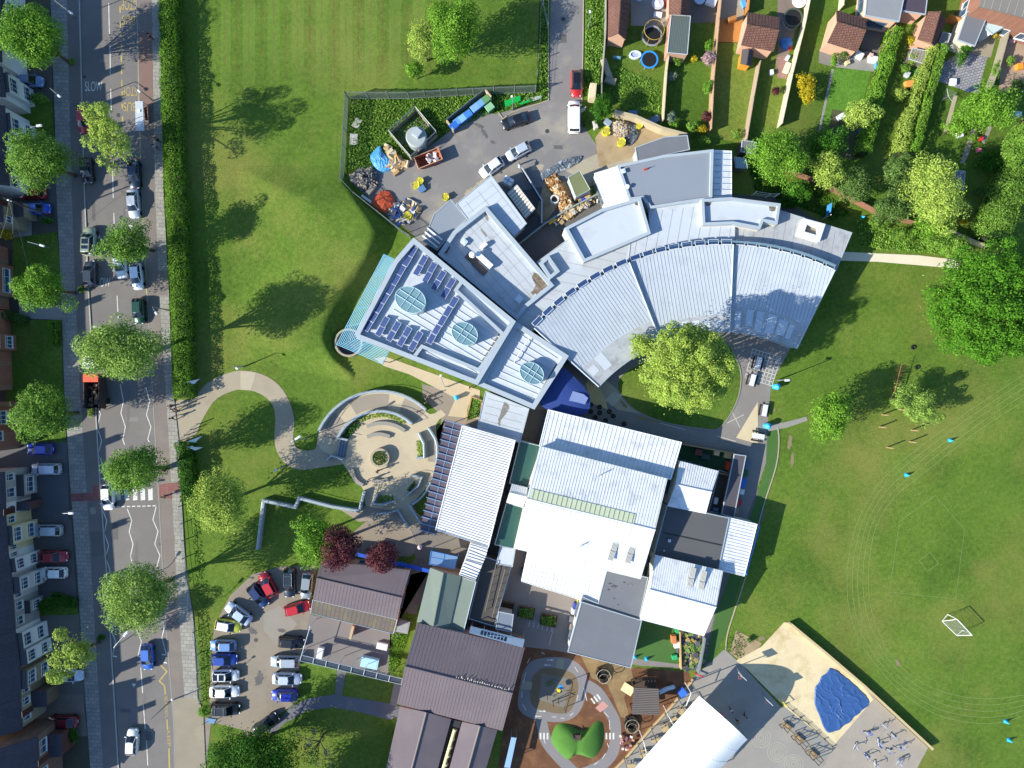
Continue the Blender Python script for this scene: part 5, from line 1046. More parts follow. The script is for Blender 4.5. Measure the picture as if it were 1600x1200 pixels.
AC=M('b7a98e',.9,.1,.25,8,.25,30,dirt='998d78',damt=.35,ds=.3); AD=M('93897b',.9,.1,.25,8,.25,30)
disc=dens([(500,668),(517,646),(542,626),(570,615),(597,613),(626,618),(651,629),(672,647),(690,640),(697,648),(682,662),(684,700),(683,722),(672,755),(645,790),(662,812),(640,825),(620,800),(590,795),(572,790),(568,765),(550,745),(530,718),(500,700)],6,True)
sheet('garden_paving',pxs(disc),AC,.040)
for a0,a1 in ((-70,-46),(-30,8),(22,45)):
    o=arc(595,714,99,a0,a1); i_=arc(595,714,76,a0,a1); sheet('paving_segment',o+i_[::-1],AD,.0445)
sheet('paving_segment',arc(597,708,84,75,100)+arc(597,708,72,75,100)[::-1],AD,.0445); sheet('paving_segment',[(530,795),(570,790),(622,800),(640,822),(655,860),(640,830),(615,812),(560,815)],AD,.0445)
railwall('outer curved ramp wall with handrail round the north of the sunken circular garden',arc(595,714,103,-66,44),1.0,.4)
railwall('inner curved planter wall round the north of the sunken circular garden',arc(595,714,72,-65,44),.9,.4)
railwall('curved outer wall on the east side of the sunken circular garden',[(670,668),(681,685),(684,702),(683,722)],.9,.4); railwall('curved inner wall on the east side of the sunken circular garden',[(655,676),(663,692),(664,714),(652,715)],.8,.35,sm=False)
railwall('south-east sweeping wall of the sunken circular garden',[(674,752),(666,768),(655,780),(645,787)],.8,.35); railwall('straight ramp wall leading from the circular garden to the pergola, east side',[(641,787),(658,815)],.8,.4,sm=False); railwall('straight ramp wall leading south from the circular garden, west side',[(624,797),(640,822)],.8,.3,sm=False)
railwall('V-shaped planter wall at the south-east of the circular garden',[(645,742),(660,745),(655,758),(637,773)],.7,.28,sm=False); railwall('U-shaped planter wall at the south of the circular garden',[(591,770),(584,786),(600,787),(620,781)],.7,.28,sm=False)
railwall('low curved wall below the southern planter of the circular garden',[(590,801),(608,800),(625,795)],.6,.25); railwall('short straight crib wall closing the south-west side of the circular garden',[(571,766),(563,797)],.8,.4,sm=False)
railwall('zigzag retaining wall running west from the circular garden to the copper tree lawn',[(563,797),(520,790),(470,777),(464,791),(415,781),(406,856)],.9,.45,sm=False)
railwall('small wall beside the entrance steps of the circular garden',[(513,718),(520,711),(538,717)],.7,.3,sm=False); railwall('short wall at the north end of the entrance steps of the circular garden',[(531,684),(545,687)],.7,.3,sm=False)
st=thing('steps','broad dark entrance steps on the west side of the circular garden','steps',P(536,700,0)); 
for k in range(6):
    m=MB(); a=P(lerp(533,543,k/5),687,0); b=P(lerp(527.5,538.5,k/5),714,0); m.strip([a[:2],b[:2]],.2,0,.5-.07*k); build('step',m,M('5c6a78' if k%2 else '77848f',.8,.1),st)
CC=M('a59a86',.9,.12,.6,8)
def bench_arc(label,pl,w=.45,h=.45):
    pts=[P(p.x,p.y,0) for p in dens([Vector(q) for q in pl],5)]; c=sum(pts,Vector())/len(pts); rt=thing('curved_bench',label,'bench',(c.x,c.y,0)); m=MB(); m.strip([p[:2] for p in pts],w,0,h-.08); build('plinth',m,CC,rt); m=MB(); m.strip([p[:2] for p in pts],w+.12,h-.08,h); build('seat',m,M('8f8a80',.8,.1),rt)
bench_arc('crescent concrete bench just north of the round planter',arc(592,716,38,-28,28)); bench_arc('long curved concrete seat step against the north planting of the circular garden',arc(598,718,57,-25,38)); bench_arc('curved concrete bench in the south-west of the circular garden',[(551,733),(554,745),(560,753),(568,758)]); bench_arc('small curved bench near the southern edge of the circular garden',[(583,750),(595,752),(607,748)])
pc=P(595,714.6,0); m=MB(); m.strip([(pc.x+1.3*math.cos(a*math.pi/16),pc.y+1.3*math.sin(a*math.pi/16)) for a in range(32)],.36,0,.85,closed=True); m2=MB(); m2.cyl((pc.x,pc.y,0),1.2,1.2,.7,24); o=prop('round_planter','round concrete planter in the middle of the circular garden','planter',[('rim',m,CC),('soil',m2,SOIL)],pc)
rng=np.random.default_rng(5); n=500; a=rng.uniform(0,6.28,n); r=1.1*np.sqrt(rng.random(n)); me=leafmesh('plants',np.column_stack([r*np.cos(a),r*np.sin(a),.75+.35*rng.random(n)]),rng.normal(size=(n,3))+[0,0,1],.16,rng,L_OLV); link_mesh('plants',me,o)
def bed(label,px,n,mat,h=.5): 
    c=cover('planted_bed',px,n,h,mat,seed=n,size=.2,kind=None); tagit(c,label,'plants',None,'stuff')
bed('yellow-green plants in the northern curved bed of the circular garden',arc(595,714,68,-30,35)+arc(595,714,62,-30,35)[::-1],420,L_YEL); bed('dark plants in the north-west curved bed of the circular garden',arc(595,714,68,-62,-32)+arc(595,714,58,-62,-32)[::-1],350,L_DRK); bed('yellow-green plants in the east bed of the circular garden',[(651,688),(660,690),(662,712),(652,712)],200,L_YEL); bed('plants in the southern planter of the circular garden',[(592,773),(614,774),(617,781),(590,785)],160,L_MID); bed('plants in the south-east planter of the circular garden',[(636,766),(648,750),(650,757),(640,768)],120,L_OLV)
bed('leafy planting bed beside the grey link roof',[(730,640),(738,622),(752,626),(748,652),(730,657)],500,L_BRI,.7)
wall('timber edge round the leafy bed beside the grey link roof',[(729,657),(737,620),(753,626),(750,655)],.4,.12,TIMB,TIMB,name='bed_edging',cat='edging')
# trellis canopy of the paved court
tc=thing('pergola','white ladder-like pergola along the south side of the paved court','pergola',P(548,1045,0)); a0,a1=P(470,1028,2.6),P(628,1065,2.6); dn=(a1-a0).normalized(); nn=Vector((-dn.y,dn.x,0))*.45; m=MB(); 
for s in (-1,1): m.tube([a0+nn*s,a1+nn*s],.05,4)
for i in range(9): t=i/8; m.tube([lerp(a0,a1,t)+nn,lerp(a0,a1,t)-nn],.05,4)
for i in range(9): t=i/8; p=lerp(a0,a1,t)+nn; m.tube([(p.x,p.y,0),p],.05,4)
q1,q0=P(485,978,2.6),P(470,1028,2.6); m.tube([q1,q0],.06,4); m.tube([(q1.x,q1.y,0),q1],.05,4)
build('frame',m,M('c3ccd0',.5,.05),tc); m=MB(); m.slab([a0+nn*.9-Vector((0,0,.1)),a1+nn*.9-Vector((0,0,.1)),a1-nn*.9-Vector((0,0,.1)),a0-nn*.9-Vector((0,0,.1))],.02); build('roof_sheet',m,M('3a4450',.35,.08),tc)
wall('low brick wall stub in the paved court below the mossy roof',[(556,972),(551,992)],1.6,.3,BRICKP,M('b7a283',.9,.1))
# blue fence strip and shelter
m=MB(); a,b=P(556,866,2.4),P(673,893,2.4); m.strip([a[:2],b[:2]],.55,2.2,2.4); m2=MB()
for i in range(6): p=lerp(a,b,i/5); m2.tube([(p.x,p.y,0),(p.x,p.y,2.25)],.06)
prop('covered_walkway','bright blue covered walkway strip behind the copper trees','walkway',[('roof',m,M('1f4fb0',.5,.08)),('posts',m2,M('1f4fb0',.5,.08))],((a+b)/2)*Vector((1,1,0)))
sh_=thing('cycle_shelter','blue-framed glazed shelter at the north end of the grey-green roof','shelter',P(693,872,0)); q=PP([(674,861),(715,870),(711,888),(671,880)],2.3); q[2].z=2.7;q[3].z=2.7; m=MB(); m.slab(q,.04); build('glazing',m,Mglass('7d9cc0'),sh_); m=MB(); m.tube(q+q[:1],.07,4); m.tube([(q[0]+q[1])/2,(q[2]+q[3])/2],.06,4); m.tube([lerp(q[0],q[3],.45),lerp(q[1],q[2],.45)],.05,4)
for p in q: m.tube([(p.x,p.y,0),p],.06,4)
build('frame',m,M('4a8ad0',.4,.05),sh_)
# ---------- road markings ----------
def dash(pts,w=.12,z=.02,mat=PAINTW,nm='road_marking'):
    m=MB()
    for s in pts: m.strip([tuple(P(x,y)[:2]) for x,y in s],w,None,z)
    return build(nm,m,mat,kind='structure')
dash([[(170,5),(171,53)],[(172,71),(172.5,117)],[(173,139),(174,172)],[(175,210),(175.5,245)],[(176,265),(177,309)],[(178,333),(178.5,350)],[(183,462),(185,500)],[(220,1043),(223,1083)],[(224,1101),(227,1139)],[(229,1157),(231,1196)]],.13)
zz=lambda xs,ys:list(zip(xs,ys))
dash([zz([150,157,152,159,154,161,156,158],[628,647,668,688,709,728,745,748]),zz([188,193,189,196,192,195],[600,627,645,667,687,695]),zz([228,234,229,236,231,234],[605,627,648,667,686,692]),
 zz([160,167,163,170,165,172,168],[795,814,833,852,871,890,905]),zz([178,178,174,181,176],[967,974,986,1002,1024]),zz([199,206,202,208,204,206],[795,813,831,850,869,877]),zz([244,239,247,242,250,245],[792,812,830,850,868,886]),zz([214,221,216],[985,1002,1024]),zz([255,256.5,253,260],[972,982,996,1022])],.13)
dash([[(176,1025),(183,1026)],[(215,1025),(220,1026)],[(253,1022.5),(260,1023)],[(156,748),(162,748)],[(143,511),(151,511)],[(256,1035),(261,1036)]],.2)
m=MB()
for x in (185,198,211,223,235): m.face(ccw_t(PP([(x-3.5,764),(x+3.5,763),(x+4,781),(x-3,782)]),.021))
build('zebra_crossing',m,PAINTW,kind='structure')
m=MB()
for i in range(11): x=161+i*8; m.face(ccw_t(PP([(x-2.6,791.5-i*.2),(x+2.6,791.4-i*.2),(x+2.6,793-i*.2),(x-2.6,793.2-i*.2)]),.021))
build('give_way_line',m,PAINTW,kind='structure')
m=MB()
for q in ([(153,373),(158,373),(155.5,366)],[(201,352),(208,352),(204.5,358)],[(206,1068),(213,1068),(209.5,1074)]): m.face(ccw_t(PP(q),.021))
build('road_marking',m,PAINTW,kind='structure')
dash([[(187.5,10),(188,20)],[(188,33),(188.5,43)],[(189,50),(189.5,60)],[(189.5,69),(189.7,78)],[(189.7,87),(190,97)],[(190,107),(190.3,116)],[(190.3,125),(190.6,135)],[(190.8,143),(191,152)],[(191,162),(191.3,170)],[(191.5,182),(191.8,190)]],.22,.02,PAINTY)
dash([[(213.5,0),(219,252)],[(222,320),(230,480)]],.13,.021,PAINTY)
dash([[(250,1038),(261,1049),(249,1064),(257,1071),(258.5,1085)],[(261,1124),(262,1140)],[(264,1169),(265,1200)],[(265.5,1206),(266,1240)]],.22,.02,PAINTY)
def text(s,px,py,hpx,wpx,rot,mat,z=.022):
    cu=bpy.data.curves.new('t','FONT'); cu.body=s; cu.align_x='CENTER'; cu.align_y='CENTER'; cu.size=1; o=bpy.data.objects.new('t',cu); COL.objects.link(o); bpy.context.view_layer.update()
    dg=bpy.context.evaluated_depsgraph_get(); me=bpy.data.meshes.new_from_object(o.evaluated_get(dg)); bpy.data.objects.remove(o); v=np.array([x.co[:] for x in me.vertices]); lo,hi=v.min(0),v.max(0); k=H/F
    v=(v-(lo+hi)/2); v[:,0]*=wpx*k/(hi[0]-lo[0]); v[:,1]*=hpx*k/(hi[1]-lo[1]); me.vertices.foreach_set('co',v.reshape(-1)); me.materials.clear(); me.materials.append(mat)
    p=P(px,py,0); q=link_mesh('road_lettering',me,None,(p.x,p.y,z)); q.rotation_euler=(0,0,rot); q['kind']='structure'
text('SLOW',146.5,135,15,27,0,PAINTW); text('SLOW',160,441,14,25,R(0),PAINTW)
text('STOP',201,8,15,23,R(180),PAINTY); text('BUS',201,32,15,20,R(180),PAINTY); text('STOP',203,143,14,23,R(180),PAINTY); text('BUS',203,167,14,20,R(180),PAINTY)
text('SCHOOL',260,1105,5,34,R(-88),PAINTY); text('KEEP',264,1154,5,24,R(-88),PAINTY)
# field markings
LN=M('76904f',.9,.1,1,9,dirt='55782c',damt=.95,ds=.9)
L0=dens([Vector(p) for p in ((1600,585),(1500,652),(1420,712),(1372,757),(1342,810),(1330,850),(1324,890),(1325,940),(1340,995),(1370,1040),(1412,1085),(1465,1117),(1525,1130),(1567,1128),(1600,1118))],8)
L4=dens([Vector(p) for p in ((1600,627),(1530,672),(1455,730),(1400,775),(1372,815),(1362,850),(1357,890),(1359,940),(1372,985),(1393,1025),(1430,1060),(1480,1083),(1540,1092),(1600,1086))],8)
def at(l,t): x=t*(len(l)-1); i=min(len(l)-2,int(x)); return lerp(l[i],l[i+1],x-i)
dash([[tuple(lerp(at(L0,i/60),at(L4,i/60),k/4)) for i in range(61)] for k in range(5)],.07,.012,LN,'track_line')
dash([[(1461,774),(1405,815),(1390,925),(1493,936),(1507,827),(1461,774)],[(1453,863),(1466,880),(1449,893),(1436,876),(1453,863)]],.06,.012,LN,'pitch_line')
# court markings
gl_=[]
A,B,C,D=(1176,545),(1220,558),(1206,603),(1164,590)
for i in range(9):
    t=i/8; f=lambda p,q:(lerp(p[0],q[0],t),lerp(p[1],q[1],t)); gl_+=[[f(A,B),f(D,C)],[f(A,D),f(B,C)]]
dash(gl_,.09,.0245,PAINTW,'court_marking')
gl_=[]; A,B,C,D=(960,612),(970,620),(957,634),(946,626)
for i in range(6): t=i/5; gl_+=[[f(A,B),f(D,C)],[f(A,D),f(B,C)]]
dash(gl_,.07,.0255,PAINTW,'court_marking')
dash([[(1143,642),(1156,668)],[(1136,661),(1162,648)],[(1000,653),(1070,671)],[(1120,681),(1150,690)]],.07,.0245,PAINTW,'court_marking')
rg=[]
for cx,cy in ((1189,1153),(1214,1175),(1240,1194)):
    for r in (4,7.5,11,15): rg.append([(cx+r*math.cos(a*.2094),cy+r*math.sin(a*.2094)) for a in range(31)])
dash(rg,.06,.034,M('b0ab95',.8,.1,1,9,dirt='8f8b84',damt=.8,ds=.9),'court_marking')
dash([[(824,1036),(828,1028)],[(846,1019),(851,1022)],[(818,1066),(822,1050)],[(815,1090),(816,1080)],[(822,1110),(817,1100)],[(862,1120),(869,1120)],[(876,1122),(882,1122)],[(890,1118),(896,1114)],[(901,1094),(903,1086)],[(903,1050),(898,1042)],[(943,1112),(951,1120)],[(952,1125),(953,1140)],[(949,1161),(951,1168)],[(946,1177),(941,1185)],[(935,1190),(928,1195)],[(850,1155),(852,1162)]],.09,.0365,PAINTW,'court_marking')
dash([[(912,1075),(917,1095)]],.12,.0365,PAINTW,'court_marking')
m=MB()
for cx,cy,an in ((850,1150,0),(953,1150,0),(931,1092,-35)):
    for k in (-1,0,1):
        m.box(P(cx+k*5.5*math.cos(R(an)),cy-k*5.5*math.sin(R(an))*-1 if an else cy)+Vector((0,0,.036)),(.27,1.0,.004),R(-an))
build('play_crossing',m,PAINTW,kind='structure')
dash([[(828+i*7,970+i*1.6),(826+i*7,979+i*1.6)] for i in range(6)]+[[(866,976),(858,1008)]],.07,.028,PAINTW,'court_marking')
m=MB()
for (x,y,s) in ((858,1031,1),(857,1039,-1),(846,1111,1),(842,1119,-1)):
    p=P(x,y); m.box(p+Vector((0,0,.037)),(.8,.1,.004)); m.face([(p.x+s*.7,p.y,.04),(p.x+s*.35,p.y+.18*s,.04),(p.x+s*.35,p.y-.18*s,.04)])
build('court_marking',m,PAINTW,kind='structure')
# ---------- cars ----------
CARG=Mglass('161c24',.05); TYRE=M('17171a',.85,.1); LAMP=M('e9edf2',.15,.02,spec=.8); REDL=M('a81a1c',.25,.05); PLATE=M('d8d8d0',.6,.03)
KINDS={'hatch':(4.0,1.72,1.47,[(-2.0,.55,.82,.90),(-1.86,.32,.98,.97),(-1.2,.22,.98,1),(0,.2,.95,1),(1.0,.22,.93,1),(1.65,.3,.78,.95),(1.95,.42,.66,.80),(2.0,.48,.6,.7)],(-1.86,-1.35,.25,1.1)),
 'saloon':(4.5,1.78,1.42,[(-2.25,.5,.8,.86),(-2.1,.32,.95,.94),(-1.3,.22,.98,1),(0,.2,.95,1),(1.1,.22,.92,1),(1.85,.3,.78,.94),(2.18,.42,.66,.8),(2.25,.48,.6,.7)],(-1.75,-1.0,.35,1.2)),
 'estate':(4.5,1.78,1.47,[(-2.25,.5,.8,.92),(-2.12,.32,.98,.97),(-1.3,.22,.98,1),(0,.2,.95,1),(1.1,.22,.92,1),(1.85,.3,.78,.94),(2.18,.42,.66,.8),(2.25,.48,.6,.7)],(-2.12,-1.75,.45,1.2)),
 'suv':(4.4,1.86,1.72,[(-2.2,.55,.95,.93),(-2.08,.36,1.08,.98),(-1.3,.28,1.1,1),(0,.28,1.06,1),(1.0,.28,1.04,1),(1.75,.34,.95,.96),(2.13,.45,.82,.84),(2.2,.5,.75,.76)],(-2.08,-1.8,.35,1.05)),
 'van':(4.9,1.9,1.95,[(-2.45,.5,1.0,.96),(-2.36,.34,1.12,.99),(-1.4,.28,1.15,1),(0,.28,1.12,1),(1.2,.28,1.1,1),(1.95,.34,1.0,.96),(2.38,.45,.82,.86),(2.45,.5,.75,.76)],(-2.38,-2.3,.95,1.75))}
CT={}
def ring_(x,zb,zt,w,n=6):
    """half-profile points of one body cross-section"""
    return [Vector((x,-w,zb)),Vector((x,-w*1.0,lerp(zb,zt,.45))),Vector((x,-w*.985,lerp(zb,zt,.8))),Vector((x,-w*.90,zt)),Vector((x,0,zt+.035)),Vector((x,w*.90,zt)),Vector((x,w*.985,lerp(zb,zt,.8))),Vector((x,w,lerp(zb,zt,.45))),Vector((x,w,zb))]
def car(kind,paint,label,px,py,ang,roof=None,sun=False,group='parked cars',open_door=False,rails=False,z=.012,name='parked_car'):
    L,Wd,Hh,secs,(rb,rt0,ft,fb)=KINDS[kind]; hw=Wd/2
    key=(kind,roof is not None,sun,open_door,rails)
    if key not in CT:
        T={}; m=MB(); rs=[ring_(x,zb,zt,hw*w) for x,zb,zt,w in secs]; k=9; n=0
        for r in rs: m.v+=[tuple(p) for p in r]
        for i in range(len(rs)-1):
            for j in range(k-1): m.f.append((i*k+j,i*k+j+1,(i+1)*k+j+1,(i+1)*k+j)[::-1]); m.m.append(0)
            m.f.append((i*k,(i+1)*k,(i+1)*k+k-1,i*k+k-1)[::-1]); m.m.append(0)
        m.f.append(tuple(range(k))); m.m.append(0); b=(len(rs)-1)*k; m.f.append(tuple(range(b,b+k))[::-1]); m.m.append(0)
        T['body']=(m,True)
        zt=lambda x:np.interp(x,[s[0] for s in secs],[s[2] for s in secs])-.02
        g=MB(); base=[Vector((rb,-hw*.86,zt(rb))),Vector((fb,-hw*.86,zt(fb))),Vector((fb+.12,0,zt(fb+.12))),Vector((fb,hw*.86,zt(fb))),Vector((rb,hw*.86,zt(rb))),Vector((rb-.06,0,zt(rb)))]
        tw=.70 if kind!='van' else .80; top=[Vector((rt0,-hw*tw,Hh-.06)),Vector((ft,-hw*tw,Hh-.06)),Vector((ft+.1,0,Hh-.03)),Vector((ft,hw*tw,Hh-.06)),Vector((rt0,hw*tw,Hh-.06)),Vector((rt0-.05,0,Hh-.04))]
        g.hull(base,top); T['windows']=(g,False)
        r=MB(); o=[Vector((p.x*1.0+(.03 if p.x>0 else -.02),p.y*1.03,p.z)) for p in top]; up=[Vector((lerp(p.x,(rt0+ft)/2,.06),p.y*.93,Hh)) for p in top]; r.hull(o,up)
        for s in (-1,1):
            r.tube([top[1 if s<0 else 3]+Vector((0,0,0)),base[1 if s<0 else 3]],.045,4); r.tube([top[0 if s<0 else 4],base[0 if s<0 else 4]],.05,4); xm=(rt0+ft)/2+.1; r.tube([Vector((xm,s*hw*tw*1.01,Hh-.06)),Vector((xm-.02,s*hw*.87,zt(xm))),],.04,4)
        T['roof']=(r,False)
        for nm,x,sg in (('wheel',secs[0][0]+.75,-1),('wheel',secs[0][0]+.75,1),('wheel',secs[-1][0]-.8,-1),('wheel',secs[-1][0]-.8,1)):
            w=MB(); y=sg*(hw-.12); n=14; a=[Vector((x+.32*math.cos(i*6.283/n),y-.11,.32+.32*math.sin(i*6.283/n))) for i in range(n)]; w.hull([p+Vector((0,.24,0)) for p in a],a); T[nm+str(x)+str(sg)]=(w,False)
        for s in (-1,1):
            w=MB(); w.box((secs[-1][0]-.16,s*hw*.60,.62),(.25,.3,.15),s*-.35); T['headlight%d'%s]=(w,False); w=MB(); w.box((secs[0][0]+.06,s*hw*.74,.82),(.12,.2,.2),s*.2); T['tail_light%d'%s]=(w,False)
            w=MB(); w.box((fb-.18,s*(hw+.06),zt(fb-.2)+.1),(.14,.2,.13)); T['mirror%d'%s]=(w,False)
        for k3,(x,zz_) in enumerate(((secs[-1][0]+.005,.45),(secs[0][0]-.005,.6))): w=MB(); w.box((x,0,zz_),(.02,.5,.11)); T['number_plate%d'%k3]=(w,False)
        for k3,(x,ww) in enumerate(((secs[-1][0]-.02,1.4),(secs[0][0]+.02,1.5))): w=MB(); w.box((x,0,.42),(.1,hw*ww,.14)); T['bumper%d'%k3]=(w,False)
        if sun: w=MB(); w.box((ft-.55,0,Hh+.005),(.8,hw*1.1,.02)); w.box((ft-1.45,0,Hh+.005),(.55,hw*1.1,.02)); T['sunroof']=(w,False)
        if rails:
            w=MB()
            for s in (-1,1): w.tube([(rt0+.1,s*hw*.68,Hh+.03),(ft-.1,s*hw*.68,Hh+.03)],.03,4)
            for x in (rt0+.5,ft-.4): w.tube([(x,-hw*.7,Hh+.05),(x,hw*.7,Hh+.05)],.03,4)
            T['roof_rails']=(w,False)
        if open_door: w=MB(); w.box((.95,-hw-.42,.9),(.95,.07,1.1),R(-58)); T['door']=(w,False)
        meshes={}
        for k2,(mb_,smth) in T.items():
            o=build(k2,mb_,CARG,origin=(0,0,0),smooth=smth); meshes[k2]=o.data; bpy.data.objects.remove(o)
        CT[key]=meshes
    P_=Mcar(paint,0.0 if paint in('e8e8e6','ecebe6','f0f0ee') else .25); RM_=Mcar(roof,0) if roof else P_
    loc=P(px,py,.8); t=thing(name,label,'van' if kind=='van' else 'car',(loc.x,loc.y,z),group,-R(ang))
    mt={'body':P_,'roof':RM_,'windows':CARG,'number_plate':PLATE,'sunroof':CARG,'roof_rails':STEEL,'door':P_,'bumper':P_}
    for k2,me in CT[key].items():
        nm=''.join(c for c in k2 if c.isalpha() or c=='_'); o=bpy.data.objects.new(nm,me); COL.objects.link(o); o.parent=t
        m_=mt.get(nm) or (TYRE if nm=='wheel' else LAMP if nm=='headlight' else REDL if nm=='tail_light' else P_)
        o.material_slots[0].link='OBJECT'; o.material_slots[0].material=m_
    return t
# ang: heading of the bonnet in the picture, clockwise from right (0 = right, 90 = down)
G1='cars on the road'; G2='cars on the driveways'; G3='cars in the school car park'; G4='vehicles in the service yard'; ZP=.13
car('hatch','a8202c','red hatchback at the kerb beneath the north-west road tree',130,188,88,group=G1)
car('hatch','23282f','black hatchback with pale reflections parked south of the tall swan-neck lamp',135,266,86,group=G1)
car('saloon','202e44','dark navy car parked on the east side just below the bus stop tree',209,272,88,group=G1)
car('saloon','b9c2cc','pale silver saloon driving on the east side of the road, behind the dark navy car',208,318,86,group=G1)
car('suv','9aa590','pale green off-road car with two roof windows parked on the west side',139,377,-88,sun=True,group=G1)
car('hatch','3a424d','dark grey hatchback parked below the pale green off-road car',140,427,-90,group=G1)
car('saloon','f0f0ee','white car half hidden beneath the kerbside tree, left of the silver-white hatchback',187,412,82,group=G1)
car('hatch','e3e8ef','silver-white hatchback parked at the east kerb just below the kerbside tree',213,432,84,group=G1)
car('hatch','1e4a35','dark green car parked at the east kerb above the largest road tree',216,486,88,group=G1)
car('hatch','f0f0ee','white car crossing the zebra crossing',168,777,88,group=G1)
car('hatch','2f62b8','blue hatchback on the road beside the yellow school zigzag',230,1027,88,group=G1)
car('hatch','ecebe6','white hatchback driving near the SCHOOL KEEP lettering at the bottom',206,1160,-88,group=G1)
car('hatch','6d86b4','silver-blue hatchback on the top-left driveway',46,126,4,z=.03,group=G2)
car('hatch','a22a26','red car under the second street tree, above the bright blue car',50,302,180,z=.03,group=G2)
car('hatch','1d4fc0','bright blue car on the front drive beside the telegraph pole',57,326,0,z=.03,group=G2,roof='4a86dd')
car('hatch','2338a6','royal blue hatchback on the drive south of the lower street tree',62,702,180,z=.05,group=G2)
car('estate','b8c0cc','silver-white estate car on the large shared drive',71,733,180,z=.05,group=G2)
car('estate','a9b3bb','pale silver estate car facing the cream terraced house',73,829,180,z=.05,group=G2)
car('saloon','9c2430','dark red saloon between the silver and white cars on the terraced drives',82,870,0,z=.05,group=G2)
car('hatch','ecebe6','white hatchback below the dark red saloon on the terraced drives',83,895,180,z=.05,group=G2)
car('saloon','c2c9d4','silver car mostly hidden beneath the sparse bushy street tree',106,1056,0,z=.05,group=G2)
car('saloon','6e1a24','maroon car in the shaded drive near the bottom brick house',98,1128,180,z=.05,group=G2)
car('saloon','b7c6dc','pale silver-blue saloon at the slanted north-west corner of the car park',372,959,-144,group=G3,z=.028)
car('hatch','c9cc3e','small yellow hatchback with a white roof in the car park',356,978,10,roof='f0f0ee',group=G3,z=.028)
car('hatch','6b8fc4','light blue hatchback in the left row of the car park',348,1009,180,group=G3,z=.028)
car('hatch','2a4aa0','mid-blue hatchback in the left row, between the light blue and the white sunroof car',350,1031,0,group=G3,z=.028)
car('hatch','ecebe6','white car with a black sunroof in the left row of the car park',352,1056,0,sun=True,group=G3,z=.028)
car('saloon','f0f0ee','plain white saloon in the left row of the car park',350,1081,0,group=G3,z=.028)
car('estate','272b31','black estate at the bottom of the left row of the car park',352,1109,0,group=G3,z=.028,rails=True)
car('hatch','223560','navy blue car parked slantwise beside the red one at the top of the car park',403,931,52,group=G3,z=.028)
car('hatch','c02530','red hatchback parked slantwise at the top of the car park, nose to the lawn',418,914,-118,group=G3,z=.028)
car('estate','1f2c38','black car parked upright at the top of the car park',452,911,90,group=G3,z=.028,rails=True)
car('hatch','8d99a0','silver-grey hatchback beside the brown roof corner at the top of the car park',479,916,97,group=G3,z=.028)
car('hatch','c3202c','red hatchback lying across the car park beside the brown roof corner',464,951,-14,group=G3,z=.028)
car('hatch','1f2228','black car at the top of the right row beside the paved court fence',455,1004,5,group=G3,z=.028)
car('estate','a7b1bb','grey-roofed silver estate in the right row of the car park',445,1034,180,group=G3,z=.028)
car('saloon','c3cddd','whitish silver saloon in the right row, between the estate and the royal blue car',448,1061,2,group=G3,z=.028)
car('hatch','2038a8','royal blue hatchback at the bottom of the right row of the car park',444,1087,180,group=G3,z=.028)
car('saloon','1e2530','dark car poking out from under the big bottom tree at the car park exit',415,1132,-35,group=G3,z=.028)
car('hatch','eef0f3','white hatchback in the service yard beside the white-roof cabinet corner',768,261,145,group=G4)
car('hatch','c3cbd6','silver hatchback in the service yard, up and right of the white hatchback',810,236,152,group=G4)
car('saloon','1f2228','black car in the service yard beside the green slide pieces',806,188,162,group=G4)
car('hatch','c42a2c','red car with black roof on the lane',901,130,90,roof='15161a',group=G4)
car('van','f0f0ee','white van with its door open where the lane meets the yard',897,182,-90,open_door=True,group=G4)
# refuse lorry
tr=thing('refuse_lorry','orange and black refuse lorry half hidden under the biggest road tree','lorry',P(160,600,0)); c=P(160,600,0)
m=MB(); m.box(c+Vector((0,3.3,1.5)),(2.3,1.9,2.4)); build('cab',m,WHITE,tr); m=MB(); m.box(c+Vector((0,2.5,2.0)),(2.34,.5,.9)); build('windscreen',m,CARG,tr)
m=MB()
for s in (-1,1): m.box(c+Vector((s*1.15,-1.2,1.7)),(.12,5.0,1.6))
m.box(c+Vector((0,-3.7,1.5)),(2.4,.12,1.2)); m.box(c+Vector((0,-1.2,.9)),(2.3,5.0,.15)); build('open_body',m,M('3a3230',.7,.15),tr)
m=MB(); m.box(c+Vector((0,.9,2.4)),(2.3,1.2,.5)); m.box(c+Vector((0,1.5,1.6)),(2.2,.2,1.6)); build('hopper_lid',m,M('d8502a',.5,.1),tr)
rng=random.Random(3); m=MB()
for i in range(30): m.box(c+Vector((rng.uniform(-.9,.9),rng.uniform(-3.4,.1),rng.uniform(1.2,1.9))),(rng.uniform(.2,.6),rng.uniform(.2,.5),.2),rng.uniform(0,3),0)
build('load',m,M('6d5d50',.9,.4,2,9),tr)
for s in (-1,1):
    for y in (-2.6,2.9):
        m=MB(); a=[c+Vector((s*1.1-.12,y+.48*math.cos(i*.449),.48+.48*math.sin(i*.449))) for i in range(14)]; m.hull(a,[p+Vector((.25,0,0)) for p in a]); build('wheel',m,TYRE,tr)
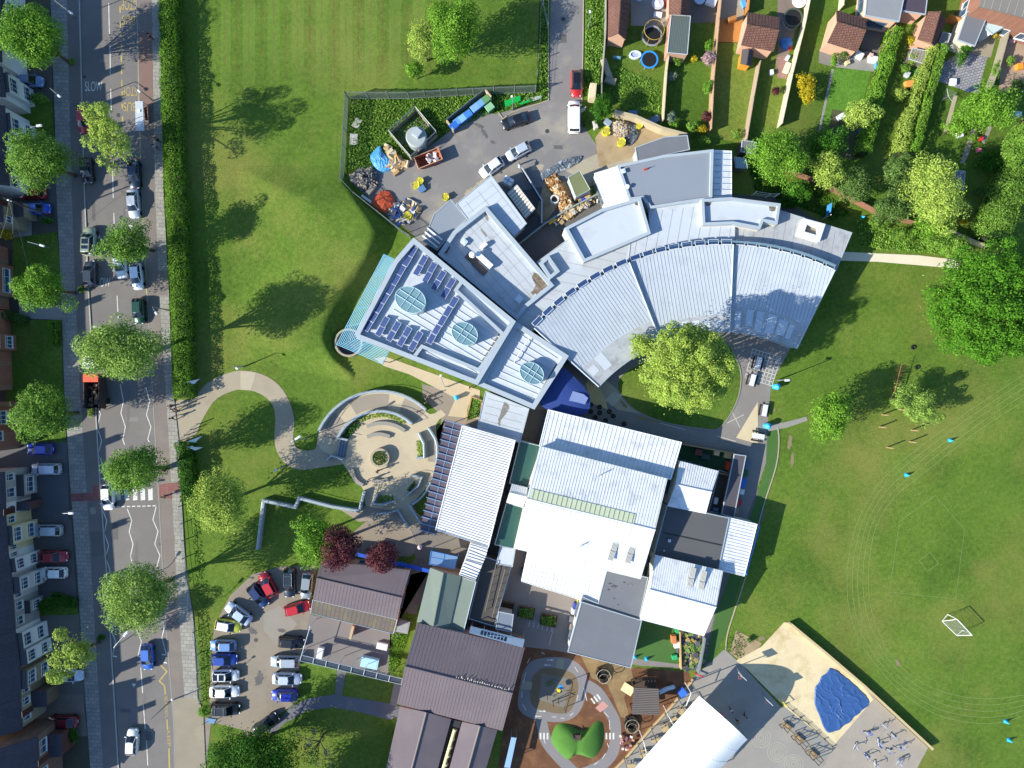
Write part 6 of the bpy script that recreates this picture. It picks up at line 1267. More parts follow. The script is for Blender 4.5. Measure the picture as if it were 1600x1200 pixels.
# ---------- people ----------
def skin(name,verts,edges,rad,mat,root=0,sub=1):
    me=bpy.data.meshes.new(name); me.from_pydata(verts,edges,[]); o=bpy.data.objects.new(name,me); COL.objects.link(o); md=o.modifiers.new('s','SKIN'); md.use_smooth_shade=True
    for i,r in enumerate(rad): me.skin_vertices[0].data[i].radius=(r,r)
    me.skin_vertices[0].data[root].use_root=True; s=o.modifiers.new('u','SUBSURF'); s.levels=sub
    bpy.context.view_layer.update(); dg=bpy.context.evaluated_depsgraph_get(); m2=bpy.data.meshes.new_from_object(o.evaluated_get(dg)); bpy.data.objects.remove(o); m2.materials.clear(); m2.materials.append(mat); m2.name=name; return m2
SK_=M('c08e70',.6,.08); HAIR=M('2c1e16',.7,.2)
def pose(st=.22,arm=.25):
    V=[(0,0,.92),(0,0,1.12),(0,0,1.36),(0,0,1.47),(.02,0,1.56),(.03,0,1.70)]; E=[(0,1),(1,2),(2,3),(3,4),(4,5)]; Rd=[.13,.12,.13,.055,.085,.08]
    for s in (-1,1):
        b=len(V); V+=[(0,s*.09,.88),(s*st*.6,s*.1,.50),(s*st*1.0-.02,s*.1,.08),(s*st+.14,s*.11,.04)]; E+=[(0,b),(b,b+1),(b+1,b+2),(b+2,b+3)]; Rd+=[.095,.06,.045,.04]
        b=len(V); V+=[(0,s*.19,1.38),(-s*arm*.4,s*.24,1.12),(-s*arm+.08,s*.22,.90),(-s*arm+.11,s*.215,.82)]; E+=[(2,b),(b,b+1),(b+1,b+2),(b+2,b+3)]; Rd+=[.055,.045,.033,.03]
        h=b+3; hx,hy,hz=V[h]
        for f in range(4): V.append((hx+.035-f*.02,hy,hz-.085-.012*math.sin(f))); Rd.append(.009); E.append((h,len(V)-1))
        V.append((hx+.06,hy-s*.02,hz-.04)); Rd.append(.01); E.append((h,len(V)-1))
    return V,E,Rd
PT={}
def person(label,px,py,ang,top,leg,hair='2c1e16',sc=1.0,key=0,group=None):
    if key not in PT:
        V,E,Rd=pose(*((.22,.22),(.05,.08),(.3,.35))[key]); body=skin('body',V,E,Rd,SK_)
        tv=[V[0],V[1],V[2],V[10],V[11],V[12],V[10+13],V[11+13],V[12+13]]
        TV=[V[0],V[1],V[2]]; TE=[(0,1),(1,2)]; TR=[.145,.14,.15]
        for b in (10,23): k=len(TV); TV+=[V[b],V[b+1]]; TE+=[(2,k),(k,k+1)]; TR+=[.075,.062]
        shirt=skin('shirt',TV,TE,TR,SK_,1); LV_=[V[0]]; LE=[]; LR=[.15]
        for b in (6,19): k=len(LV_); LV_+=[V[b],V[b+1],V[b+2]]; LE+=[(0,k),(k,k+1),(k+1,k+2)]; LR+=[.115,.078,.062]
        tro=skin('trousers',LV_,LE,LR,SK_); hr=skin('hair',[(-.01,0,1.66),(.0,0,1.74),(-.05,0,1.62)],[(0,1),(0,2)],[.1,.085,.07],HAIR)
        m=MB(); 
        for s in (-1,1): m.box((.108,s*.032,1.645),(.012,.022,.012),0,0)
        m.box((.122,0,1.62),(.03,.02,.03),0,1); m.box((.105,0,1.585),(.012,.045,.01),0,2)
        f=build('face',m,[DARKM,SK_,M('8e3f3a',.6,.05)],origin=(0,0,0)); fm=f.data; bpy.data.objects.remove(f); PT[key]=dict(body=body,shirt=shirt,trousers=tro,hair=hr,face=fm)
    p=P(px,py,.1); t=thing('person',label,'person',(p.x,p.y,.04),group,-R(ang)); t.scale=(sc,)*3
    for k,me in PT[key].items():
        o=bpy.data.objects.new(k,me); COL.objects.link(o); o.parent=t
        if k in('shirt','trousers','hair'): o.material_slots[0].link='OBJECT'; o.material_slots[0].material=M({'shirt':top,'trousers':leg,'hair':hair}[k],.85,.1)
    return t
for a in [('person in black top standing by the school entrance gate',272,634,20,'1e1e22','2b2b30','2c1e16',1,1),('person in white top beside the school entrance railing',276,639,60,'e2e2e2','2b2b30','1c1512',1,0),('person in grey top at the entrance railing, right of the white-topped one',281,642,200,'9c9ca2','44444c','5a3a22',1,1),('person in dark clothes walking south past the entrance gate',274,653,90,'26262c','1e1e24','1c1512',1,2),
 ('person in black walking on the pavement left of the hedge end',263,733,170,'18181c','18181c','1c1512',1,0),('person in green high-visibility top at the red tactile paving',262,774,30,'7fc08a','3c3c44','2c1e16',1,0),('person in black leaning against the hedge near the top bus bay',240,62,120,'17171b','17171b','1c1512',1,1),('person in white hooded top walking behind the bus shelter',248,233,80,'d8d8de','2c3048','2c1e16',1,0),('person in dark coat by the hedge below the bus shelter',251,222,200,'1c1c20','1c1c20','1c1512',1,1),
 ('person in pale top beside the refuse lorry bin',168,637,140,'d8d8d2','3a3a34','3b2718',1,2),
 ('child in black and white by the north-east lawn edge of the circular garden',667,622,60,'e8e8ec','1c1c20','2c1e16',.8,0),('child in black top, second of the group on the small lawn',672,619,150,'1b1b20','1b1b20','1c1512',.8,2),('child in white top nearest the curved wall of the circular garden',666,629,250,'eeeef2','2a2a30','3b2718',.8,1),('child in mauve top walking on the circular ramp',653,643,200,'b8a0c8','3b3b48','2c1e16',.8,0),
 ('person in red top near the low end of the hall wall',735,605,40,'a83a3a','c8c0c0','2c1e16',.95,2),('person in dark clothes just below the round planter',592,735,20,'24242a','24242a','1c1512',1,0),('person in white top near the southern bench of the circular garden',578,750,60,'e8e8ee','3a3a60','2c1e16',1,0),
 ('child in pink top running on the shaded hard court',1128,1114,30,'d070a8','b06090','3b2718',.8,2),('child in black and white running on the shaded hard court',1140,1106,100,'e0e0e6','1c1c22','2c1e16',.8,2),('child in black with arms out on the hard court, nearest the white tent',1161,1114,140,'17171c','17171c','1c1512',.85,2),('smaller child in black at the centre of the shaded hard court',1150,1123,240,'1b1b20','1b1b20','1c1512',.75,0)]:
    person(a[0],a[1],a[2],a[3],a[4],a[5],a[6],a[7],a[8])
# ---------- street lamps and posts ----------
def lamp(label,bx,by,h,tx,ty,arm=None,r=.09,col=STEEL,cat='street lamp',name='street_lamp',hl=.75):
    """base at ground pixel (bx,by); (tx,ty) is where the lamp head shows in the photo at height h"""
    b=P(bx,by,0); t=P(tx,ty,h); o=thing(name,label,cat,b); top=Vector((b.x,b.y,h-.25)); m=MB(); m.tube([b,Vector((b.x,b.y,1.2))],r*1.35,8); m.tube([Vector((b.x,b.y,1.2)),top],r,8,r1=r*.6); build('pole',m,col,o)
    d=t-top; m=MB(); m.tube([top,top+d*.4+Vector((0,0,.12)),t],r*.5,6); build('arm',m,col,o); dd=Vector((d.x,d.y,0)); dd=dd.normalized() if dd.length>.05 else Vector((1,0,0)); an=math.atan2(dd.y,dd.x); m=MB(); m.box(t+dd*hl*.4+Vector((0,0,.02)),(hl,.3,.15),an); m.box(t+dd*hl*.4+Vector((0,0,.11)),(hl*.7,.2,.06),an); build('lamp_head',m,M('dfe2e4',.4,.04),o); m=MB(); m.box(t+dd*hl*.45+Vector((0,0,-.07)),(hl*.6,.22,.05),an); build('lens',m,M('c9cdc6',.2,.03),o); return o
lamp('tall swan-neck street lamp leaning over the second street tree',120,239,9.3,58,197); lamp('street lamp with small white head above the red hatchback',119,164,5.5,91,149,hl=.5); lamp('street lamp with white head over the bus shelter',240,158,5.2,216,141,hl=.55)
lamp('street lamp on the east pavement beside the dark green car',264,485,4.5,243,488,hl=.5); lamp('street lamp beside the zebra crossing on the west pavement',140,790,5.8,108,802,hl=.7); lamp('street lamp on the west kerb beneath the lowest road tree, head over the road',226,980,7.5,194,993,hl=.9)
lamp('slim dark lamp post on the pavement corner above the car park exit',268,1094,5.5,268,1094,col=DARKM,hl=.3); lamp('lamp post on the S-shaped path near the circular garden',480,684,7.0,462,686,hl=.9); lamp('small lamp post on the lawn above the S-shaped path',381,573,4.0,369,575,hl=.4); lamp('short lamp post on the lawn west of the copper trees',446,728,3.0,432,734,hl=.4)
lamp('white lamp post at the edge of the playing field beside the painted grid',1215,594,5.0,1233,594,hl=.7); lamp('lamp post by the rough grass above the black yard car',801,172,3.2,800,152,hl=.3); lamp('tiny lamp post beside the yard wall near the white hatchback',811,258,1.6,811,258,hl=.5)
lamp('white camera pole at the corner of the lane hedge',919,45,2.8,922,20,hl=.4); lamp('lamp on the bank path beside the hall south wall',700,604,5,689,588,hl=.3)
# telegraph pole with wires
tp=thing('telegraph_pole','wooden telegraph pole with wires fanning out to the houses','telegraph pole',P(82,338,0)); b=P(82,338,0); m=MB(); m.tube([b,b+Vector((0,0,8.2))],.14,8,r1=.1); build('pole',m,TIMD,tp); m=MB(); m.tube([b+Vector((-.35,.1,8)),b+Vector((.35,-.1,8))],.05,4); m.cyl(b+Vector((0,0,8.1)),.12,.12,.15,8); build('crossbar',m,WHITE,tp); m=MB()
for x,y,z in ((18,298,5),(0,372,5),(45,425,4.6),(20,365,4.6),(135,368,5.5)):
    e=P(x,y,z); t0=b+Vector((0,0,8.1)); m.tube([t0,t0.lerp(e,.5)-Vector((0,0,.35)),e],.011,3)
build('wires',m,M('8a8a86',.6,.05),tp)
for i,(x,y) in enumerate(((108,18),(63,383),(171,912))):
    lamp(('thin angled lamp arm at the top of the west pavement','white flag-shaped lamp arm over the front lawn','thin lamp arm emerging from the lowest road tree')[i],(118,78,190)[i],(28,388,915)[i],4.5,x,y,hl=.7)
# bus shelter
bs=thing('bus_shelter','bus shelter with grey-white flat roof beside the yellow bus bay','bus shelter',P(222,181,0)); q=PP([(211,158),(223,158),(225,204),(212,204)],2.5); m=MB(); m.slab(q,.12); build('roof',m,M('b8bfc4',.5,.08),bs); m=MB(); 
for x,y in ((222,162),(223,181),(224,202),(214,162),(215,202)): p=P(x,y,2.4); m.tube([(p.x,p.y,.1),p],.05,4)
for z in (.5,1.3,2.1): a,b2=P(231,166,z),P(233,194,z); m.tube([a,b2],.03,4)
for y in (166,180,194): a=P(232,y,0); m.tube([a,a+Vector((0,0,2.2))],.04,4); m.tube([a+Vector((0,0,2.2)),P(224,y,2.4)],.03,4)
build('frame',m,M('6a6f74',.5,.05),bs); m=MB(); a,b2=P(226,166,0),P(228,197,0); m.strip([a[:2],b2[:2]],.03,.4,2.2); build('glass',m,Mglass('8fa3b0'),bs); m=MB(); a,b2=P(230,170,0),P(232,190,0); m.strip([a[:2],b2[:2]],.4,.45,.52); build('seat',m,M('a83228',.5,.05),bs); m=MB(); c=P(217,173,2.55); m.box(c,(.4,.4,.1)); build('roof_hatch',m,WHITE,bs)
def signpost(label,px,py,h,face,ang,w=.9,hh=.7,name='sign',cat='sign'):
    b=P(px,py,0); o=thing(name,label,cat,b); m=MB(); 
    for s in (-1,1): m.tube([b+Vector((math.cos(ang)*s*w*.4,math.sin(ang)*s*w*.4,0)),b+Vector((math.cos(ang)*s*w*.4,math.sin(ang)*s*w*.4,h))],.035,5)
    build('post',m,STEEL,o); m=MB(); m.box(b+Vector((math.sin(ang)*.05,-math.cos(ang)*.05,h-hh/2)),(w,.04,hh),ang); build('board',m,face,o); return o
# arrow-like white flag blades by the entrance
for i,(x,y,dx,dy,l) in enumerate([(302,597,10,-2,'single white folded blade sculpture behind the north hedge end'),(303,690,13,-6,'upper white folded blade sculpture on the shaded entrance lawn'),(303,698,14,4,'lower white folded blade sculpture on the shaded entrance lawn')]):
    b=P(x-8,y,0); o=thing('sculpture',l,'sculpture',b); m=MB()
    a,t1,t2=P(x-12,y,2.2),P(x+dx,y+dy-3,1.0),P(x+dx*.4,y+dy*.3+3,1.4); m.slab([a,t1,lerp(a,t1,.5)+Vector((.1,-.55,0))],.08); m.slab([a,t2,lerp(a,t2,.5)+Vector((.05,.35,.05))],.08); build('blades',m,WHITE,o); m=MB(); m.tube([(a.x+.3,a.y,0),(a.x+.3,a.y,2.15)],.05,5); build('post',m,STEEL,o)
# ---------- yard objects ----------
tk=thing('tank_enclosure','square mesh-fenced enclosure round a cylindrical grey tank','enclosure',P(650,212,0)); q=[P(x,y,0) for x,y in ((652,176),(684,214),(645,252),(611,212))]; m=MB()
for i in range(4):
    a,b=q[i],q[(i+1)%4]
    for z in (.1,1.0,1.9,2.2): m.tube([a+Vector((0,0,z)),b+Vector((0,0,z))],.035,4)
    for k in range(5): p=lerp(a,b,k/5); m.tube([p,p+Vector((0,0,2.2))],.05,4)
build('fence_frame',m,GALV,tk); m=MB(); m.strip([p[:2] for p in q],.03,.1,1.2,closed=True); build('infill',m,M('7c7466',.8,.1),tk); m=MB(); m.face(ccw_t(q,.03)); build('slab',m,M('6b6763',.9,.15),tk)
c=P(650,213,2.4); tn=thing('cylindrical_tank','grey cylindrical tank with a square roof hatch inside the mesh enclosure','tank',(c.x,c.y,.03)); m=MB(); m.cyl((c.x,c.y,.03),1.55,1.55,2.2,28); m.cyl((c.x,c.y,2.23),1.6,1.45,.15,28); build('shell',m,M('9ba3a2',.6,.1),tn); m=MB(); m.box((c.x+.2,c.y+.4,2.7),(1.2,1.2,.7),R(-38)); build('top_box',m,M('a5adb0',.5,.08),tn); m=MB(); m.tube([(c.x+1.4,c.y-.2,0),(c.x+1.4,c.y-.2,2.6),(c.x+.7,c.y,2.7)],.08); build('pipe',m,STEEL,tn)
bay=thing('bin_bay','long timber-ended bay holding blue and green wheeled bins','bin store',P(735,178,0)); q=PP([(699,193),(758,146),(768,158),(710,209)],0); m=MB(); m.strip([q[1][:2],q[2][:2]],.2,0,1.5); m.strip([q[0][:2],q[3][:2]],.2,0,1.3); build('end_wall',m,M('b9a78a',.9,.1),bay); m=MB(); m.strip([q[0][:2],q[1][:2]],.06,.1,1.5); 
for i in range(6): p=lerp(q[0],q[1],i/5); m.tube([p,p+Vector((0,0,1.7))],.05,4)
build('mesh_back',m,GALV,bay)
def bin_tpl():
    o=local('wheeled_bin','x','bin'); m=MB(); m.hull([Vector(v) for v in ((-.5,-.42,.15),(.5,-.42,.15),(.5,.42,.15),(-.5,.42,.15))],[Vector(v) for v in ((-.6,-.52,1.15),(.6,-.52,1.15),(.6,.52,1.15),(-.6,.52,1.15))]); build('body',m,M('2d62ad',.5,.06),o)
    m=MB(); m.hull([Vector(v) for v in ((-.64,-.56,1.15),(.64,-.56,1.15),(.64,.56,1.15),(-.64,.56,1.15))],[Vector(v) for v in ((-.6,-.52,1.26),(.6,-.52,1.26),(.6,.45,1.32),(-.6,.45,1.32))]); build('lid',m,M('6a9bd0',.45,.06),o)
    for x in (-.42,.42):
        for y in (-.34,.34): m=MB(); a=[Vector((x-.03,y+.08*math.cos(i*.785),.08+.08*math.sin(i*.785))) for i in range(8)]; m.hull(a,[p+Vector((.06,0,0)) for p in a]); build('wheel',m,RUB,o)
    return o
bt=bin_tpl(); lids=['2f66b8','5c92cc','7fb0dc','3f7cc0','7aa6dc','6d9cd8','5f8f5c','86b58c']
for i,(x,y,l) in enumerate([(709,196,'dark blue bin at the lower left end of the bin bay'),(715.5,189,'second blue bin from the lower end, with half-open lid'),(723,184,'third blue bin from the lower end with light lid'),(731,178,'fourth blue bin from the lower end'),(742,168,'pale blue bin just above the gap in the bin bay'),(751,161,'pale blue bin beside the dull green one'),(759,155,'dull green bin at the upper end of the bin bay'),(765,167,'light green bin standing outside the bin bay')]):
    o=put(bt,USED,Vector(P(x,y,1.2)[:2]+(0,)) if False else Vector((P(x,y,1.2).x,P(x,y,1.2).y,.016)),R(38),l,'wheeled bins in the bin bay')
    for ch in o.children:
        if ch.name.startswith(('lid','body')):
            ch.material_slots[0].link='OBJECT'; ch.material_slots[0].material=M(lids[i] if ch.name.startswith('lid') else ('3f7a4a' if i>5 else '2d62ad'),.5,.06)
# skip
c=P(671,252,0); sk_=thing('skip','rust-red builders skip with white rubbish inside','skip',c); an=R(22); Mx=Matrix.Translation(c)@Matrix.Rotation(an,4,'Z'); f=lambda x,y,z:Mx@Vector((x,y,z))
ob=[f(-1.4,-.85,.1),f(1.4,-.85,.1),f(1.4,.85,.1),f(-1.4,.85,.1)]; ot=[f(-2.0,-.95,1.35),f(2.0,-.95,1.35),f(2.0,.95,1.35),f(-2.0,.95,1.35)]; m=MB()
for i in range(4):
    j=(i+1)%4; n_=(lerp(ot[i],ot[j],.5)-Mx@Vector((0,0,1.3))).normalized()*-.06; m.hull([ob[i],ob[j],ob[j]+n_,ob[i]+n_],[ot[i],ot[j],ot[j]+n_,ot[i]+n_])
m.hull(ob,[p+Vector((0,0,.06)) for p in ob]); build('shell',m,M('9a4f35',.7,.2,1,8,dirt='5c3626',damt=.6),sk_); m=MB(); m.tube(ot+ot[:1],.06,4); build('rim',m,M('c9a283',.7,.1),sk_); m=MB(); rng=random.Random(9)
for i in range(26): p=f(rng.uniform(-.3,1.3),rng.uniform(-.65,.65),.6+rng.random()*.6); m.box(p,(rng.uniform(.2,.6),rng.uniform(.2,.5),rng.uniform(.1,.4)),rng.uniform(0,3),rng.choice([0,0,1]),rx=rng.uniform(-.5,.5))
build('rubbish',m,[M('d2c8c4',.7,.1),M('96605c',.8,.1)],sk_)
def crumpled(name,label,cat,px,h,mat,seed=0,amp=.35,sharp=3.0,dome=.6,group=None):
    """a wrinkled sheet lying over something, outline in photo px"""
    pl=[Vector(P(x,y,0)[:2]) for x,y in px]; c=sum(pl,Vector((0,0)))/len(pl); per=[Vector((p.x,p.y)) for p in dens([Vector((p.x,p.y)) for p in pl],.14,True)]; rng=random.Random(seed); fx=[(rng.uniform(0,3.14),rng.uniform(1.2,sharp*1.8),rng.uniform(0,6)) for _ in range(9)]
    m=MB(); rings=20; k=len(per)
    def zf(p,t):
        z=0; wx=p.x+.25*math.sin(p.y*2.1+seed)+.12*math.sin(p.y*5); wy=p.y+.25*math.sin(p.x*1.9+seed*2)+.12*math.sin(p.x*4.3)
        for a,fr,ph in fx: s=(wx*math.cos(a)+wy*math.sin(a))*fr*.55+ph; z+=max(0,1-abs(math.sin(s))*2.6)**1.5*(.5+.5*math.sin(wx*.8*math.sin(a)*2+wy*.9+ph))
        return max(.03,h*(1-t**2.2*.85)*dome+h*(1-dome)*.5+amp*z*.16*(1-t*.35))
    for r in range(rings+1):
        t=r/rings
        for p in per: q=c.lerp(p,t*(1+.02*math.sin((p.x+p.y)*2.3+seed))); m.v.append((q.x,q.y,zf(q,t) if r<rings else .03))
    for r in range(rings):
        for i in range(k): j=(i+1)%k; m.f.append((r*k+i,(r+1)*k+i,(r+1)*k+j,r*k+j)); m.m.append(0)
    return build(name,m,mat,None,False,label,cat,group,origin=(c.x,c.y,0))
crumpled('tarpaulin','bright blue tarpaulin over building materials near the tank enclosure','tarpaulin',[(581,240),(594,229),(600,240),(622,256),(612,266),(592,268),(580,252)],.9,M('4a92c4',.45,.1,1,8),2,.6)
crumpled('tarpaulin','orange tarpaulin heap beside the palisade fence','tarpaulin',[(583,312),(598,298),(612,302),(618,318),(608,328),(602,334),(580,320)],.9,M('c8552f',.5,.1,1,8),5,.5)
crumpled('tarpaulin','large creased blue tarpaulin covering the lower half of the sand pit','tarpaulin',[(1302,1044),(1330,1063),(1357,1090),(1356,1102),(1338,1118),(1325,1130),(1300,1145),(1287,1137),(1276,1110),(1271,1085),(1278,1065),(1290,1050)],.32,M('34568a',.5,.12,.8,8),8,.4,2.6,.22)
crumpled('plastic_sheeting','crumpled dark plastic sheeting with pale bags beside the concrete strip','sheeting',[(845,272),(860,262),(873,253),(893,246),(910,244),(905,254),(880,268),(858,276),(848,283)],.6,M('5b646e',.3,.35,2,9,dirt='c9ccd0',damt=.9,ds=1.2),11,.7,5)
crumpled('plastic_sheeting','black and silver plastic sheeting beside the rubble heap','sheeting',[(980,196),(990,192),(998,206),(992,222),(982,228),(975,218)],.6,M('3f464c',.3,.35,2,9,dirt='a9adb0',damt=.9,ds=1.2),12,.7,5)
def pile(name,label,px,n,hmax,mats,seed,smin=.08,smax=.4,cat='rubble'):
    rng=random.Random(seed); pl=[Vector(P(x,y,0)[:2]) for x,y in px]; c=sum(pl,Vector((0,0)))/len(pl); per=dens([Vector((p.x,p.y)) for p in pl],.5,True); rt=thing(name,label,cat,(c.x,c.y,0)); m=MB(); rings=7; k=len(per)
    for r in range(rings+1):
        t=r/rings
        for p in per: q=c.lerp(p,t); m.v.append((q.x,q.y,hmax*(1-t*t)*rng.uniform(.6,1.1)+.02 if r<rings else .0))
    for r in range(rings):
        for i in range(k): j=(i+1)%k; m.f.append((r*k+i,(r+1)*k+i,(r+1)*k+j,r*k+j)); m.m.append(0)
    build('mound',m,mats[0],rt); m=MB()
    for i in range(n): 
        t=math.sqrt(rng.random()); p=c.lerp(per[rng.randrange(k)],t*.98); s=rng.uniform(smin,smax); m.box((p.x,p.y,hmax*(1-t*t)*.85+s*.2),(s,s*rng.uniform(.4,1),s*rng.uniform(.3,.7)),rng.uniform(0,3),rng.randrange(len(mats)),rx=rng.uniform(-.6,.6))
    build('rubble_pieces',m,mats,rt); return rt
RB1=M('9f9484',1,.25,2,9,.5,12); RB2=M('4d5058',.9,.3,2,9,.5,12); RB3=M('8a6138',1,.3,2,9,.5,12); RB4=M('c4b79c',1,.2,2,9,.5,12); WD=M('b59a6c',.9,.2,1,9)
pile('rubble_heap','heap of pale broken stone and dark spoil in the west corner of the yard',[(546,273),(565,266),(582,262),(592,275),(590,292),(574,300),(560,292),(547,282)],240,1.3,[RB2,RB1,RB1],1); pile('rubble_heap','mixed rubble and soil heap by the beige boundary wall',[(952,196),(966,188),(980,192),(990,202),(982,214),(968,216),(955,208)],200,1.2,[RB1,RB4,M('a58a6a',1,.3,2,9)],2)
pile('timber_scrap_heap','long heap of orange-brown timber chips and scrap beside the olive cabin',[(851,280),(866,272),(876,282),(884,298),(893,316),(903,330),(890,345),(877,335),(872,315),(860,298)],420,1.1,[RB3,M('b58a55',1,.3,2,9),RB4],3,.1,.55,'heap')
pile('building_scrap','scatter of boards, sacks and blue drums by the palisade fence',[(604,330),(622,318),(645,312),(660,324),(646,345),(628,352),(612,345)],90,.35,[RB4,M('d8d6d0',.7,.1),M('2d4a84',.5,.1),WD,RB2],4,.2,.9,'scrap'); pile('rubble_strip','strip of broken materials and planks in the trench south of the timber heap',[(860,345),(885,330),(920,312),(935,306),(938,312),(905,330),(875,350)],160,.5,[RB2,RB4,WD,M('d0ccc4',.7,.1)],6,.1,.7); pile('building_scrap','pile of pallets and planks beside the blue tarpaulin',[(598,224),(606,228),(630,252),(637,262),(620,272),(606,262),(622,262),(612,245)],70,.4,[WD,RB4,TIMB],7,.3,1.1,'scrap'); pile('building_scrap','white and blue scrap beside the olive cabin',[(905,305),(920,298),(924,310),(908,318)],30,.5,[M('e2e0dc',.7,.1),M('3a50b0',.5,.1),WD],8,.2,.8,'scrap')
slope('olive-green corrugated site cabin among the rubble',[(888,277),(906,267),(922,296),(900,308)],[2.5,2.5,2.5,2.5],M('8e9468',.7,.1),M('a4a8a4',.7,.1),14,name='site_cabin',rib=M('7c825a',.7,.1),cat='site cabin')
c=P(866,314,0); m=MB(); m.strip([(c.x+.6*math.cos(a*.3927),c.y+.6*math.sin(a*.3927)) for a in range(16)],.2,0,1.0,closed=True); m2=MB(); m2.cyl((c.x,c.y,0),.5,.5,.5,16); prop('concrete_ring','white concrete manhole ring in the scrap heap','concrete ring',[('ring',m,M('c9c8c2',.8,.1)),('spoil',m2,DARKM)],c)
def bag(label,px,py,mat='d8d236',s=1.0,full=True):
    c=P(px,py,0); o=thing('builders_bag',label,'builders bag',(c.x,c.y,.02),'yellow builders bags'); m=MB(); rng=random.Random(int(px)); n=14; r0=[.48*s*rng.uniform(.9,1.1) for _ in range(n)]
    b=[c+Vector((math.cos(i*6.283/n)*r,math.sin(i*6.283/n)*r,.02)) for i,r in enumerate(r0)]; t=[c+Vector((math.cos(i*6.283/n)*r*1.15,math.sin(i*6.283/n)*r*1.15,.75*s*rng.uniform(.8,1.1))) for i,r in enumerate(r0)]; t2=[c+(p-c)*.75+Vector((0,0,.1)) for p in t]; m.hull(b,t,cap=False); m.hull(t,t2,cap=False,base=False); build('bag',m,M(mat,.6,.12,2,9),o); m=MB(); m.hull([c+(p-c)*.9 for p in b],[Vector((lerp(c.x,p.x,.82),lerp(c.y,p.y,.82),.68*s)) for p in t]); build('fill',m,M('b9ad3c',1,.3,2,9),o)
bag('yellow builders bag behind the blue board in the middle of the yard',657,285); bag('yellow builders bag left of the blue board in the middle of the yard',651,291); bag('single yellow builders bag at the corner of the dark grey roof',697,309.5); bag('yellow builders bag at the left end of the rubble by the boundary wall',946,208,s=1.2); bag('yellow builders bag above the olive cabin concrete strip',970,225,s=1.1); bag('small yellow builders bag at the right end of the rubble by the boundary wall',998,198,s=.9); bag('yellow builders bag at the south end of the yard scrap',638,339,s=1.1)
m=MB(); c=P(659,295,.5); m.box(c,(1.1,.9,.06),R(35),rx=.3); m2=MB(); m2.box(c-Vector((0,0,.28)),(.9,.7,.3),R(35)); prop('blue_board','blue-grey board leaning on the yellow bags in the yard','board',[('board',m,M('5c83ad',.5,.1)),('support',m2,WD)],(c.x,c.y,0))
def slab_item(name,label,cat,px,py,sx,sy,an,h,c1,z=.03): c=P(px,py,0); m=MB(); m.box((c.x,c.y,z+h/2),(sx,sy,h),R(an)); m2=MB(); m2.box((c.x,c.y,z+h+.01),(sx*.86,sy*.8,.02),R(an)); return prop(name,label,cat,[('body',m,M(c1,.8,.15,1,8)),('top',m2,M(c1,.7,.2,2,9))],(c.x,c.y,0))
slab_item('concrete_slab','pale concrete manhole cover in the rough grass, upper one','manhole cover',558,193,1.1,1.5,-30,.12,'c9c0b2'); slab_item('concrete_slab','pale concrete manhole cover in the rough grass, lower one','manhole cover',553,218,1.2,1.7,-3,.12,'cfc8bc'); slab_item('concrete_block','pale stone block at the foot of the rubble heap','block',581,297,.7,1.9,-40,.5,'a89c88'); slab_item('white_plank','white pipe section by the palisade fence near the orange tarpaulin','pipe',574,312,2.0,.4,-35,.3,'dcdcdc'); slab_item('yellow_bin','small yellow grit bin beside the trench edge','grit bin',862,346,1.2,.6,30,.5,'e8b93a'); slab_item('pallet','wooden pallet on its side in the yard scrap','pallet',648,328,1.3,1.0,5,.3,'b08a68'); slab_item('white_container','white box beside the trench of planks, left of the bags','box',929,198,.6,1.2,20,.8,'c9c4b8'); slab_item('cream_kiosk','cream kiosk with pale roof at the end of the lane hedge','kiosk',924,150,1.0,2.2,-5,1.8,'d2c2a0'); slab_item('grey_box','blue-grey cabinet at the end of the rubble','cabinet',949,193,1.1,.8,-35,.6,'8d9cab')
g=thing('slide_pieces','bright green curved plastic slide pieces lying on the verge','slide',P(801,162,0)); m=MB()
for k in range(3): m.tube([P(789,166-k*3,.15+.1*k),P(813,156-k*2.4,.15+.1*k)],.22,8)
m.tube([P(812,163,.2),P(828,157,.2)],.18,8); build('slide_sections',m,M('17a84a',.4,.06),g); m=MB()
for k in range(4): m.tube([P(822,160-k*2,.1),P(846,153-k*1.0,.1)],.09,4)
build('grey_rails',m,M('a9b5ae',.6,.1),g)
# ---------- playground ----------
FRW=M('4d4034',.9,.2,1,9)
ph=thing('timber_play_hut','large timber play hut with slatted roof on the bark playground','play hut',P(1008,1090,0)); q=PP([(990,1074),(1029,1076),(1031,1117),(988,1116)],2.6); m=MB(); m.slab(q,.1); m.ribs(q[0],q[3],q[2],q[1],15,.12,.04); build('roof',m,[M('57504b',.9,.2,1,9),M('746b66',.9,.2)],ph); m=MB()
for p in q: 
    p=lerp(sum(q,Vector())/4,p,.93); m.tube([(p.x,p.y,0),(p.x,p.y,2.5)],.1,6)
cc=sum(q,Vector())/4; m.box((cc.x,cc.y,1.0),(3.4,3.4,.15)); build('frame',m,FRW,ph); m=MB(); m.box(P(1008,1066,1.3),(3.0,1.2,.12)); 
for k in range(7): m.box(P(992+k*5,1061,1.2),(.1,.1,1.4))
build('deck',m,FRW,ph); m=MB(); a,b=P(973,1072,.1),P(989,1082,1.3); d=Vector((.35,.6,0)); m.slab([a-d,b-d,b+d,a+d],.1); build('ramp',m,M('c9b48a',.9,.12),ph); m=MB(); m.tube([P(1030,1082,1.3),P(1042,1076,.9),P(1053,1073,.3)],.32,8); build('slide',m,M('aab9cc',.35,.06),ph)
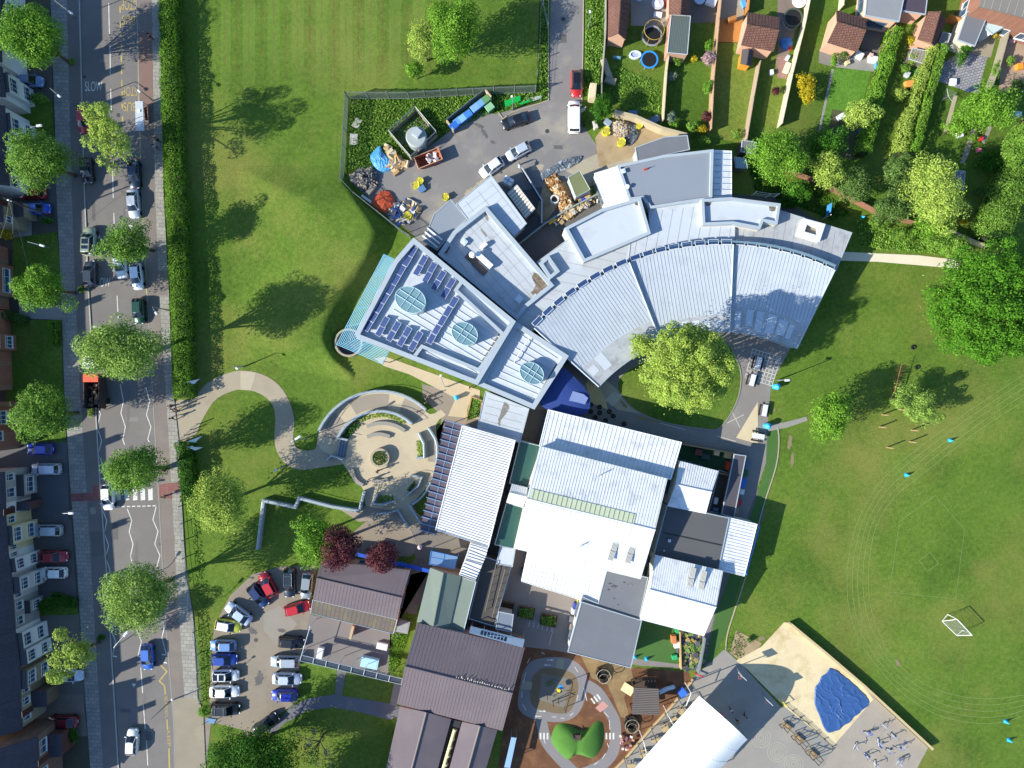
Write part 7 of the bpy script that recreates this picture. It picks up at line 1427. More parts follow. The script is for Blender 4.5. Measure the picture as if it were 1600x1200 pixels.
def netring(label,px,py):
    c=P(px,py,0); o=thing('trampoline_pit',label,'play ring',c); m=MB(); m.strip([(c.x+1.0*math.cos(a*.3927),c.y+1.0*math.sin(a*.3927)) for a in range(16)],.1,0,.5,closed=True)
    for k in range(8): p=c+Vector((math.cos(k*.785)*1.05,math.sin(k*.785)*1.05,0)); m.tube([p,p+Vector((0,0,1.5))],.05,5)
    build('posts',m,FRW,o); m=MB(); m.tube([c+Vector((1.05*math.cos(a*.314),1.05*math.sin(a*.314),1.45)) for a in range(21)],.05,5); m.tube([c+Vector((.2+.75*math.cos(a*.314),-.9+.75*math.sin(a*.314),.4)) for a in range(21)],.04,5); build('hoop',m,M('a39a80',.7,.1),o); m=MB(); m.cyl(c+Vector((0,0,.05)),.95,.95,.08,16); m.cyl(c+Vector((.2,-.9,.05)),.7,.7,.12,16); build('mat',m,RUB,o)
netring('upper round climbing ring with rope hoops near the grey felt roof',941,1050); netring('lower round climbing ring with rope hoops south-west of the timber hut',985,1127)
fr_=thing('climbing_frame','small dark climbing frame with blue and yellow pieces inside the play road loop','climbing frame',P(870,1080,0)); m=MB(); a,b=P(893,1062,.0),P(882,1105,0); m.tube([a+Vector((0,0,1.6)),b+Vector((0,0,1.6))],.1,6)
for p in (a,b,P(855,1085),P(864,1096),P(872,1092)): m.tube([p,p+Vector((0,0,1.6))],.06,5)
m.tube([P(862,1096,1.4),P(893,1080,.2)],.05); m.tube([P(868,1099,1.4),P(896,1088,.2)],.05); build('frame',m,FRW,fr_); m=MB(); m.cyl(P(876,1073,.7),.35,.35,.15,12); build('blue_seat',m,M('2f9be0',.4,.05),fr_); m=MB(); m.cyl(P(873,1078,.9),.3,.25,.3,12); build('yellow_seat',m,M('efcf2c',.4,.05),fr_); m=MB(); m.box(P(860,1068,.6),(1.2,.6,.2),.4); m.box(P(867,1087,.5),(.6,.3,.1),.4); build('green_seat',m,M('55603a',.6,.1),fr_)
# green mound with a bridge slot
def mound():
    A=[(870,1132),(888,1131),(898,1138),(907,1141),(918,1138),(930,1128),(940,1128),(943,1150),(939,1170),(926,1184),(910,1180),(896,1179),(888,1187),(873,1175),(861,1155)]
    pl=[Vector((p.x,p.y)) for p in dens([Vector(P(x,y)[:2]) for x,y in A],.4,True)]; c=Vector(P(901,1160)[:2]); m=MB(); K=10; k=len(pl)
    for r in range(K+1):
        t=r/K
        for p in pl:
            q=c.lerp(p,t); x=q.x-c.x; m.v.append((q.x,q.y,.03+1.1*(1-t**3)*min(1,.88+abs(x)/8)))
    for r in range(K):
        for i in range(k): j=(i+1)%k; m.f.append((r*k+i,(r+1)*k+i,(r+1)*k+j,r*k+j)); m.m.append(0)
    o=thing('play_mound','two-humped artificial grass mound with tunnel inside the play road','mound',(c.x,c.y,0)); build('turf',m,M('4c7a2e',.95,.22,.6,14,.4,30),o,True); m=MB()
    for s in (-1,1): m.tube([P(901+s*7,1146,1.0),P(901+s*5,1156,1.2)],.06,5)
    m.box(P(901,1150,.5),(1.3,.8,1.0)); build('tunnel',m,FRW,o)
mound()
m=MB(); q=PP([(799,1152),(807,1153),(797,1200),(788,1199)],2.3); m.slab(q,.1); m2=MB()
for p in q: m2.tube([(p.x,p.y,0),p],.06,5)
prop('canopy_strip','narrow pale blue canopy beside the brown east wing','canopy',[('roof',m,M('8fb2e0',.4,.05)),('posts',m2,STEEL)],P(798,1176,0))
# white tensile tent
tt=thing('white_canopy','huge white fabric canopy in the south beside the hard court','canopy',P(1080,1160,0)); A,B,C,D=P(1096,1093,5.2),P(1172,1162,5.2),P(1090,1250,5.2),P(985,1218,5.2); N=14; m=MB(); fr2=Vector((B-A)).normalized()
for i in range(N+1):
    for j in range(N+1):
        u,v=i/N,j/N; p=lerp(lerp(A,B,u),lerp(D,C,u),v); p.z=4.2+2.6*math.sin(math.pi*u)-.05*abs(math.sin(v*math.pi*5)); bow=.55*math.sin(math.pi*u)*(1 if v<.01 else 0); p+= (A-D).normalized()*bow; m.v.append(tuple(p))
for i in range(N):
    for j in range(N): a=i*(N+1)+j; m.f.append((a,a+1,a+N+2,a+N+1)); m.m.append(0)
build('fabric',m,M('f0f0ee',.6,.03),tt,True); m=MB()
for v in np.linspace(0,1,6):
    m.tube([Vector((lerp(lerp(A,B,u/12),lerp(D,C,u/12),v).x,lerp(lerp(A,B,u/12),lerp(D,C,u/12),v).y,4.12+2.6*math.sin(math.pi*u/12))) for u in range(13)],.06,5)
    for E_,G_ in ((A,D),(B,C)): p=lerp(E_,G_,v); m.tube([(p.x,p.y,0),(p.x,p.y,4.2)],.08,6)
build('frame',m,STEEL,tt)
for i,(x0,y0,x1,y1) in enumerate([(1080,1083,1072,1103),(1045,1120,1058,1142),(1006,1160,1012,1185)]):
    m=MB(); a,b=P(x0,y0,3.2),P(x1,y1,3.2); m.tube([a,b],.06,5); m.tube([(a.x,a.y,0),a],.06,5); 
    build('support_pole',m,WHITE,label='white support arm of the fabric canopy, %s along its north-west edge'%('uppermost','middle','lowest')[i],cat='pole')
wall('timber edge with red blocks between bark playground and picnic strip',[(1082,1060),(1050,1100),(1015,1138),(975,1185),(945,1215)],.4,.2,TIMB,M('b9a27c',.9,.1),name='timber_edging',cat='edging')
def pictable(label,px,py,an,top='b9a37c',s=1.0,group=None,bench=True):
    c=P(px,py,0); o=thing('picnic_table',label,'picnic table',c,group,-R(an)); LOCS[o.name]=Vector((0,0,0)); m=MB(); m.box((0,0,.74),(1.8*s,.75*s,.05)); build('tabletop',m,M(top,.75,.1),o)
    if bench:
        for k in (-1,1): m=MB(); m.box((0,k*.68*s,.44),(1.8*s,.28,.05)); build('seat',m,M(top,.8,.12) if top!='d2d4d6' else DARKM,o)
    for x in (-.65*s,.65*s): m=MB(); m.box((x,0,.37),(.08,1.3*s if bench else .5,.08)); m.tube([(x,-.6*s,0),(x,-.2*s,.72)],.04,4); m.tube([(x,.6*s,0),(x,.2*s,.72)],.04,4); build('leg',m,FRW,o)
    return o
pictable('grey-white picnic table on the upper part of the painted grid',1182,568,105,'d2d4d6',1.1); pictable('grey-white picnic table just below the painted grid',1173,594,105,'d2d4d6',1.0); pictable('grey-white picnic table beside the right edge of the pale triangle',1192,641,100,'d2d4d6',1.0); pictable('grey-white picnic table at the foot of the pale triangle',1182,681,10,'d2d4d6',1.05)
for i,(x,y,l) in enumerate([(1064,1107,'uppermost'),(1050,1121,'second from the top'),(1038,1134,'third from the top'),(1022,1152,'fourth from the top'),(1005,1175,'fifth from the top'),(985,1192,'lowest')]): pictable('timber table on the picnic strip beside the white canopy, '+l,x,y,-47+i*9,'b39c74',.7,'timber tables on the picnic strip',i%2==0)
slab_item('blue_box','blue play box at the top of the timber edge','box',1065,1080,1.2,1.1,40,.7,'3a6fd0'); slab_item('table_tennis_table','white and blue table tennis table in the paved court','table tennis table',579,1033,2.7,1.5,-12,.76,'a7d3ea'); slab_item('white_bench','white bench with dark frame by the grass strip of the paved court','bench',598,1008,1.7,1.0,-12,.5,'d8d8d6'); slab_item('white_table','small white table with side benches at the west fence of the court','table',502,1018,.9,1.7,-12,.7,'d6dade'); slab_item('wall_box','pale grey box beside the grass strip at the brown roof corner','box',631,977,1.8,1.9,-12,.6,'8b9096')
m=MB(); rng=random.Random(77); c=P(979,1160,.3)
for i in range(16): m.box(c+Vector((rng.uniform(-1,1),rng.uniform(-1.1,1.1),rng.uniform(0,.4))),(.35,.3,.2),rng.uniform(0,3),i%3)
build('toy_blocks',m,[M('e2dcd8',.6,.05),M('8a5a6c',.6,.05),M('c08a80',.6,.05)],label='scattered pink and white toy blocks on the bark near the timber edge',cat='toys')
def bluebin(label,px,py,s=1.0,n='litter_bin',col='38b4e8',cat='litter bin'):
    c=P(px,py,0); o=thing(n,label,cat,c); m=MB(); m.cyl(c,.32*s,.36*s,.85*s,14); build('body',m,M(col,.4,.05),o); m=MB(); m.cyl(c+Vector((0,0,.85*s)),.4*s,.3*s,.12*s,14); m.cyl(c+Vector((0,0,.97*s)),.3*s,.05,.2*s,14); build('lid',m,M(col,.4,.05),o)
bluebin('bright blue litter bin beside the field lamp post',1210,604,1.25); bluebin('bright blue litter bin where the narrow path joins the playground',1196,665,1.25); bluebin('turquoise litter bin beside the leafy bed near the hall',714,621,1.0); bluebin('round pink-white pot on the paving by the copper trees',657,853,.9,'plant_pot','dcc3c8','pot')
for i,(x,y,l) in enumerate([(1484,688,'right-hand blue marker cone on the field track'),(1416,742,'left-hand blue marker cone on the field track'),(1405,1038,'pale marker on the worn field patch'),(1571,1127,'upper blue marker cone at the bottom right of the track'),(1576,1156,'lowest blue marker cone at the bottom right of the track'),(992,1026,'blue cone at the left edge of the artificial turf'),(1010,1029,'blue cone just right of the first on the artificial turf'),(1347,340,'small blue marker beneath the bushes north of the gravel path')]):
    if i==2: continue
    c=P(x,y,0); o=thing('marker_cone',l,'cone',c); m=MB(); m.cyl(c,.28,.05,.75,12); build('cone',m,M('35b6e0',.4,.05),o); m=MB(); m.box(c+Vector((0,0,.03)),(.6,.6,.05)); build('base',m,M('2a95c0',.5,.05),o)
POST=M('a08762',.85,.12)
for i,(x,y,l) in enumerate([(1405,640,'upper right of the six timber posts on the field, by the leaning pine'),(1378,648,'upper left timber post of the six on the field'),(1374,667,'left timber post of the six on the field, second row'),(1424,672,'right timber post of the six on the field, below the leaning pine'),(1421,690,'lower right timber post of the six on the field'),(1386,699,'lowest timber post of the six on the field')]):
    c=P(x,y,0); m=MB(); m.box(c+Vector((0,0,.75)),(.22,.14,1.5)); m2=MB(); m2.box(c+Vector((0,0,1.53)),(.26,.18,.06)); prop('timber_post',l,'post',[('post',m,POST),('cap',m2,POST)],c,'timber posts on the field')
for x,y,l in ((1426,543,'upper black rubber tyre on the grass by the big oak'),(1432,574,'lower black rubber tyre on the grass, above the pine')):
    c=P(x,y,0); m=MB(); m.tube([c+Vector((.28*math.cos(a*.5236),.28*math.sin(a*.5236),.12)) for a in range(13)],.11,6); m2=MB(); m2.tube([c+Vector((.28*math.cos(a*.5236),.28*math.sin(a*.5236),.235)) for a in range(13)],.02,4); prop('tyre',l,'tyre',[('tyre',m,RUB),('tread_line',m2,DARKM)],c)
TY=[(923,632,'upper left'),(937,636,'upper middle'),(952,643,'upper right, earth filled'),(923,643,'lower left'),(937,645,'lower middle'),(958,650,'lower right'),(946,657,'bottom, in shade'),(975,662,'far right'),(930,652,'bottom left, half in shade')]
for x,y,l in TY:
    c=P(x,y,0); m=MB(); m.tube([c+Vector((.27*math.cos(a*.5236),.27*math.sin(a*.5236),.12)) for a in range(13)],.11,6); m2=MB(); m2.cyl(c,.2,.2,.16,10); prop('tyre_planter','tyre planter beside the navy canopy, '+l,'planter',[('tyre',m,RUB),('earth',m2,M('6b4632' if 'filled' in l else '4a4438',1,.2))],c,'tyre planters beside the navy canopy')
# goal
gw=thing('football_goal','white football goal with net frame on the playing field','football goal',P(1482,976,0)); A,B=P(1481,960,0),P(1504,984.5,0); C,D=P(1472,970.5,0),P(1495,993,0); up=Vector((0,0,1.95)); m=MB(); m.tube([A,A+up,B+up,B],.06,8); m.tube([A+up,C],.045,6); m.tube([B+up,D],.045,6); m.tube([A,C,D,B],.045,6); build('frame',m,WHITE,gw); m=MB()
for i in range(1,12): t=i/12; m.tube([lerp(A+up,B+up,t),lerp(C,D,t)],.012,3)
for i in range(1,9): t=i/9; m.tube([lerp(A+up,C,t),lerp(B+up,D,t)],.012,3)
build('net',m,M('cfd2cf',.8,.05),gw)
# sand pit structures
for x,y,l in ((1160,1057,'upper basketball hoop with white backboard on the shaded court'),(1201,1096,'lower basketball hoop with white backboard on the shaded court')):
    b=P(x-11,y-15,0); o=thing('basketball_hoop',l,'basketball hoop',b); t=P(x,y,3.2); m=MB(); m.tube([b,Vector((b.x,b.y,3.1)),t],.07,6); build('pole',m,STEEL,o); m=MB(); m.box(t,(1.3,.06,.9),R(-42)); build('backboard',m,WHITE,o); m=MB(); q=t+Vector((-.3,-.3,-.25)); m.tube([q+Vector((.23*math.cos(a*.6283),.23*math.sin(a*.6283),0)) for a in range(11)],.025,4); build('hoop',m,M('c46a4a',.5,.05),o)
GYB=M('5a6ba0',.5,.08); GYW=M('b9bec4',.5,.08)
def gym(label,px,py,an,k):
    c=P(px,py,0); o=thing('outdoor_gym_machine',label,'gym machine',c,'outdoor gym machines',-R(an)); o.scale=(.82,)*3; LOCS[o.name]=Vector((0,0,0)); m=MB(); m.tube([(0,0,0),(0,0,1.5)],.08,6); m.tube([(-.7,-.1,.25),(.7,.1,.25)],.06,5); m.cyl((0,0,0),.25,.25,.05,10); build('column',m,GYW,o); m=MB(); m.tube([(-.55,-.35,1.3),(0,0,1.45),(.55,.35,1.3)],.045,5); m.tube([(.1,-.5,.5),(-.1,.5,1.1)],.045,5)
    if k: m.box((.5,.2,.55),(.4,.35,.08)); m.box((.72,.2,.85),(.08,.35,.5))
    build('arms',m,GYB,o); m=MB()
    for s in (-1,1): m.box((s*.5,s*.2,.2),(.35,.18,.06))
    build('pedals',m,GYB if k else DARKM,o)
for i,(x,y,l) in enumerate([(1378,1131,'top'),(1352,1143,'pale grey, second in the upper left row'),(1394,1148,'right of the pale grey one'),(1371,1158,'middle of the third row'),(1335,1164,'left end of the third row, pale grey'),(1408,1163,'right end, nearest the field edge'),(1387,1170,'below the middle machine'),(1353,1180,'lower left'),(1366,1192,'bottom centre'),(1402,1189,'bottom right, dark')]): gym('outdoor gym machine on the gravel square, '+l,x,y,i*37-20,i%2)
def bars(label,px,py,an,n=3):
    c=P(px,py,0); o=thing('timber_trim_frame',label,'play frame',c,None,-R(an)); LOCS[o.name]=Vector((0,0,0)); m=MB()
    for k in range(n):
        for s in (-1,1): m.tube([(k*.9-.9,s*.55,0),(k*.9-.9,s*.55,1.0+.3*k)],.07,5)
        m.tube([(k*.9-.9,-.6,1.0+.3*k),(k*.9-.9,.6,1.0+.3*k)],.05,5)
    m.tube([(-.9,0,1.0),(.9,0,1.6)],.06,5); build('frame',m,FRW,o); m=MB(); m.box((0,0,.4),(1.6,.5,.08)); build('step',m,TIMB,o)
bars('upper dark timber balance frame beside the painted circles',1228,1133,35,2); bars('middle brown timber climbing frame beside the painted circles',1246,1152,40); bars('lower brown timber climbing frame beside the painted circles',1268,1176,42)
m=MB(); a,b=P(1219,1092,0),P(1226,1099,0); m.tube([a,a+Vector((0,0,.9)),b+Vector((0,0,.9)),b],.07,6); build('barrier',m,M('e3cf2a',.45,.05),label='small yellow tubular barrier at the west edge of the sand pit',cat='barrier')
fence('low dark rail along the west side of the sand pit',[(1226,1100),(1262,1130),(1300,1166)],.4,DARKM,'rail',1.5)
wall('timber and stone edge on the north-east side of the sand pit',[(1232,972),(1290,1020),(1346,1068),(1372,1092),(1452,1166)],.9,.3,M('a39576',.9,.15),M('bda981',.9,.12),name='retaining_wall')
# planted yard east of the hall, small walled gardens
sheet('turf_court',[(1062,694),(1143,708),(1137,740),(1060,722)],M('2c4a2c',.95,.15,.4,12,.3,40),.036)
wall('timber edge round the small planted yard north of the white gabled block',[(1064,693),(1146,708),(1140,742),(1108,735)],1.0,.12,TIMB,TIMB,name='timber_screen',cat='screen'); flat('dark narrow shed roof between the planted yard and the play corridor',[(1149,712),(1163,714),(1145,806),(1130,802)],2.2,M('4f4d54',.85,.1),TIMD,name='narrow_shed',wins=False,cat='shed')
flat('dark decking roof between the white gabled block and the narrow shed',[(1125,737),(1140,742),(1125,800),(1110,797)],.5,M('4a3f3c',.9,.2,1,9),TIMD,name='timber_deck',wins=False,cat='deck')
for i,(x,y,sx,sy,h,cl,l) in enumerate([(1118,707,.8,.8,.7,'d9b487','square tan crate in the planted yard'),(1136,711,1.2,.9,.6,'c7b077','rounded tan table in the planted yard'),(1136,727,.7,1.3,.9,'c9402c','red play unit in the planted yard'),(1090,706,1.1,1.0,.6,'6b3c34','dark red play box in the planted yard'),(1101,713,1.3,.8,.5,'3a4644','dark grey play bench in the planted yard'),(1116,781,.5,1.0,.9,'d8d8d8','white box at the south-east corner of the small gabled block'),(1117,795,.8,.5,.5,'6f93c0','small blue tray south of the white box'),(1165,726,.7,1.4,.8,'5f7488','grey locker at the top of the play corridor'),(1158,753,.6,1.4,1.0,'2a6fd0','blue play unit in the play corridor'),(1156,767,.7,.8,.9,'dcdce0','white and black toy in the play corridor'),(1152,784,.8,.9,.7,'c23c48','red toy box in the play corridor'),(1148,797,.7,.8,.6,'9b8f84','brown crate at the end of the play corridor'),(1163,737,.7,1.2,.6,'2b6a3c','green planter in the play corridor')]): slab_item('play_item',l,'play item',x,y,sx,sy,-12,h,cl)
slab_item('water_tray','white chest on the turf court beside the rubble garden','chest',1056,1005,.9,.9,10,.7,'e6dcd6'); slab_item('green_crate','green crate on the turf court above the garden gate','crate',1053,1025,.8,.7,10,.5,'2fa86a'); slab_item('green_crate','green seat at the top of the turf court','seat',1057,985,.5,.8,10,.5,'2a9c60'); slab_item('brown_toy_house','orange and white toy shop front on the turf court','toy',1051,996,.7,1.2,5,.9,'c07848')
pile('rockery','dark stone rockery with wooden crates between turf court and path',[(1062,984),(1100,990),(1096,1042),(1062,1040)],180,.3,[RB2,RB2,M('a3905c',.9,.2,2,9),M('5f7d3a',.9,.2)],9,.15,.8,'rockery')
wall('timber screen between turf court and rockery',[(1060,984),(1062,1042)],.9,.12,WD,WD,name='timber_screen',cat='screen'); wall('metal-topped screen between rockery and grey path',[(1098,992),(1088,1048)],1.4,.1,GALV,STEEL,name='screen',cat='screen'); m=MB(); m.tube([P(1086,1052,.5),P(1100,1058,.5)],.1,6); m.tube([P(1086,1052,0),P(1086,1052,.5)],.08,6); build('red_barrier',m,M('d02a44',.4,.05),label='short bright red padded barrier on the grey path',cat='barrier')
for i,(x,y,g_,l) in enumerate([(790,948,0,'dark empty planter beside the low dark roof'),(822,956,1,'leafy middle planter of the courtyard row'),(857,968,1,'half-planted right-hand planter of the courtyard row')]):
    c=P(x,y,0); o=thing('raised_planter',l,'planter',c); m=MB(); q=[c+Matrix.Rotation(R(-12),3,'Z')@Vector(v) for v in ((-1.2,-.8,0),(1.2,-.8,0),(1.2,.8,0),(-1.2,.8,0))]; m.strip([p[:2] for p in q],.14,0,.5,closed=True); build('box',m,TIMD,o); m=MB(); m.face([(p.x,p.y,.38) for p in q]); build('soil',m,M('3d3128',1,.2),o)
    if g_: n=350; rg_=np.random.default_rng(i+50); me=leafmesh('plants',np.column_stack([rg_.uniform(-1.1,1.1,n),rg_.uniform(-.7,.7,n),.4+.4*rg_.random(n)]),rg_.normal(size=(n,3))*.5+[0,0,1],.17,rg_,L_MID); link_mesh('plants',me,o)
for i,(x,y,cl,l) in enumerate([(905,936,'d8c63a','yellow toy stack by the canopy corner'),(899,945,'3a4aa0','blue scooter group at the canopy corner'),(896,953,'c8c8d0','white and blue shelf against the grey felt roof wall'),(893,965,'6a6f78','grey locker against the grey felt roof wall'),(893,977,'b08a74','tan toy box against the grey felt roof wall'),(892,992,'7f93b8','blue-grey bench against the grey felt roof wall')]): slab_item('play_item',l,'play item',x,y,.7,.9,-12,.8,cl)
m=MB(); c=P(816,895,.8); m.box(c,(.3,1.4,1.3),-.1); m2=MB(); m2.tube([c+Vector((.2,0,-.7)),c+Vector((.9,.2,-.7))],.06); prop('coat_rack','dark coat rack by the white canopy roof, courtyard side','rack',[('rack',m,DARKM),('foot',m2,STEEL)],(c.x,c.y,0))
m=MB(); c=P(846,915,.05); m.tube([c+Vector((.35*math.cos(a*.5),.25*math.sin(a*.5),0)) for a in range(13)],.03,4); build('hose_coil',m,M('b5a58a',.6,.1),label='coiled hose lying on the courtyard below the white canopy roof',cat='hose')
m=MB(); m.slab(PP([(325,1122),(338,1124),(334,1131),(320,1129)],.15),.1); m2=MB(); 
for x,y in ((316,1132),(325,1122),(339,1124),(333,1133)): m2.tube([P(x,y,0),P(x,y,.6)],.05,4)
prop('sign_frame','low blue-grey sign board in a timber frame at the car park exit','sign',[('board',m,M('5f87ac',.5,.1)),('posts',m2,TIMB)],P(327,1128,0))
sn=thing('gate_banner','blue banner on a tall white post among the shrubs behind the cracked roof','banner',P(1287,330,0)); m=MB(); b=P(1284,343,0); m.tube([b,b+Vector((0,0,2.8))],.05,5); build('post',m,WHITE,sn); m=MB(); a=b+Vector((.05,.2,1.2)); m.slab([a,a+Vector((.15,1.6,0)),a+Vector((.25,1.7,1.3)),a+Vector((.1,.3,1.2))],.04); build('banner',m,M('3f8ad8',.5,.06),sn)
fence('thin white gate posts north of the long parapet block',[(1174,306),(1196,309),(1209,309)],2.0,WHITE,'rail',1.6)
# ---------- garden things ----------
def tramp(label,px,py,r,net=True,pad='8c8c90',col=None):
    c=P(px,py,0); R_=r*H/F; o=thing('trampoline',label,'trampoline',c); cir=lambda rr,z:[c+Vector((rr*math.cos(a*.2618),rr*math.sin(a*.2618),z)) for a in range(25)]; m=MB(); m.cyl(c+Vector((0,0,.7)),R_*.86,R_*.86,.02,24); build('jump_mat',m,M('18191c',.8,.1),o); m=MB(); m.strip([p[:2] for p in cir(R_*.93,0)[:-1]],R_*.17,.7,.75,closed=True); build('safety_pad',m,M(pad,.5,.06),o); m=MB()
    for k in range(6):
        p=c+Vector((R_*math.cos(k*1.047),R_*math.sin(k*1.047),0)); m.tube([p,p+Vector((0,0,2.3 if net else .72))],.035,5)
    if net: m.tube(cir(R_*.96,2.3),.04,5)
    build('frame',m,M(col or 'b8bcc0',.5,.05),o)
    if net:
        m=MB()
        for k in range(48): a=k*.1309; p=c+Vector((R_*.97*math.cos(a),R_*.97*math.sin(a),0)); m.tube([p+Vector((0,0,.75)),p+Vector((0,0,2.3))],.01,3)
        for z in np.arange(.9,2.3,.2): m.tube(cir(R_*.97,z),.008,3)
        build('net',m,DARKM,o)
tramp('large netted trampoline with yellow-topped frame in the first garden',1017,60,16,True,'9da0a4','b99a3a'); tramp('smaller blue-rimmed trampoline in the first garden',1013,97,13.5,False,'2f8ee0'); tramp('dark round trampoline with net beside the tiled garage',1236,32,15,False,'4a5446')
m=MB(); c=P(992,87,0); m.strip([(c.x+.85*math.cos(a*.5236),c.y+.55*math.sin(a*.5236)) for a in range(12)],.2,0,.35,closed=True); m2=MB(); m2.cyl(c+Vector((0,0,.03)),.7,.7,.15,14,ex=.6); prop('paddling_pool','white oval paddling pool beside the blue trampoline','paddling pool',[('rim',m,M('d5dff0',.4,.04)),('water',m2,M('a8b4dc',.15,.05))],c)
def table(label,px,py,r,col,h=.72,n='garden_table',cat='table',cov=None):
    c=P(px,py,0); m=MB(); m.cyl(c+Vector((0,0,h)),r,r,.05,20); m2=MB(); m2.cyl(c,.3*r,.08,h,10); ps=[('tabletop',m,M(col,.5,.08)),('stand',m2,STEEL)]; 
    if cov: m3=MB(); m3.cyl(c+Vector((0,0,h+.05)),r*.6,r*.2,.12,12); ps.append(('cover',m3,M(cov,.6,.1)))
    prop(n,label,cat,ps,c)
table('round covered hot tub on the paved yard of the first garden',1026,10,.95,'b8bec4',.7,'hot_tub','hot tub','d0d4d8'); table('round white table in the second garden near the top edge',1091,3,.85,'b5c3d6'); table('white round garden table with slatted top beside the round pond',1245,6,1.1,'e6e6e6',.72,cov='cfcfcf'); table('small white table at the top edge beside the tile patio',997,1,.6,'a9b6c6')
slab_item('folding_rack','white folded loungers leaning at the second garden patio','lounger',1110,5,1.6,1.1,-20,.5,'d9dde0'); slab_item('white_table','white folded table near the netted trampoline','table',1027,25,1.2,.7,-8,.5,'e4e6ec'); slab_item('red_toy','red and blue toy car by the brown tiled roof','toy',1042,9,.5,1.4,10,.5,'d03a44'); slab_item('blue_tricycle','blue toy on the sunlit patio of the deck garden','toy',1161,8,.7,1.2,20,.5,'5a9ad8')
raised('timber_deck',[(1119,30),(1161,31),(1155,67),(1119,66)],M('b07a3e',.85,.14,1,9),.15,TIMD); m=MB(); m.box(P(1143,31,.7),(1.2,.6,.9),.3); build('garden_chair',m,FORG,label='orange timber chair at the top of the orange deck',cat='chair')
c=P(1233,37,0)
tp_=crumpled('covered_furniture','blue-covered garden furniture beside the pale fence','furniture cover',[(1220,62),(1232,60),(1238,68),(1233,78),(1222,76),(1218,68)],.9,M('3c76b8',.5,.1),21,.4); slab_item('wooden_seats','pale wooden armchairs with dark cushions on the pink paving','armchair',1228,108,.8,1.5,-20,.6,'c9c3b4'); slab_item('red_pot','red pot beside the blue-covered furniture','pot',1233,77,.5,.5,0,.5,'c04028')
c=P(1235,36,0); m=MB(); m.strip([(c.x+1.2*math.cos(a*.35),c.y+1.2*math.sin(a*.35)) for a in range(18)],.2,0,.4,closed=True); build('pond_edge',m,CONCG,label='round stone edge of the small garden pond',cat='pond')
for i,(x,y,w_,h_,cl,l) in enumerate([(1340,88,1.3,.9,'dcdcd8','white slatted bench on the family patio'),(1362,95,1.3,.9,'dcdcd8','white slatted chair group on the family patio'),(1350,85,.7,.7,'2a2c34','dark barbecue on the family patio'),(1358,89,.6,.6,'dcb8b0','pale pink stool on the family patio'),(1369,104,.7,1.0,'4f8fc0','blue crate at the hedge side of the patio'),(1322,100,.6,.6,'cbb98e','cream pot on the grey slabs'),(1433,112,.8,1.6,'2c7a55','green wheelbarrow beside the double hedge'),(1420,133,1.6,1.0,'d8934c','orange flower trough below the double hedge'),(1415,118,.7,.7,'b8c0c4','white pot among shrubs west of the double hedge'),(1486,130,.9,.9,'eceff4','white sack by the slab patio'),(1517,140,1.6,.6,'2a3c5c','dark blue bench with orange cushions at the patio foot'),(1578,64,.9,.9,'d8a8a0','pink round stool by the brick house'),(1590,106,.9,.9,'e0902c','orange pot on the brick house patio'),(1312,184,1.1,.8,'e4e4ec','white upturned chairs on the shaded lawn'),(1343,206,.6,.8,'2050c8','blue crate by the round pale tree'),(1497,212,.8,.8,'dddde4','white pots beside the gravel path'),(1530,218,.5,.5,'c03434','red toy in the shaded garden'),(1527,236,.5,.5,'d06a90','pink toy in the shaded garden'),(1557,307,1.0,1.5,'8ab6d8','pale blue sun lounger by the tall far hedge'),(1550,322,1.2,.9,'3e4650','dark barbecue cover below the pale blue lounger'),(1204,115,.5,.7,'e8ecf2','white box on the lawn by the orange shed'),(1229,92,.5,.6,'bcc6d0','pale watering can by the paved corner'),(1584,180,1.6,.7,'b8dcd8','pale green swing seat in the far right garden'),(947,110,.9,3.2,'b3a68c','leaning timber panels beside the lane fence'),(953,128,1.7,1.0,'9b917c','old paving slab in the first garden'),(988,179,1.4,.8,'5a7890','broken blue pushchair at the foot of the first garden'),(1020,190,1.8,1.0,'56708c','heap of blue toys at the foot of the first garden'),(963,92,1.2,.3,'5f90a0','turquoise scooter in the first garden'),(1171,63,.9,.6,'54595a','grey box between orange deck and tiled garage'),(1394,22,.8,.6,'4b6048','dark planter by the extension')]): slab_item('garden_item',l,'garden item',x,y,w_,h_,i*23%60-30,.55,cl)
m=MB(); c=P(1470,158,0)
m.tube([c,c+Vector((0,0,1.8))],.05,5)
for k in range(4):
    a=k*1.571+.4; m.tube([c+Vector((0,0,1.6)),c+Vector((1.1*math.cos(a),1.1*math.sin(a),1.9))],.03,4)
for rr in (.4,.7,1.0): m.tube([c+Vector((rr*math.cos(k*1.571+.4),rr*math.sin(k*1.571+.4),1.6+.3*rr)) for k in range(5)],.015,3)
build('rotary_airer',m,STEEL,label='rotary washing line on the shaded lawn east of the double hedge',cat='washing line')
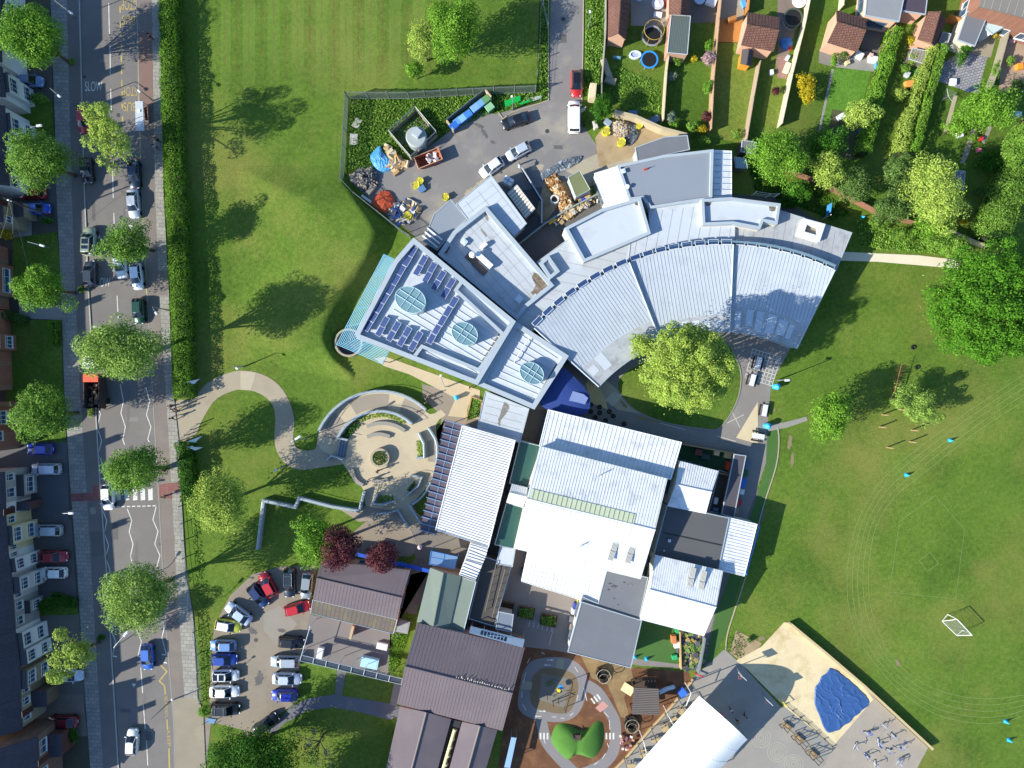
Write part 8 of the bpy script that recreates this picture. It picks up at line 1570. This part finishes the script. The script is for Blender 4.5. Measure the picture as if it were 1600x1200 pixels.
# ---------- trees ----------
GT='street trees along the road'
tree('bright green dense street tree at the top left corner','tree',52,58,50,47,10.5,L_BRI,bot=2.5,base=P(112,100,0),dn=75)
tree('irregular thin yellow-green tree overhanging the road beside the bus shelter','tree',174,212,27,56,11.5,L_YEL,bot=5.5,k=26,rag=.5,cs=.3,hollow=.6,dn=48,rot=R(36),base=P(172,215,0))
tree('dense mid-green street tree below the tall swan-neck lamp','tree',65,251,48,44,10,L_MID,bot=2.5,base=P(119,275,0),dn=72)
tree('small round tree at the east kerb over the parked white cars','tree',201,381,37,33,9,L_MID,bot=3.5,base=P(240,392,0),rag=.28)
tree('spiky yellow-green street tree in front of the small shaded lawns','tree',66,452,42,35,9,L_BRI,bot=3.5,k=26,rag=.35,hollow=.6,dn=48,base=P(118,458,0))
tree('largest grey-green road tree, spreading across the whole carriageway','tree',192,546,63,50,14.5,L_PLN,bot=6,base=P(245,548,0),rag=.22,dn=75)
tree('dense mid-green street tree above the royal blue car','tree',69,648,47,41,10,L_MID,bot=3,base=P(122,645,0),rag=.25)
tree('round green tree over the north side of the zebra crossing','tree',211,733,47,40,11,L_MID,bot=4,base=P(262,730,0),rag=.15)
tree('big pale green tree over the road south of the zebra crossing','tree',218,929,57,52,12,L_PLN,bot=3.5,base=P(268,905,0),rag=.22,dn=66)
tree('sparse bushy street tree before the bright white terraced house','tree',111,1022,45,41,8.5,L_YEL,bot=3.5,k=26,rag=.45,hollow=.65,dn=40,base=P(156,1003,0),cs=.24)
tree('pale yellow-green round tree on the car park lawn','tree',345,787,45,48,9,L_YEL,bot=2.5,dn=70,rag=.22)
tree('bright green tree just left of the copper trees','tree',494,842,35,38,8,L_BRI,bot=2.5,dn=66,rag=.25)
tree('larger copper-purple tree over the brown classroom roof','tree',533,852,32,35,8.5,L_PUR,bot=2.5,dn=72,rag=.25)
tree('smaller copper-purple tree over the brown classroom roof','tree',600,868,27,27,8,L_PUR,bot=2.5,dn=72,rag=.25)
tree('large dark green tree at the bottom of the picture by the car park exit','tree',397,1188,72,58,9.5,L_DRK,bot=2,dn=75,rag=.28)
tree('dark green tree below the bottom edge, its shade lying over the curved lawn','tree',432,1292,80,66,10.5,L_DRK,bot=2,dn=75)
tree('twiggy silver-grey young tree on the shaded lawn by the curved path','tree',493,1170,24,28,5,L_SIL,bot=2,k=14,dn=7,rag=.4,hollow=.7,size=.16,cs=.2)
tree('bright green tree in the north field beside its yellowish neighbour','tree',711,52,40,52,8.5,L_BRI,bot=2,dn=72,rag=.2,k=36)
tree('thin yellowish tree left of the bright tree in the north field','tree',660,66,28,32,7,L_YEL,bot=2,dn=30,rag=.35,k=22)
tree('small round sapling below the two trees of the north field','tree',648,110,16,15,3.5,L_BRI,bot=1,dn=50,size=.2)
tree('huge round pale green tree on the lawn island by the fan-shaped wing','tree',1070,573,79,77,15,L_YEL,bot=2.5,dn=78,rag=.10,k=95,cs=.2,hollow=.6)
tree('small side tree at the west of the huge round pale green tree','tree',1005,539,24,20,7,L_YEL,bot=3,dn=60,rag=.2)
tree('huge deep green oak at the right edge of the picture','tree',1540,478,104,100,13,L_OAK,bot=2.5,dn=66,rag=.16,k=110,cs=.19,hollow=.6,size=.22)
tree('bright green tree standing alone on the field near the narrow path','tree',1294,651,31,42,7.5,L_BRI,bot=1.5,dn=60,rag=.25,k=30)
tree('leaning thin pine with bare brown twigs at its top on the field','pine tree',1430,632,25,48,4.6,L_PLN,bot=1.6,dn=44,rag=.35,k=30,size=.17,rot=R(40),cs=.26,base=P(1392,622,0),hollow=.6)
o=bpy.data.objects.get('tree') 
dt=thing('dead_branch','bare brown twiggy branch above the leaning pine','branch',P(1402,600,0)); m=MB(); a,b=P(1398,612,1.6),P(1409,568,1.9); m.tube([a,b],.08,5,r1=.03); rng=random.Random(2)
for i in range(34): p=lerp(a,b,i/34); an=rng.uniform(-.5,.5)+(0 if i%2 else math.pi); m.tube([p,p+Vector((math.cos(an)*.9,math.sin(an)*.6+.2,rng.uniform(-.2,.3)))],.022,3,r1=.008)
build('twigs',m,M('8a6a48',.95,.2,2,9),dt); m=MB(); m.tube([P(1392,622,0),a],.1,6); build('stem',m,BARKT,dt)
T=[('bright round-leafed tree at the foot of the third and fourth gardens',1213,243,41,43,8,L_BRI,{}),('yellow-green tree in the garden-foot row, right of the bright round-leafed tree',1291,271,23,29,6.5,L_YEL,{}),
 ('dark green bush in the garden-foot row behind the yellow-green tree',1333,290,28,27,5.5,L_OLV,{}),('tall olive bush in the garden-foot row left of the willow',1399,270,20,28,6,L_OLV,{}),('dark olive tree in the garden-foot row above the pale path',1395,325,30,29,6,L_OLV,{}),
 ('large pale green willow at the foot of the gardens',1453,300,40,58,9,L_WIL,dict(dn=80)),('white-flowered green tree below the willow',1460,350,32,20,5,L_BRI,{}),('broad bright green tree beyond the grey slab patio',1540,172,44,34,7,L_BRI,{}),
 ('round pale green tree ending the short clipped hedge',1344,178,24,22,5,L_WIL,{}),('dark green tree at the foot of the shaded middle garden',1290,228,28,26,5.5,L_DRK,{}),('round tree at the right edge below the swing seat',1594,225,26,34,6,L_MID,{}),
 ('dark green small tree at the end of the lane hedge',941,170,18,20,4,L_DRK,{}),('tall green shrub tree between the willow and the big oak',1490,385,30,18,3.5,L_MID,{}),('dark shaded tree below the fourth garden fence',1245,300,22,18,3.5,L_DRK,{}),('green tree beside the gravel path in the shaded garden',1493,198,18,14,4,L_BRI,{})]
for l,x,y,rx,ry,h,mt,kw in T: tree(l,'tree',x,y,rx,ry,h,mt,bot=h*.2,**({'dn':64,'rag':.25}|kw))
S=[('golden shrub in the shaded middle garden, upper',1253,128,10,16,2.5,L_GLD),('golden shrub in the shaded middle garden, lower and larger',1262,143,12,24,2.6,L_GLD),('round clipped yellow-green bush beside the double hedge',1407,148,12,11,1.8,L_YEL),('small dark red shrub in the pink paved garden',1212,143,8,8,1.5,L_PUR),
 ('pink blossoming shrub beside the tan timber fence',1107,92,10,15,2.2,L_PIN),('purple-leaved shrub at the foot of the second garden',1104,183,9,9,1.8,L_PUR),('golden shrub at the foot of the second garden',1096,202,11,7,1.5,L_GLD),('pale feathery shrub at the foot of the second garden',1048,184,9,9,1.6,L_SIL),('green shrub left of the golden one at the garden foot',1053,196,9,7,1.3,L_BRI),('green shrub by the tan fence at the foot of the second garden',1082,198,10,12,1.8,L_MID),('dark round bush by the extension roof of the deck garden',1100,220,11,8,1.5,L_MID),
 ('round green bush between the small trampoline and the fence',1059,95,8,8,1.4,L_MID),('pink rose bush at the corner of the corrugated garage',1047,92,4,5,1,L_PIN),('yellow bush on the border path of the second garden',1085,92,6,6,1.1,L_GLD),('bright green climbing bush on the tan fence, lower',1106,137,8,12,1.8,L_BRI),('bright green climbing bush on the tan fence, upper',1107,72,7,10,1.8,L_BRI),('dry twiggy shrub in the second garden',1049,120,10,9,1,L_SIL),
 ('yellow flowering bush by the cream garage corner',1424,65,7,9,1.5,L_GLD),('green shrub below the yellow flowering bush',1425,91,9,10,1.7,L_YEL),('round green shrub next to the white pots by the double hedge',1415,107,9,8,1.4,L_MID),('dark green conifer bush on the slab patio, upper',1507,73,11,11,2.4,L_DRK),('dark green conifer bush on the slab patio, lower',1500,92,9,12,2.2,L_DRK),('yellow shrub by the sloping fence at the brick house patio',1556,55,6,5,1.2,L_GLD),('leafy shrub in the far right back garden',1578,95,9,8,1.4,L_MID),
 ('shrub on the east side of the weathered fence',1556,110,7,14,1.8,L_MID),('dark shrub at the right edge below the brick house patio',1590,135,13,12,1.8,L_OLV),('green shrub beside the shed roofs north of the white strip',1150,212,6,8,1.6,L_MID),('brown-leaved climbing plant on the peach-walled garage',1318,85,8,12,1.8,L_OLV),('green climber between peach-walled garage and slab',1302,95,5,12,1.4,L_BRI),('reddish shrub at the right edge beyond the swing seat',1597,200,8,16,1.8,L_PUR),
 ('shrub with white flowers by the far hedge foot',1530,300,8,8,1.3,L_OLV),('yellow flower clump near the low garden foot fence',1505,346,7,5,.8,L_GLD),('golden-brown shrub beside the bright blue car drive',10,362,14,15,1.8,L_GLD),('small green shrub under the telegraph pole',75,345,11,6,1.2,L_DRK),('overgrown shrub beside the top-left driveway',62,155,18,8,1.5,L_MID),('dark shrub in front of the mid-grey terraced house',70,945,20,9,1.3,L_DRK),('yellowish kerbside weed patch at the refuse lorry bins',142,640,5,14,.5,L_YEL),
 ('small bush by the car park exit sign',322,1110,13,11,1.6,L_BRI),('overhanging branch bush by the brown roof, bottom lawn edge',655,1090,5,5,1.0,L_OLV),('low shrub between the sand pit and the worn soil',1172,1000,6,5,.5,L_OLV),('small green kerb shrub beside the top-left tree pit',114,97,6,6,1.0,L_MID),('green bush on the bank below the garden-foot trees, left',1370,350,20,12,1.6,L_MID),('green bush on the bank below the garden-foot trees, middle',1410,368,28,10,1.3,L_MID),('green bush on the bank below the garden-foot trees, right',1465,376,28,9,1.2,L_MID),('yellow-green weed clump behind the navy-topped sheds',1162,262,7,8,1.2,L_YEL),('shady ivy bush behind the narrow gate posts',1232,318,24,9,1.0,L_DRK),
 ('dark shrub in the shaded garden right of the willow',1545,255,22,20,1.6,L_DRK),('fern-green shrub at the red toy in the shaded garden',1520,215,10,7,1.0,L_MID),('green bush beside the white van',913,193,6,7,1.0,L_OLV),('scrubby bush in the corner by the old double shed',1395,90,4,4,.8,L_MID),('shaded bush at the bottom left garden',112,1150,14,12,1.2,L_DRK),('brown-orange leafy kerb bush below the dark grey hatchback',128,452,8,6,.9,L_OLV),('leafy kerb growth beside the sparse bushy street tree',158,996,7,6,.8,L_DRK)]
for l,x,y,rx,ry,h,mt in S: shrub(l,x,y,rx,ry,h,mt,size=.15,dn=42)
hedge('long clipped hedge between the road pavement and the north field',[(262,-20),(267,150),(273,300),(281,450),(285,560),(286,622)],27,2.5,L_HDG,dn=34,lump=.18)
hedge('short clipped hedge south of the school entrance',[(287,690),(291,735),(294,783)],22,2.2,L_DRK,dn=34)
hedge('clipped bright hedge between the family patio garden and the dark lawn',[(1399,48),(1385,100),(1372,140),(1360,195),(1350,240)],18,2.3,L_BRI,dn=34)
hedge('western half of the tall double hedge',[(1456,74),(1438,130),(1418,195),(1406,240)],14,2.2,L_YEL,dn=34); hedge('eastern half of the tall double hedge',[(1471,74),(1462,110),(1447,160),(1436,205),(1425,240)],14,2.2,L_BRI,dn=34)
sheet('flower_bed',[(1456,78),(1470,78),(1432,210),(1419,210)],M('75634c',1,.35,1,8,.8,10),1.5)
hedge('very broad tall hedge at the right edge above the big oak',[(1602,250),(1580,290),(1564,330),(1550,375)],46,3.2,L_MID,dn=40,lump=.18)
hedge('low front hedge strip beside the lower shaded lawns, west of the pavement',[(83,503),(86,540)],8,1.2,L_HDG,dn=40); hedge('front hedge between two shaded lawns near the left edge',[(5,492),(40,500)],12,1.2,L_OLV,dn=40); hedge('clipped front hedge patch before the pale grey terraced house',[(78,935),(118,945)],14,1.2,L_DRK,dn=40)
cover('bank_vegetation',[(1335,340),(1365,345),(1440,365),(1500,380),(1498,402),(1440,395),(1380,390),(1345,385)],5000,.5,L_MID,11,.25)
cover('long_grass',[(455,895),(360,930)] and [(300,800),(310,800),(330,1000),(325,1100),(314,1100)],900,.25,L_MID,12,.2)
cover('long_grass',[(612,990),(640,985),(622,1040),(606,1060)],1300,.18,L_BRI,13,.2); cover('ivy',[(1170,262),(1240,285),(1300,310),(1330,335),(1300,345),(1240,320),(1180,300)],3000,.3,L_DRK,14,.22)
cover('kerb_weeds',[(1130,1015),(1150,985),(1168,1000),(1160,1030)],300,.12,L_OLV,15,.15); cover('garden_growth',[(950,100),(1030,130),(1030,180),(985,178),(945,150)],2500,.3,L_MID,16,.22)
sheet('lawn',[(660,830),(640,800),(600,796),(560,800),(470,782),(420,790),(410,860),(470,850),(540,870),(640,880)],LAWN,.0205) if False else None
bpy.context.view_layer.update()
